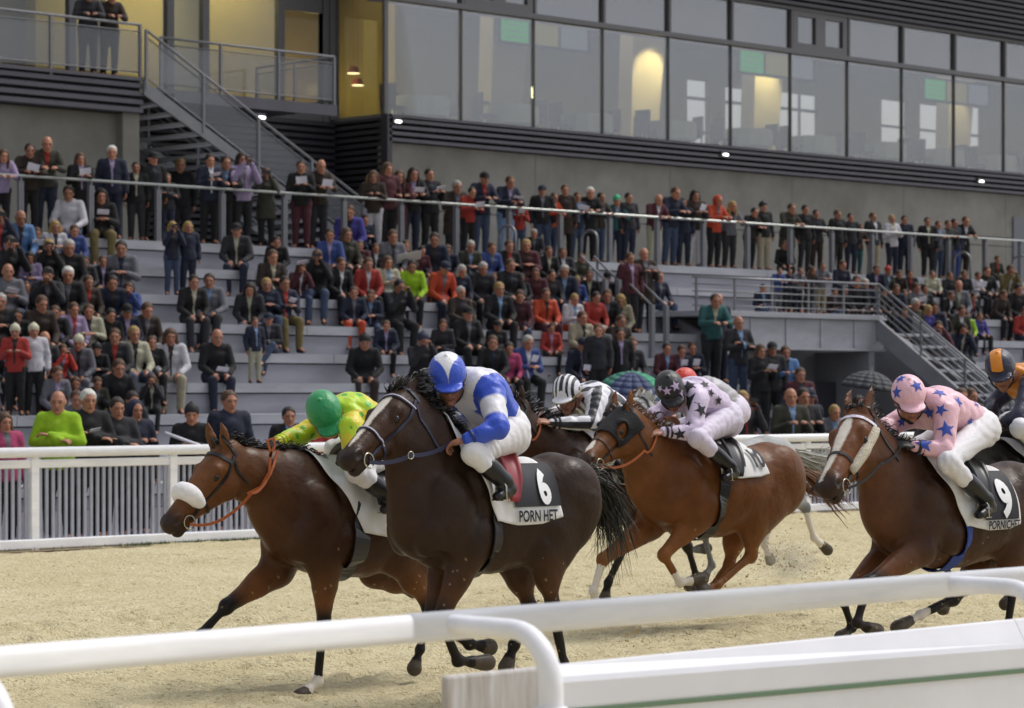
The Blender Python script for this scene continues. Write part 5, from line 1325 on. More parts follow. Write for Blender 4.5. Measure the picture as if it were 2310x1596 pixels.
    def stars(j, o, F, lst, mt):
        me = o.data; bm = bmesh.new(); bm.from_mesh(me); me.materials.append(mt); mi = len(me.materials) - 1
        for (x, y, size, rot) in lst:
            h = trace(F, *j.sp['T'](x, y), D0=(9 if j.sp['v'] < 20 else 12))
            if h is None: continue
            P, fs = decal(F, h, np.array([0, 0, 1.]), size, off=.0045 if o.name.startswith('silks') else .003, rot=rot)
            vs = [bm.verts.new(p) for p in P]
            for f in fs:
                try: q = bm.faces.new([vs[i] for i in f]); q.material_index = mi; q.smooth = True
                except ValueError: pass
        bm.to_mesh(me); bm.free()
def bone_coords(j, V):
    """per vertex: which bone (0 torso, 1.. arms), position along it, angle around it"""
    segs = [(j.tor[0], j.tor[3], 0)]
    for i, a in enumerate(j.arms): segs += [(a[0], a[1], 1 + 2 * i), (a[1], a[2], 2 + 2 * i)]
    rr = [.15, .12, .11, .12, .11]; D = []; T = []; A = []
    for (a, b, k_), r in zip(segs, rr):
        ba = b - a; t = ((V - a) @ ba) / (ba @ ba); tc = np.clip(t, 0, 1); q = V - (a + tc[:, None] * ba); D.append(np.linalg.norm(q, axis=1) / r); T.append(t)
        ax = unit(ba); e1 = unit(np.cross(ax, [0, 1, 0.001])) if k_ == 0 else unit(np.cross(ax, [0.3, .2, 1])); e2 = np.cross(ax, e1); A.append(np.arctan2(q @ e2, q @ e1))
    D = np.array(D); i = D.argmin(0); T = np.array(T); A = np.array(A); ii = np.arange(len(V)); return i, T[i, ii], A[i, ii]
blue = S('2a4fc4'); white = S('e4e3ea')
def pat_B(j, V):
    b, t, a = bone_coords(j, V); u, z = V[:, 0], V[:, 2]
    d = unit(j.tor[3] - j.tor[0]); x = (V - j.tor[0]) @ d; y = V[:, 1] - j.tor[0][1]
    chk = np.where(x < .13, (x - .13), np.sin(PI * (x - .13) / .19) * np.sin(PI * (y + .06) / .17) * -.1)
    p = np.where(b == 0, chk, 0)
    up = (b == 1) | (b == 3); p = np.where(up, .08 * (np.abs(t - .52) - .24) , p); p = np.where((b == 2) | (b == 4), .05, p); return p, np.full(len(V), -1.)
hB = lambda a, b, d: (.01 + .6 * (.055 - a) * 1.0 * 0 + np.where(d > .03, np.minimum(np.abs(a) - .07 + .55 * np.maximum(b, -.0), 1), .05), np.full(len(a), -1.))
JB = Jockey(dict(T=TB, v=11.8, head=(645, 222), neck=(722, 225), chest=(785, 275), waist=(850, 365), pelvis=(885, 440), face=(-.52, -.66, -.46), crown=(-.4, -.35, .85),
    nsh=(838, 282, -.17), nel=(868, 432, -.34), nwr=(738, 482, -.26), nha=(665, 500, -.16), fsh=(660, 290, .17), fel=(585, 395, .26), fwr=(600, 450, .13), fha=(640, 470, .06),
    nhip=(905, 462, -.12), nkn=(760, 545, -.27), nan=(893, 668, -.33), nto=(868, 738, -.35), fhip=(820, 430, .12), fkn=(610, 440, .30), fan=(760, 600, .33), fto=(740, 670, .35),
    silk=silk_mat('silk_blue_white', white, blue), pattern=pat_B, cap=silk_mat('cap_blue_white', white, blue, rough=.35), hpat=hB, seed=3, cuff=mat('cuff_navy', S('23306e'), .6)))
JB.build('person', 'jockey in blue and white silks and cap riding number 6')

lime = S('b9d81e'); yel = S('d8c81a'); grn = S('55b02a')
def pat_A(j, V):
    n = np.sin(V[:, 0] * 17 + 1) * np.sin(V[:, 2] * 19 + V[:, 1] * 9) * .1 - .02; sp = np.sin(V[:, 0] * 46) * np.sin(V[:, 2] * 46) * np.sin(V[:, 1] * 40 + 1) * .1 - .052; return n, sp
JA = Jockey(dict(T=TA, v=13.15, head=(862, 262), neck=(925, 240), chest=(975, 262), waist=(1075, 310), pelvis=(1140, 380), face=(-.2, -.65, -.68), crown=(-.7, -.45, .55),
    nsh=(975, 320, -.17), nel=(985, 450, -.25), nwr=(975, 490, -.15), nha=(930, 480, -.1), fsh=(880, 270, .17), fel=(745, 350, .2), fwr=(640, 385, .12), fha=(575, 402, .06),
    nhip=(1160, 400, -.12), nkn=(1000, 515, -.30), nan=(1140, 622, -.33), nto=(1128, 692, -.35), fhip=(1080, 380, .12), fkn=(900, 420, .30), fan=(1020, 560, .33), fto=(1000, 630, .35),
    silk=silk_mat('silk_lime', lime, yel, grn), pattern=pat_A, cap=silk_mat('cap_green', S('1f8f52'), S('1f8f52')), band=mat('band_tan', S('a08a52'), .6), seed=5, glove=S('2a1c18'), cuff=mat('cuff_lime', lime, .6)))
JA.build('person', 'jockey in lime and yellow silks and green cap on the leading bay')

lil = S('d6c6e0'); blk = mat('star_black', S('1b1a20'), .6)
st_D = [(905, 115, .05, .2), (960, 160, .075, .5), (1050, 150, .045, .1), (960, 250, .085, .9), (1030, 300, .06, .3), (1130, 245, .045, .1), (905, 440, .055, .2), (955, 380, .03, .1), (900, 215, .05, 1), (760, 330, .04, .2), (1085, 200, .04, .8)]
JD = Jockey(dict(T=TD_, v=14.25, head=(850, 195), neck=(915, 200), chest=(985, 215), waist=(1085, 270), pelvis=(1140, 345), face=(-.35, -.62, -.62), crown=(-.6, -.4, .7),
    nsh=(1010, 235, -.17), nel=(985, 430, -.25), nwr=(815, 425, -.12), nha=(735, 432, -.09), fsh=(880, 250, .17), fel=(760, 330, .24), fwr=(790, 345, .15), fha=(830, 350, .12),
    nhip=(1165, 355, -.12), nkn=(1005, 462, -.30), nan=(1195, 625, -.33), nto=(1165, 690, -.35), fhip=(1100, 340, .12), fkn=(920, 400, .30), fan=(1080, 540, .33), fto=(1060, 600, .35),
    silk=silk_mat('silk_lilac', lil, lil), stars=st_D, star_mat=blk, cap=silk_mat('cap_black', S('1d1c22'), S('1d1c22')), hstars=[(880, 160, .045, .3), (830, 190, .04, .1), (775, 215, .03, .2), (790, 175, .03, .6), (915, 200, .035, .5), (760, 180, .025, 0)], hstar_mat=mat('star_lilac', S('c9b2d8'), .6), breech=mat('lilac_breeches', S('d4cbdd'), .6, bump=.2, bscale=35), seed=9))
JD.build('person', 'jockey in lilac silks with black stars and a black starred cap riding number 10')

pink = S('ecbcc9'); bl = mat('star_blue', S('3550b0'), .6)
st_F = [(945, 298, .055, .3), (1035, 288, .045, .1), (950, 382, .05, .9), (1033, 345, .048, .6), (893, 395, .055, .1), (975, 475, .065, .15), (1092, 437, .035, .3), (868, 548, .065, .1), (1120, 355, .035, .5), (760, 440, .04, .1), (690, 400, .03, .3)]
JF = Jockey(dict(T=TF, v=11.15, head=(795, 335), neck=(862, 345), chest=(935, 375), waist=(1045, 420), pelvis=(1105, 465), face=(-.48, -.64, -.5), crown=(-.45, -.4, .8),
    nsh=(975, 385, -.17), nel=(965, 578, -.24), nwr=(830, 558, -.13), nha=(755, 545, -.09), fsh=(800, 410, .17), fel=(680, 470, .22), fwr=(720, 515, .12), fha=(745, 530, .06),
    nhip=(1140, 475, -.12), nkn=(985, 635, -.30), nan=(1168, 815, -.33), nto=(1135, 888, -.35), fhip=(1060, 460, .12), fkn=(850, 560, .30), fan=(1020, 720, .33), fto=(1000, 780, .35),
    silk=silk_mat('silk_pink', pink, pink), stars=st_F, star_mat=bl, cap=silk_mat('cap_pink', pink, pink), hstars=[(735, 298, .05, .1), (835, 265, .05, .2), (755, 230, .045, .4)], band=mat('band_maroon', S('3a1a2a'), .6), glove=S('1a1a1c'), seed=12))
JF.build('person', 'jockey in pink silks and cap with blue stars, black gloves, riding number 9')

def pat_C(j, V):
    b, t, a = bone_coords(j, V); n = np.where(b == 0, 7, 3); return np.sin(a * n + .4) * .04, np.full(len(V), -1.)
hC = lambda a, b, d: (np.sin(np.abs(a) * 2 * PI / .034 + .6) * .04 * np.where(b > .10, 0, 1) - np.where(b > .10, .03, 0), np.full(len(a), -1.))
JC = Jockey(dict(T=TD_, v=15.35, head=(252, 215), neck=(325, 225), chest=(395, 235), waist=(500, 290), pelvis=(565, 355), face=(-.8, -.4, -.45), crown=(-.3, -.1, .9),
    nsh=(425, 250, -.17), nel=(395, 375, -.27), nwr=(165, 372, -.12), nha=(95, 362, -.09), fsh=(300, 260, .17), fel=(180, 310, .22), fwr=(110, 330, .13), fha=(60, 345, .08),
    nhip=(600, 380, -.12), nkn=(455, 560, -.30), nan=(560, 640, -.33), nto=(585, 705, -.35), fhip=(540, 360, .12), fkn=(380, 430, .30), fan=(500, 540, .33), fto=(480, 600, .35),
    silk=silk_mat('silk_stripe', white, S('20202a')), pattern=pat_C, cap=silk_mat('cap_stripe', white, S('20202a')), hpat=hC, band=mat('band_gold', S('a5905a'), .6), seed=15, vox=.009))
JC.build('person', 'jockey in black and white striped silks and cap, leaning forward behind number 6')

JE = Jockey(dict(T=TD_, v=16.25, head=(935, 165), neck=(1010, 185), chest=(1060, 200), waist=(1140, 235), pelvis=(1195, 295), face=(-.8, -.2, -.5), crown=(-.4, -.1, .85),
    nsh=(1075, 215, -.17), nel=(1040, 330, -.25), nwr=(900, 330, -.12), nha=(840, 330, -.09), fsh=(990, 220, .17), fel=(900, 300, .24), fwr=(850, 320, .15), fha=(800, 320, .12),
    nhip=(1215, 310, -.12), nkn=(1075, 430, -.30), nan=(1190, 560, -.33), nto=(1165, 620, -.35), fhip=(1160, 300, .12), fkn=(1000, 390, .30), fan=(1120, 500, .33), fto=(1100, 550, .35),
    silk=silk_mat('silk_grey', S('b0aeb4'), S('b0aeb4')), cap=silk_mat('cap_red', S('cc3322'), S('cc3322')), breech=mat('lilac_breeches', S('d4cbdd'), .6), seed=18, vox=.009))
JE.build('person', 'jockey in grey silks and a red cap, mostly hidden behind the lilac jockey')

navy = S('23243f'); org = S('e08a1e')
def pat_G(j, V):
    d = unit(j.tor[3] - j.tor[0]); x = (V - j.tor[0]) @ d; b, t, a = bone_coords(j, V); return np.where((b == 0), .05 * np.sin(x * 12 + 1.2), -.05), np.full(len(V), -1.)
hG = lambda a, b, d: (np.where(d > .06, .05 * np.sin(a * 40 + 1.0), -.05), np.full(len(a), -1.))
JG = Jockey(dict(T=TF, v=12.25, head=(1240, 195), neck=(1305, 215), chest=(1365, 250), waist=(1450, 310), pelvis=(1500, 370), face=(-.65, -.5, -.5), crown=(-.4, -.1, .85),
    nsh=(1385, 262, -.17), nel=(1330, 415, -.25), nwr=(1250, 445, -.12), nha=(1190, 450, -.09), fsh=(1290, 270, .17), fel=(1200, 360, .24), fwr=(1190, 420, .15), fha=(1180, 440, .12),
    nhip=(1520, 390, -.12), nkn=(1330, 470, -.30), nan=(1480, 600, -.33), nto=(1450, 660, -.35), fhip=(1450, 380, .12), fkn=(1270, 440, .30), fan=(1400, 560, .33), fto=(1380, 610, .35),
    silk=silk_mat('silk_navy_orange', navy, org), pattern=pat_G, cap=silk_mat('cap_navy_orange', navy, org), hpat=hG, seed=21, vox=.009))
JG.build('person', 'jockey in navy and orange silks and cap at the right edge behind the pink jockey')
# ================================================================ spectators: a few posed figures built once, then copied, each with its own clothes
def figure(pose):
    sit = pose.startswith('sit')
    a3 = np.array
    if not sit:
        pel, wai, che, nec, hea = a3([0, .0, .95]), a3([0, -.01, 1.10]), a3([0, .0, 1.30]), a3([0, .015, 1.47]), a3([0, -.01, 1.60])
        hip = lambda k: a3([k * .09, 0, .90]); kne = lambda k: a3([k * .105, -.02, .50]); ank = lambda k: a3([k * .11, .03, .09]); toe = lambda k: a3([k * .14, -.13, .03])
    else:
        pel, wai, che, nec, hea = a3([0, 0, .10]), a3([0, -.01, .25]), a3([0, -.06, .46]), a3([0, -.07, .63]), a3([0, -.11, .755])
        kx = .15 if pose != 'sit_cross' else .06
        hip = lambda k: a3([k * .10, -.03, .10]); kne = lambda k: a3([k * kx, -.46, .10 if pose != 'sit_cross' or k < 0 else .2]); ank = lambda k: a3([k * (kx - .02), -.50, -.36]); toe = lambda k: a3([k * .15, -.66, -.42])
        if pose == 'sit_cross':
            ank = lambda k: a3([k * .12 if k < 0 else -.16, -.50 if k < 0 else -.62, -.36 if k < 0 else -.16]); toe = lambda k: ank(k) + a3([-.03, -.15, -.06])
    if pose == 'stand_rail': che = che + a3([0, -.06, -.02]); nec = nec + a3([0, -.12, -.04]); hea = hea + a3([0, -.17, -.05])
    sh = lambda k: che + a3([k * .175, .0, .11]); o = 0 if not sit else -.84
    arm = {'stand_rail': ([.27, -.20, 1.13], [.13, -.44, 1.15]), 'stand_hang': ([.26, .03, 1.13], [.25, -.06, .88]), 'stand_up': ([.23, -.22, 1.20], [.07, -.30, 1.50]), 'stand_cross': ([.27, -.06, 1.15], [-.06, -.24, 1.20]), 'stand_hold': ([.25, -.06, 1.12], [.12, -.34, 1.22]),
           'sit_knees': ([.26, -.16, .28], [.14, -.38, .19]), 'sit_hold': ([.25, -.14, .28], [.10, -.36, .36]), 'sit_up': ([.23, -.28, .38], [.07, -.34, .68]), 'sit_cross': ([.26, -.12, .26], [-.04, -.30, .24])}[pose]
    B, J, C, T, S_, S2 = Field(), Field(), Field(), Field(), Field(), Field()
    f = unit([0, -1, -.12]) if pose != 'stand_rail' else unit([0, -1, -.2]); up = a3([0, 0, 1.])
    head_field(B, hea, f, up, 1.13); B.chain([hea + a3([0, .02, -.07]), nec], [.055, .06], k=.02)
    B.chain([nec, che, wai, pel], [(.05, .10), (.085, .14), (.08, .12), (.09, .13)], w=(1, 0, 0), k=.04)
    for F_, e in ((J, 0), (C, 0)):
        F_.chain([nec + a3([0, .0, -.03]), che, wai, pel + a3([0, 0, -.02])], [(.085, .13), (.135, .19), (.13, .175), (.15, .19)], w=(1, 0, 0), k=.05)
        F_.chain([pel + a3([0, 0, .05]), pel + (a3([0, .0, -.10]) if not sit else a3([0, -.10, .0]))], [(.148, .185), (.152, .20)], w=(1, 0, 0), k=.03)
        F_.chain([nec + a3([0, 0, .0]), nec + a3([0, 0, -.05])], [(.075, .078), (.08, .11)], w=(1, 0, 0), k=.02)
    if not sit: C.chain([pel, pel + a3([0, .01, -.32])], [(.15, .19), (.17, .22)], w=(1, 0, 0), k=.05)
    else: C.chain([pel, pel + a3([0, -.2, .0])], [(.15, .20), (.13, .22)], w=(1, 0, 0), k=.05)
    hands = []
    for k in (-1, 1):
        e = a3([arm[0][0] * k, arm[0][1], arm[0][2]]); wr = a3([arm[1][0] * k, arm[1][1], arm[1][2]])
        if pose.endswith('cross'): wr = wr + a3([0, k * .02, k * .03])
        s_ = sh(k); B.chain([s_, e, wr], [.045, .04, .028], k=.02)
        d = unit(wr - e); hand_field(B, wr, d if not pose.endswith('hang') else a3([0, -.2, -1.]), a3([-k * .5, -.1, -.8]) if not pose.endswith('hang') else a3([-k, 0, 0.]), 1.05, .8, thumb=k if pose.endswith('hang') else -k); hands.append(wr + d * .09)
        for F_ in (J, C): F_.chain([che + a3([k * .10, 0, .10]), s_, e, wr], [.09, .082, .064, .048], k=.04)
        h, kn, an, to = hip(k), kne(k), ank(k), toe(k)
        B.chain([pel + a3([k * .06, 0, 0]), h, kn, an], [.08, .075, .05, .036], k=.03); B.chain([an, to], [.034, .028], k=.02)
        T.chain([pel, h], [(.13, .13), (.115, .115)], k=.05); T.chain([h, h + (kn - h) * .5, kn, kn + (an - kn) * .5, an + a3([0, 0, .02])], [.112, .098, .078, .07, .062], k=.04)
        Z = S_ if k < 0 else S2
        Z.chain([an + a3([0, .0, 0]), an + a3([0, .01, -.05])], [.045, .045], k=.02); Z.chain([an + a3([0, .03, -.045]), (an + to) / 2 + a3([0, 0, -.03]), to], [(.035, .04), (.035, .046), (.026, .042)], w=(1, 0, 0), k=.02)
    if not sit:
        J.ell((0, 0, -.16), (1, 1, 1), k=.012, op='-'); C.ell((0, 0, -.38), (1, 1, 1), k=.012, op='-')
        if pose in ('stand_hang',):
            for F_, zh in ((J, .84), (C, .62)):
                for k in (-1, 1): F_.chain([sh(k), a3([arm[0][0] * k, arm[0][1], arm[0][2]]), a3([arm[1][0] * k, arm[1][1], arm[1][2] + .01])], [.08, .062, .047], k=.02)
    return dict(B=B, J=J, C=C, T=T, S=S_, S2=S2, hea=hea, f=f, up=up, hands=hands)
HAIRS = {}
def hair_meshes():
    c = np.zeros(3); f = unit([0, -1, -.12]); up = np.array([0, 0, 1.]); up = unit(up - f * np.dot(up, f)); w = np.cross(f, up); R = np.stack([w, f, up], 1); q = lambda a, b, d: c + w * a + f * b + up * d
    def mk(nm, fn, disp=None, h=.011):
        F = Field(); fn(F); V, Q = F.surface(h, smooth=1, disp=disp); HAIRS[nm] = np_mesh('hair_' + nm, V, Q)
    dz = folds(.006, 70, 4)
    def short(F): F.ell(q(0, -.022, .03), (.086, .098, .098), R, k=.01); F.ell(q(0, .085, -.045), (.10, .09, .095), R, k=.015, op='-'); F.ell(q(0, 0, -.13), (.13, .14, .075), R, k=.015, op='-')
    def long(F):
        F.ell(q(0, -.02, .03), (.092, .10, .10), R, k=.01)
        for k in (-1, 1): F.chain([q(k * .07, -.02, .02), q(k * .085, -.01, -.09), q(k * .08, .01, -.20)], [.035, .04, .03], k=.03)
        F.chain([q(0, -.07, 0), q(0, -.08, -.14), q(0, -.07, -.22)], [.07, .065, .04], k=.03); F.ell(q(0, .095, -.045), (.062, .10, .10), R, k=.015, op='-')
    def fringe(F): F.ell(q(0, -.03, -.005), (.084, .088, .062), R, k=.01); F.ell(q(0, .075, -.0), (.12, .09, .15), R, k=.015, op='-'); F.ell(q(0, 0, .10), (.085, .1, .075), R, k=.015, op='-')
    def cap(F): F.ell(q(0, -.012, .04), (.088, .104, .085), R, k=.01); F.ell(q(0, -.01, -.055), (.12, .13, .08), R, k=.01, op='-'); F.ell(q(0, .11, .028), (.062, .06, .010), R, k=.01)
    def beanie(F): F.ell(q(0, -.018, .045), (.09, .102, .10), R, k=.01); F.ell(q(0, .0, -.075), (.12, .14, .085), R, k=.01, op='-'); F.ell(q(0, -.02, .145), (.02, .02, .02), R, k=.02)
    def hood(F): F.ell(q(0, -.03, .01), (.105, .115, .12), R, k=.01); F.ell(q(0, .085, -.01), (.068, .085, .095), R, k=.015, op='-'); F.ell(q(0, -.06, -.12), (.10, .08, .06), R, k=.03)
    def bun(F): short(F); F.ell(q(0, -.13, .05), (.04, .035, .04), R, k=.02)
    for nm, fn, d in (('short', short, dz), ('long', long, dz), ('fringe', fringe, dz), ('cap', cap, None), ('beanie', beanie, None), ('hood', hood, None), ('bun', bun, dz)): mk(nm, fn, d)
hair_meshes()
POSES = {}
def get_pose(p):
    if p in POSES: return POSES[p]
    g = figure(p); V, Q = g['B'].surface(.012, smooth=1); me = np_mesh('person_' + p, V, Q); col = np.tile(SKC, (len(V), 1)); paint_head(V, col, g['hea'], g['f'], g['up'], 1.13); setattr_c(me, 'col', col); me.materials.append(SKIN)
    out = dict(body=me, hea=g['hea'], hands=g['hands'])
    for nm, F_, d, h in (('jacket', g['J'], folds(.009, 24, 2), .015), ('coat', g['C'], folds(.009, 22, 5), .015), ('trousers', g['T'], folds(.006, 26, 6), .016), ('shoe', g['S'], None, .014), ('shoe2', g['S2'], None, .014)):
        V, Q = F_.surface(h, smooth=1, disp=d); me = np_mesh(nm + '_' + p, V, Q); me.materials.append(None)
        if nm in ('jacket', 'coat'):
            me.materials.append(None); c = V[Q].mean(1); hw = np.interp(c[:, 2] - g['hea'][2], [-.55, -.32, -.13], [.012, .022, .055]); nr_ = np.cross(V[Q[:, 1]] - V[Q[:, 0]], V[Q[:, 2]] - V[Q[:, 0]])
            ok = (np.abs(c[:, 0]) < hw) & (c[:, 1] < g['hea'][1] + .02) & (nr_[:, 1] < 0) & (c[:, 2] > g['hea'][2] - .62) & (c[:, 2] < g['hea'][2] - .10)
            me.polygons.foreach_set('material_index', ok.astype(np.int32))
        out[nm] = me
    POSES[p] = out; return out
for m_ in HAIRS.values(): m_.materials.append(None)
CL = dict(black='141417', charcoal='26262b', navy='1b2034', brown='2e231d', olive='34332a', red='932d26', orange='ac4024', white='b6b4ba', grey='5f5f67', lime='8fb61d', blue='33457b', pink='9f3b61', maroon='481f28', beige='938a75', khaki='685b37', teal='285354', lilac='9182a1', purple='413c84', denim='38445c', coral='c24136', cream='a29e89', yellow='b08e22', skyblue='5375a1', green='377d41', paleblue='6e87a8')
HC_ = dict(dark='231a15', brown='4b3423', blond='8f7744', grey='9a9691', white='c2bfba', red='a33028', black='1b1a1d', navy='262b42', green='3aa57a', cream='b9b49c')
def cmat(c): return mat('fabric_' + c, S(CL[c]), .85, nz=.14, nscale=14, bump=.4, bscale=20)
def hmat(c): return mat('hair_' + c, S(HC_[c]), .7, nz=.25, nscale=30)
RowN = ['walkway edge', 'top step', 'second step', 'third step', 'fourth step', 'fifth step', 'sixth step', 'seventh step', 'lowest step']
tr = {'1': lambda x, y: (x * .3504, y * .3504), '2': lambda x, y: (745.6 + x * .3504, y * .3504), '3': lambda x, y: (1501.2 + x * .3504, y * .3504), '4': lambda x, y: (x * .3504, 497.1 + y * .3504), '5': lambda x, y: (745.6 + x * .3504, 497.1 + y * .3504), '6': lambda x, y: (1501.2 + x * .3504, 497.1 + y * .3504)}
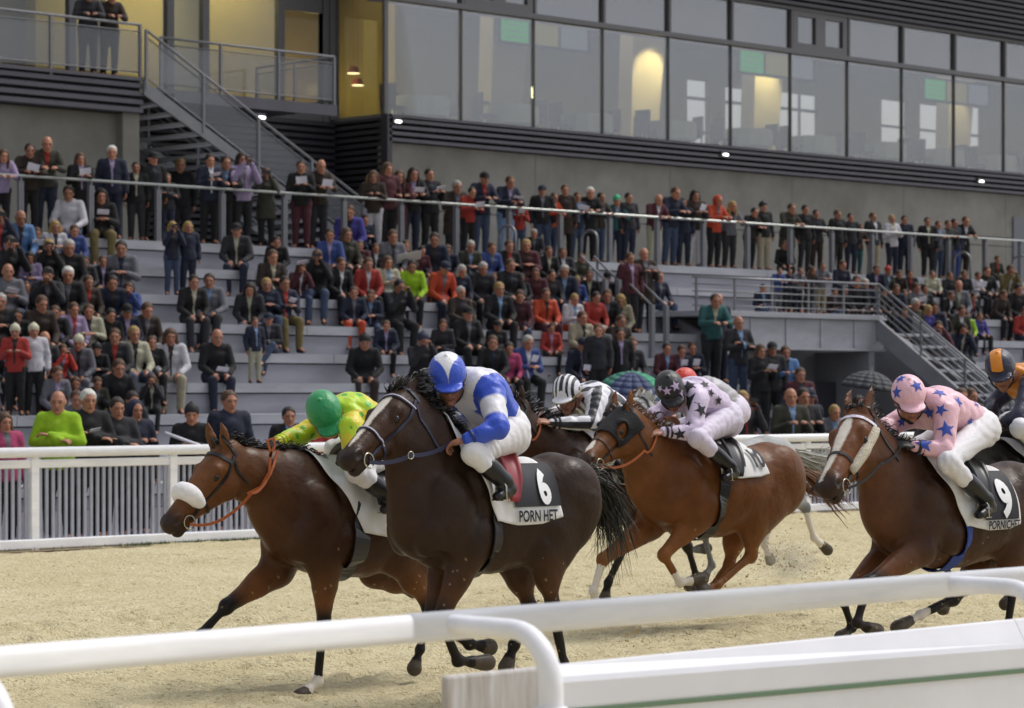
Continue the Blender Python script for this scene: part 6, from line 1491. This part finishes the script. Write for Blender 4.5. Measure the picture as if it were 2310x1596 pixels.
# crop, x, y (top of head), place, pose, jacket, trousers, hair shape, hair colour, held
CROWD = """
1 12 960 W rail lilac black long brown -
1 195 925 W rail brown black short dark paper
1 285 878 W rail olive navy fringe grey -
1 515 985 W hold black black long brown paper
1 720 938 W hang navy navy short white card
1 915 1045 W hang black charcoal short dark -
1 970 978 W hang black black cap black -
1 1040 1115 W cross charcoal navy short brown -
1 1160 935 W hang black charcoal short blond -
1 1345 995 W hold navy black short dark paper
1 1445 1005 W rail black black short dark -
1 1555 985 W up lilac black long dark phone
1 1712 1080 W up olive black short brown phone
1 1938 1035 W hold black maroon short dark paper
1 2055 1028 W rail brown charcoal fringe brown paper
2 268 1030 W hang brown black long blond -
2 300 1045 W hang maroon black long brown -
2 250 1100 W hold brown white long brown -
2 330 1090 W rail maroon maroon long brown -
2 515 1078 W rail black navy long dark paper
2 640 1085 W hold black black short dark paper
2 780 1060 W rail brown black short grey -
2 925 1205 W rail red black short dark paper
2 958 1105 W rail navy denim cap black -
2 1155 1133 W rail navy paleblue short brown paper
2 1315 1288 W hold red denim short dark card
2 1338 1190 W hang black denim cap navy -
2 1448 1185 W hang brown black short brown -
2 1438 1240 W rail orange denim short brown -
2 1540 1235 W hold navy denim short brown paper
2 1665 1205 W rail black black short white -
2 1742 1240 W rail brown denim short dark -
2 1895 1240 W hang charcoal navy short dark -
2 1865 1262 W rail teal navy beanie green -
2 2095 1250 W rail maroon cream fringe grey -
3 55 1205 W rail navy denim short brown -
3 110 1275 W hang navy navy short dark -
3 178 1225 W hold brown white long dark card
3 335 1258 W rail orange black hood blond -
3 428 1295 W rail grey charcoal long blond -
3 560 1335 W rail black black short dark -
3 632 1300 W hang black beige beanie black -
3 782 1308 W rail olive brown short brown -
3 890 1320 W hang black charcoal short dark -
3 1098 1352 W hang black black short brown -
3 1190 1372 W hang charcoal navy short dark -
3 1250 1440 W rail brown teal short brown -
3 1335 1368 W hang charcoal beige short brown -
3 1458 1383 W cross white navy short blond -
3 1532 1388 W hang navy navy short dark -
3 1688 1398 W hang black black short dark -
3 1748 1422 W hold grey denim short brown -
3 1812 1418 W hold olive brown short brown -
3 1858 1408 W hang navy blue short dark -
3 1925 1393 W rail black brown short brown -
1 490 1205 T0 knees white denim short dark -
1 567 1215 T0 hold black khaki long dark paper
1 145 1345 T1 knees skyblue navy fringe brown -
1 20 1355 T1 up navy black short brown phone
4 295 5 T1 hold white denim long blond -
4 28 75 T2 up black black short dark phone
4 175 58 T2 hold charcoal black short brown paper
4 372 75 T1 hang black black short grey -
4 430 25 T1 knees blue khaki short brown -
4 370 130 T2 up black black short blond phone
4 250 200 T2 hold lilac green long dark card
4 58 250 T3 hold grey denim fringe brown paper
4 380 290 T3 knees black black short white -
4 535 355 T3 knees brown black short brown -
4 705 350 T3 knees navy black short dark -
4 812 395 T3 up blue blue short brown -
4 745 135 T2 hold grey charcoal short dark -
4 1135 10 S2 up navy denim long blond phone
4 1180 8 S2 hang navy navy long blond -
4 1215 350 T3 knees black charcoal short dark -
4 1328 350 T3 knees grey charcoal short dark -
4 1505 20 T1 knees charcoal navy cap black -
4 1765 105 T2 knees black black short dark -
4 1720 190 T2 hold brown black short brown -
4 1602 390 T3 knees charcoal denim long dark -
4 1708 378 T3 hold navy denim short blond -
4 1775 362 T3 hold navy khaki short dark card
4 1905 265 T3 up maroon denim long brown paper
4 2022 165 T2 up black denim short brown phone
4 1640 625 S6 hang navy cream short brown -
4 1712 600 T5 cross charcoal denim cap navy -
4 2105 60 T1 hang blue navy short dark -
4 720 530 T4 knees navy denim cap black -
4 850 520 T4 knees brown denim short brown -
4 285 550 T4 knees black black short brown -
4 365 528 T4 knees lilac black short brown -
4 532 540 T4 hold cream black short brown -
4 97 675 S5 hold red black hood cream -
4 237 672 S5 hang white black hood cream -
4 362 715 T5 knees charcoal black fringe brown -
4 605 700 T5 knees charcoal denim short brown -
4 572 785 T6 hold black black beanie black -
4 440 820 T6 up coral maroon short brown -
4 930 750 T5 knees black black short brown -
4 1055 698 T5 knees white beige long brown -
4 1362 698 T5 knees black navy fringe brown paper
4 505 735 T5 hang grey grey beanie cream -
4 375 1100 G cross lime charcoal fringe grey -
4 570 1092 G cross black black short white card
4 618 1008 T8 hang olive olive short brown -
4 465 1032 T8 hang grey purple short brown -
4 745 1143 G cross charcoal black short dark -
4 868 1160 G hold navy navy hood navy -
4 965 1020 T8 up charcoal black long brown -
4 890 1290 G hang brown brown long brown -
4 1235 1188 G hold black black beanie black stick
4 1482 1100 G hang navy navy short brown -
4 1862 1205 G hang black black short dark -
4 32 1240 G hang pink black long brown -
2 215 1308 T0 knees purple black short brown -
2 278 1392 T1 hold navy navy short dark -
5 98 55 T1 hang olive black long brown -
5 410 60 T1 knees grey charcoal short brown -
5 478 130 T2 hold brown maroon short brown bigpaper
5 722 150 T2 knees navy black short brown -
5 870 125 T2 hold olive charcoal short grey -
5 1000 140 T2 knees blue navy short brown -
5 1120 130 T2 hold black black short brown -
5 1235 125 T2 hold maroon black short blond -
5 1380 170 T2 knees black black short brown -
5 1480 180 T2 hold charcoal charcoal short brown -
5 212 238 T3 knees red black short brown -
5 342 235 T3 hold cream navy long brown card
5 500 250 T3 knees lime black short dark -
5 675 250 T3 knees orange navy cap navy -
5 968 265 T3 knees charcoal black short grey -
5 1042 340 T3 knees navy denim short brown -
5 1190 345 T3 knees charcoal charcoal long dark -
5 1288 305 T3 knees maroon black short brown -
5 1500 285 T3 knees navy blue short grey -
5 1520 365 T3 hang blue denim short blond -
5 1648 325 T3 knees black black short brown -
5 1905 208 S2 hang maroon charcoal short brown -
5 2022 178 S3 hold brown charcoal fringe brown paper
5 2088 330 T3 knees navy denim short brown -
5 132 430 T4 knees navy orange short brown -
5 238 440 T4 hold navy denim short brown -
5 815 430 T4 knees brown charcoal short grey -
5 1060 400 T4 knees black black short blond -
5 1185 438 T4 knees maroon denim short brown -
5 1360 442 T4 knees orange maroon short brown -
5 1530 470 T4 hold white orange short blond -
5 1672 460 T4 knees red black short dark -
5 1770 445 T4 knees black black short brown -
5 1850 465 T4 hang beige beige long blond -
5 1030 745 T6 knees black black short brown -
5 1108 780 T6 hang pink black short dark -
5 1225 722 T6 hold blue black short grey card
5 1720 668 S7 hang charcoal black short brown card
5 1862 695 S7 hang black black short dark -
5 1900 750 T6 hang charcoal black short brown -
5 1995 840 G hang lime green short brown -
5 2152 790 T7 hang maroon black short dark -
5 2258 785 T7 hold navy black short brown card
6 275 325 S3 rail teal charcoal short brown -
6 340 470 S5 hang navy navy fringe brown -
6 465 508 S5 cross charcoal denim fringe brown -
6 95 790 T7 hold navy maroon short brown card
6 672 680 S6 hang charcoal black cap charcoal -
6 618 800 S8 hold black black long brown paper
6 765 810 S8 hold skyblue denim short brown -
6 860 755 S7 hold maroon navy short brown paper
6 500 1100 G up charcoal black short blond phone
6 1045 1172 G rail grey navy short blond -
6 720 312 L rail blue grey short brown -
6 775 320 L rail navy charcoal short dark -
6 835 305 L rail grey navy short brown -
6 915 298 L rail brown charcoal long brown -
6 988 275 L rail grey beige short brown -
6 772 135 T0 knees black black short brown -
6 1105 258 T1 knees navy black short brown -
6 1240 325 T2 knees black black short brown -
6 1325 280 T1 knees navy navy short brown -
6 1398 298 T1 knees olive black beanie red -
6 1348 420 T3 knees black black short brown -
6 1432 408 T3 knees navy black short brown -
6 1528 400 T3 hold grey black short brown paper
6 1640 415 T3 knees charcoal black short dark -
6 1440 540 T4 hold charcoal black short brown -
6 1635 540 T4 cross purple olive long blond -
6 1742 605 T4 knees brown black short brown -
6 1875 540 T4 knees olive black short brown -
6 1900 588 T4 knees lime navy short brown -
6 2002 610 T4 knees purple black short brown -
6 1802 340 T2 knees charcoal navy short brown -
6 1895 320 T2 knees charcoal black short brown -
6 1972 328 T2 hold white black short brown paper
6 2045 300 T2 knees black charcoal short brown -
6 2108 232 T1 knees olive charcoal short brown -
6 2175 275 T1 up khaki black short brown -
6 2222 370 T2 knees black navy short dark -
6 2290 560 T3 hang red navy short brown -
6 1525 560 T4 knees navy black short brown -
6 1580 470 T3 knees olive black short grey -
6 1215 430 T3 knees black black short dark -
6 1690 985 G hang charcoal black short brown -
6 1805 1005 G hang navy black short dark -
6 1900 1005 G hang brown black short brown -
6 1968 1030 G hang olive black short brown -
6 1250 1130 G hang olive black short dark -
4 330 290 T3 up charcoal black short dark phone
4 600 230 T2 knees black khaki short brown -
4 120 420 T4 knees black navy short brown -
4 640 560 T5 knees black black short dark -
4 160 560 T4 knees black black short dark -
4 0 560 T4 knees charcoal navy short brown -
5 30 240 T2 hang black black short brown -
5 160 135 T2 hold maroon navy short brown -
5 260 160 T2 knees charcoal black short brown -
5 600 60 T1 knees navy black short dark -
5 1300 60 T1 knees charcoal black short grey -
4 70 480 T4 hold black black short grey -
4 480 250 T2 knees charcoal black short dark -
4 230 480 T4 knees brown black short brown -
4 690 880 T6 knees black navy short brown -
4 800 1090 T8 hang charcoal black short dark -
4 310 930 T6 knees grey maroon short brown -
5 340 640 T5 knees navy black short brown -
5 560 170 T2 knees maroon black short dark -
5 1130 220 T3 knees black black short brown -
5 1420 320 T3 knees charcoal black short dark -
5 1590 215 T2 hang olive black short brown -
5 1590 590 T5 knees beige olive short brown -
5 1830 610 T5 knees brown khaki short brown -
5 700 630 T5 cross charcoal navy short brown -
6 1290 380 T2 knees navy charcoal short grey -
6 1480 330 T2 knees brown black short brown -
6 1560 330 T2 knees charcoal navy short dark -
6 1700 520 T4 knees navy black short dark -
6 1370 500 T4 knees black black short brown -
6 1790 450 T3 knees black navy short brown -
6 1950 470 T3 knees charcoal black short dark -
6 2120 440 T3 knees brown black short brown -
"""
people = []
rg = random.Random(42)
for ln in CROWD.strip().splitlines():
    c, x, y, pl, po, jk, trs, hr_, hcol, held = ln.split()
    px, py = tr[c](float(x), float(y)); people.append(dict(px=px, py=py, pl=pl, po=po, jk=jk, tr=trs, hr=hr_, hc=hcol, held=held))
def place(p):
    px, py, pl = p['px'], p['py'], p['pl']; sit = pl[0] == 'T' and p['po'] != 'rail'
    if pl[0] == 'T':
        best = None; full = .86 if p['po'] != 'hang' else .86
        for k in range(0, 9):
            if k >= 3 and VG0 - .3 < onv(px, py, tv(k) + .34).x < VG1 + .3: continue
            v = tv(k) + .34; z = onv(px, py, v).z - tz(k); e = abs(z - full)
            if best is None or e < best[0]: best = (e, k, v, z)
        if best is None: return None
        e, k, v, z = best; s = max(.78, min(1.12, z / .865)); q = onv(px, py, v); return q.x, v, tz(k), s, True, k
    if pl[0] == 'S':
        k = int(pl[1]); best = None
        for kk in range(max(0, k - 2), 9):
            if kk >= 3 and VG0 - .3 < onv(px, py, tv(kk) + .3).x < VG1 + .3: continue
            v = tv(kk) + .3; z = onv(px, py, v).z - tz(kk); t = {'S2': 1.6, 'S6': 1.2, 'S5': 1.45}.get(pl, 1.68)
            if best is None or abs(z - t) < best[0]: best = (abs(z - t), kk, v, z)
        if best is None: q = onv(px, py, 36.5); return q.x, 36.5, 0.0, max(.7, q.z / 1.72), False, 8
        e, k, v, z = best; s = max(.6, min(1.15, z / 1.72)); q = onv(px, py, v); return q.x, v, tz(k), s, False, k
    if pl == 'W':
        for v in (42.38, 42.8, 43.3, 43.7, 44.4, 45.2):
            q = onv(px, py, v); h = q.z - TZ0
            if h < 1.90 and not (q.x < 31.5 and v > 43.5): break
        # taller than expected: stand further back; shorter: nearer or a child
        s = max(.62, min(1.14, h / 1.72 if p['po'] != 'rail' else h / 1.675)); return q.x, v, TZ0, s, False, -1
    if pl == 'L':
        for v in (39.35, 39.8, 40.3):
            q = onv(px, py, v); h = q.z - 3.64
            if h < 1.8: break
        return q.x, v, 3.64, max(.6, min(1.1, h / 1.675)), False, -2
    if pl == 'G':
        v = 27.75 + rg.random() * .25
        for _ in range(20):
            q = onv(px, py, v); 
            if any(abs(q.x - g['pos'][0]) < .42 and abs(v - g['pos'][1]) < .4 for g in people if 'pos' in g and g['pl'] == 'G'): v += .3
            else: break
        return q.x, v, 0.0, max(.62, min(1.12, q.z / 1.72)), False, -3
for p in people: 
    r = place(p)
    if r: p['pos'] = r
people = [p for p in people if 'pos' in p]
# fill the thick of the crowd: mostly dark coats, placed only where a seat is free
rx = random.Random(77); darkj = ['black', 'black', 'charcoal', 'navy', 'brown', 'black', 'olive', 'grey', 'navy', 'maroon', 'charcoal', 'beige', 'red', 'cream']
def fill(x0, x1, y0, y1, n, pl='T'):
    got = 0
    for _ in range(n * 12):
        if got >= n or len(people) > 292: return
        p = dict(px=rx.uniform(x0, x1), py=rx.uniform(y0, y1), pl=pl, po=rx.choice(['knees', 'knees', 'hold', 'hang', 'cross', 'up'] if pl == 'T' else ['hang', 'cross', 'hold']), jk=rx.choice(darkj), tr=rx.choice(['black', 'navy', 'denim', 'charcoal', 'brown', 'black']), hr=rx.choice(['short', 'short', 'short', 'long', 'cap', 'fringe', 'beanie']), hc=rx.choice(['dark', 'brown', 'dark', 'grey', 'black', 'blond']), held='-')
        if p['hr'] in ('cap', 'beanie'): p['hc'] = rx.choice(['black', 'navy'])
        r = place(p)
        if not r or any(abs(r[0] - g['pos'][0]) < .44 and abs(r[1] - g['pos'][1]) < .5 for g in people): continue
        p['pos'] = r; people.append(p); got += 1
fill(0, 300, 560, 860, 12); fill(790, 1390, 540, 760, 9); fill(1930, 2190, 610, 720, 8); fill(1690, 1880, 600, 700, 6); fill(1310, 1400, 700, 800, 3)
fill(1580, 1850, 770, 850, 5, 'G'); fill(640, 2250, 930, 950, 7, 'G'); fill(1650, 1900, 455, 500, 3, 'W')
# keep seated neighbours from sinking into one another
for _ in range(12):
    for i, a in enumerate(people):
        for b in people[i + 1:]:
            if abs(a['pos'][1] - b['pos'][1]) < .30 and abs(a['pos'][2] - b['pos'][2]) < .3:
                d = b['pos'][0] - a['pos'][0]; need = .40 if a['pos'][4] else .36
                if abs(d) < need:
                    sgn = 1 if d >= 0 else -1; sh_ = (need - abs(d)) / 2 * sgn
                    a['pos'] = (a['pos'][0] - sh_,) + a['pos'][1:]; b['pos'] = (b['pos'][0] + sh_,) + b['pos'][1:]
# labels: look first, then row, then neighbours
def rowname(p):
    k = p['pos'][5]; return {-1: 'upper walkway', -2: 'landing', -3: 'ground behind white fence'}.get(k) or ((RowN[k]))
nice = dict(paleblue='pale blue', skyblue='sky blue', denim='jeans'); HW = dict(short='', long='long hair', fringe='balding', cap='cap', beanie='knitted hat', hood='hood', bun='bun')
def jname(p): return nice.get(p['jk'], p['jk']) + (' coat' if p.get('coat') else ' jacket')
for i, p in enumerate(people): p['coat'] = (p['jk'] in ('black', 'orange', 'red', 'olive', 'brown') and i % 3 == 0)
rows = {}
for p in people: rows.setdefault(rowname(p), []).append(p)
for rn, L_ in rows.items():
    L_.sort(key=lambda p: p['pos'][0])
    for i, p in enumerate(L_):
        l = L_[i - 1] if i else None; r = L_[i + 1] if i + 1 < len(L_) else None
        hw = HW[p['hr']] or (p['hc'] + ' hair'); post = 'seated' if p['pos'][4] else 'standing'
        nb = ('between %s and %s' % (nice.get(l['jk'], l['jk']), nice.get(r['jk'], r['jk']))) if l and r else ('at the left end of the row' if r else 'at the right end of the row')
        p['label'] = '%s, %s, %s, on the %s, %s' % (post, jname(p), hw, rn, nb); p['row'] = (rn, i)
def ordw(n):
    T = ords; 
    if n < 20: return T[n]
    tens = {20: 'twenty', 30: 'thirty', 40: 'forty', 50: 'fifty', 60: 'sixty'}; n += 1; d = n % 10
    return tens[n - d] + ('-' + T[d - 1] if d else 'th')
for p in people:
    if len(p['label'].split()) > 16: p['label'] = p['label'].replace('between ', 'by ').replace(', on the ', ', ')
seen = {}
for p in people: seen.setdefault(p['label'], []).append(p)
for lb, L_ in seen.items():
    if len(L_) > 1:
        for p in L_: p['label'] = '%s %s, %s from left on the %s' % ('seated' if p['pos'][4] else 'standing', jname(p), ordw(p['row'][1]), p['row'][0])
paper_m = mat('paper_white', S('dcdae6'), .6)
def slot(o, m): o.material_slots[0].link = 'OBJECT'; o.material_slots[0].material = m
def person(p):
    x, v, z, s, sit, k = p['pos']; po = p['po']
    key = ('sit_' if sit else 'stand_') + po
    alias = {'sit_hang': 'sit_knees', 'sit_rail': 'sit_knees', 'stand_knees': 'stand_hang'}
    key = alias.get(key, key); g = get_pose(key)
    o = bpy.data.objects.new('person', g['body']); COL.objects.link(o)
    yaw = -rg.uniform(.15, .75) if not (po == 'rail' and not sit) else -rg.uniform(.1, .5)
    hx = g['hea']; off = Matrix.Rotation(yaw, 3, 'Z') @ Vector((hx[0], hx[1], 0)) * s
    if key == 'stand_rail' and p['pl'] == 'W' and v < 42.5: v = 42.52
    o.location = (x - off.x, v if (sit or key == 'stand_rail') else v - off.y, z); o.rotation_euler = ((rg.uniform(-.02, .30) if sit else rg.uniform(-.03, .05)), 0, yaw); sx = s * rg.uniform(.97, 1.06); o.scale = (sx, sx, s)
    tag(o, p['label'], 'person', 'spectators')
    def part(name, me, m, loc=None):
        c = bpy.data.objects.new(name, me); COL.objects.link(c); c.parent = o
        if loc is not None: c.location = loc
        slot(c, m); return c
    jo = part('coat' if p['coat'] else 'jacket', g['coat' if p['coat'] else 'jacket'], cmat(p['jk'])); jo.material_slots[1].link = 'OBJECT'; jo.material_slots[1].material = cmat(p['jk'] if rg.random() < .3 else rg.choice(['white', 'grey', 'black', 'navy', 'charcoal', 'red', 'cream', 'paleblue', 'brown', 'black', 'lilac'])); part('trousers', g['trousers'], cmat(p['tr'])); sm = cmat(rg.choice(['black', 'black', 'brown', 'charcoal', 'grey'])); part('shoe', g['shoe'], sm); part('shoe', g['shoe2'], sm)
    hn = {'cap': 'cap', 'beanie': 'knitted_hat', 'hood': 'hood'}.get(p['hr'], 'hair')
    if p['hr'] == 'hood': hm = cmat(p['jk']) if p['hc'] != 'cream' else hmat('cream')
    elif p['hr'] in ('cap',) and p['hc'] in CL: hm = cmat(p['hc'])
    else: hm = hmat(p['hc'])
    hk = 'hood' if p['hr'] == 'hood' and p['hc'] != 'cream' else ('beanie' if p['hc'] == 'cream' and p['hr'] == 'hood' else p['hr'])
    part(hn if hk != 'beanie' or p['hr'] == 'beanie' else 'face_mask_hat', HAIRS[hk], hm, tuple(g['hea'])).scale = (1.11, 1.11, 1.11)
    if p['held'] != '-':
        M = Matrix.Translation(o.location) @ Matrix.Rotation(yaw, 4, 'Z') @ Matrix.Diagonal((sx, sx, s, 1)); hh = [M @ Vector(tuple(q)) for q in g['hands']]; c = (hh[0] + hh[1]) / 2 if po != 'hang' else hh[0]
        short_l = p['label'].split(', on the')[0].split(' from left')[0]
        m = MB(); nm = 'paper'; mt = paper_m
        if p['held'] == 'phone': m.box((-.075, -.006, -.038), (.075, .006, .038)); nm = 'phone'; mt = mat('phone_dark', S('1c1c20'), .2)
        elif p['held'] == 'stick': m.tube([(-.35, -.02, .02), (.25, -.02, -.06)], .022, 8); nm = 'white_stick'; mt = paper_m
        else:
            w_, h_ = {'paper': (.11, .085), 'card': (.07, .09), 'bigpaper': (.27, .22)}[p['held']]; n = 5; vs = []; tilt = rg.uniform(.2, 1.0)
            for i in range(n + 1):
                t = -1 + 2 * i / n
                for j_ in (-1, 1): vs.append((t * w_, -.03 * t * t - j_ * h_ * math.cos(tilt) * .6, j_ * h_ * math.sin(tilt) + .05))
            fs = [(2 * i, 2 * i + 1, 2 * i + 3, 2 * i + 2) for i in range(n)]; m.add(vs, fs)
        h = m.build(nm, mt); h.location = c + Vector((-.03, -.05, .02)); h.rotation_euler = (0, rg.uniform(-.25, .25), yaw)
        if nm == 'paper': md = h.modifiers.new('s', 'SOLIDIFY'); md.thickness = .004
        w2 = p['label'].split(); tag(h, 'held', {'paper': 'paper', 'phone': 'phone', 'white_stick': 'stick'}[nm], {'paper': 'papers held by spectators', 'phone': 'phones held by spectators'}.get(nm))
        h['label'] = ('white paper held by the ' if nm == 'paper' else 'phone held up by the ' if nm == 'phone' else 'white rolled stick held by the ') + 'one in %s, %s on %s' % (jname(p), ordw(p['row'][1]), p['row'][0])
    return o
for p in people: person(p)
# two onlookers on the upper left balcony
for i, (px, py, jk) in enumerate(((190, -25, 'charcoal'), (240, -20, 'brown'))):
    q = onv(px, py, 44.35); pp = dict(px=px, py=py, pl='W', po='rail', jk=jk, tr='charcoal', hr='short', hc='dark', held='-', coat=False, pos=(q.x, 44.35, 8.17, (q.z - 8.17) / 1.675, False, -1), label=['standing person in charcoal leaning on the upper left balcony rail', 'standing person in brown leaning on the upper left balcony rail'][i], row=('balcony', i)); person(pp)
# umbrellas
def umbrella(px, py, v, r, cols, label, tilt=(0, 0)):
    c = onv(px, py, v); t = thing('umbrella', tuple(c), label, 'umbrella'); m = MB(); n = 16; 
    M = Matrix.Rotation(tilt[0], 3, 'X') @ Matrix.Rotation(tilt[1], 3, 'Y'); vs = [c]; K = 6
    for k in range(1, K + 1):
        ph = k / K * 1.15
        for i in range(n): a = 2 * PI * i / n; sc = 1 - .035 * (i % 2 == 1) * k / K; vs.append(c + M @ Vector((r * math.sin(ph) / math.sin(1.15) * math.cos(a) * sc, r * math.sin(ph) / math.sin(1.15) * math.sin(a) * sc, -r * .62 * (1 - math.cos(ph)) / (1 - math.cos(1.15)))))
    for i in range(n): m.add([vs[0], vs[1 + i], vs[1 + (i + 1) % n]], [(0, 1, 2)], (i // 4) % len(cols), True)
    for k in range(K - 1):
        for i in range(n):
            a = 1 + k * n; b = a + n; m.add([vs[a + i], vs[b + i], vs[b + (i + 1) % n], vs[a + (i + 1) % n]], [(0, 1, 2, 3)], (i // 4) % len(cols), True)
    o = m.build('canopy', cols, t); md = o.modifiers.new('s', 'SOLIDIFY'); md.thickness = .004
    m = MB(); m.tube([c + M @ Vector((0, 0, .06)), c + M @ Vector((0, 0, -.85))], .008, 6); m.build('shaft', steel, t)
uc = lambda n, h: mat(n, S(h), .7, nz=.05)
umbrella(1425, 838, 28.2, .62, [uc('umb_teal', '4aa58c'), uc('umb_green_dark', '256b58'), uc('umb_navy', '2c3a60'), uc('umb_green', '2f8f6c')], 'green, white and navy golf umbrella behind the fence, between the striped and lilac jockeys', (.15, -.1))
umbrella(1965, 836, 28.6, .5, [uc('umb_grey', '34363d')], 'dark grey umbrella behind the fence left of the pink jockey', (.1, .1))
# ================================================================ sand thrown up by the hooves
rs = random.Random(11); m = MB(); nclod = 0
for (px, py, v, w_, h_, n) in ((1750, 1268, 15.6, .42, .16, 420), (1830, 1290, 15.6, .3, .08, 120), (1460, 1440, 12.4, .5, .12, 90), (1150, 1500, 11.9, .4, .12, 80), (1600, 1330, 14.2, .4, .1, 90)):
    c = onv(px, py, v)
    for i in range(n):
        p = Vector((c.x + rs.gauss(0, w_ * .5), v + rs.gauss(0, .12), max(.02, c.z + abs(rs.gauss(0, h_)) * rs.choice((1, 1, 1.8)) - .06))); r = abs(rs.gauss(0, .006)) + .003
        d = [Vector((rs.uniform(-1, 1), rs.uniform(-1, 1), rs.uniform(-1, 1))).normalized() * r for _ in range(3)]
        m.add([p + d[0], p + d[1], p + d[2], p - (d[0] + d[1]) * .7], [(0, 1, 2), (0, 3, 1), (1, 3, 2), (2, 3, 0)])
tag(m.build('sand_spray', mat('thrown_sand', S('b59c6c'), .95)), 'loose sand and clods thrown up behind the galloping hooves', 'sand', kind='stuff')

# soft dust hanging where the hooves struck
def dust(px, py, v, r, dens):
    c = onv(px, py, v); m = MB(); m.ball(c, r, 16, 10); o = m.build('dust_cloud', None)
    d = bpy.data.materials.new('dust'); d.use_nodes = True; n = d.node_tree; n.nodes.clear(); L = n.links.new; out = n.nodes.new('ShaderNodeOutputMaterial'); pv = n.nodes.new('ShaderNodeVolumePrincipled')
    pv.inputs['Color'].default_value = (.95, .88, .7, 1); tc = n.nodes.new('ShaderNodeTexCoord'); t = n.nodes.new('ShaderNodeTexNoise'); t.inputs['Scale'].default_value = 7; t.inputs['Detail'].default_value = 5; L(tc.outputs['Object'], t.inputs['Vector'])
    sub_ = n.nodes.new('ShaderNodeVectorMath'); sub_.operation = 'SUBTRACT'; L(tc.outputs['Object'], sub_.inputs[0]); sub_.inputs[1].default_value = tuple(c)
    dv = n.nodes.new('ShaderNodeVectorMath'); dv.operation = 'DIVIDE'; L(sub_.outputs[0], dv.inputs[0]); dv.inputs[1].default_value = r
    ln = n.nodes.new('ShaderNodeVectorMath'); ln.operation = 'LENGTH'; L(dv.outputs[0], ln.inputs[0])
    a = n.nodes.new('ShaderNodeMapRange'); a.inputs['From Min'].default_value = .95; a.inputs['From Max'].default_value = .2; L(ln.outputs['Value'], a.inputs['Value'])
    b = n.nodes.new('ShaderNodeMapRange'); b.inputs['From Min'].default_value = .42; b.inputs['From Max'].default_value = .7; b.inputs['To Max'].default_value = dens; L(t.outputs['Fac'], b.inputs['Value'])
    mu = n.nodes.new('ShaderNodeMath'); mu.operation = 'MULTIPLY'; L(a.outputs[0], mu.inputs[0]); L(b.outputs[0], mu.inputs[1]); L(mu.outputs[0], pv.inputs['Density']); L(pv.outputs[0], out.inputs['Volume'])
    o.data.materials.append(d); tag(o, 'pale puff of dust thrown up behind the chestnut racehorse', 'dust', kind='stuff')
dust(1775, 1262, 15.6, (.42, .25, .22), 9)
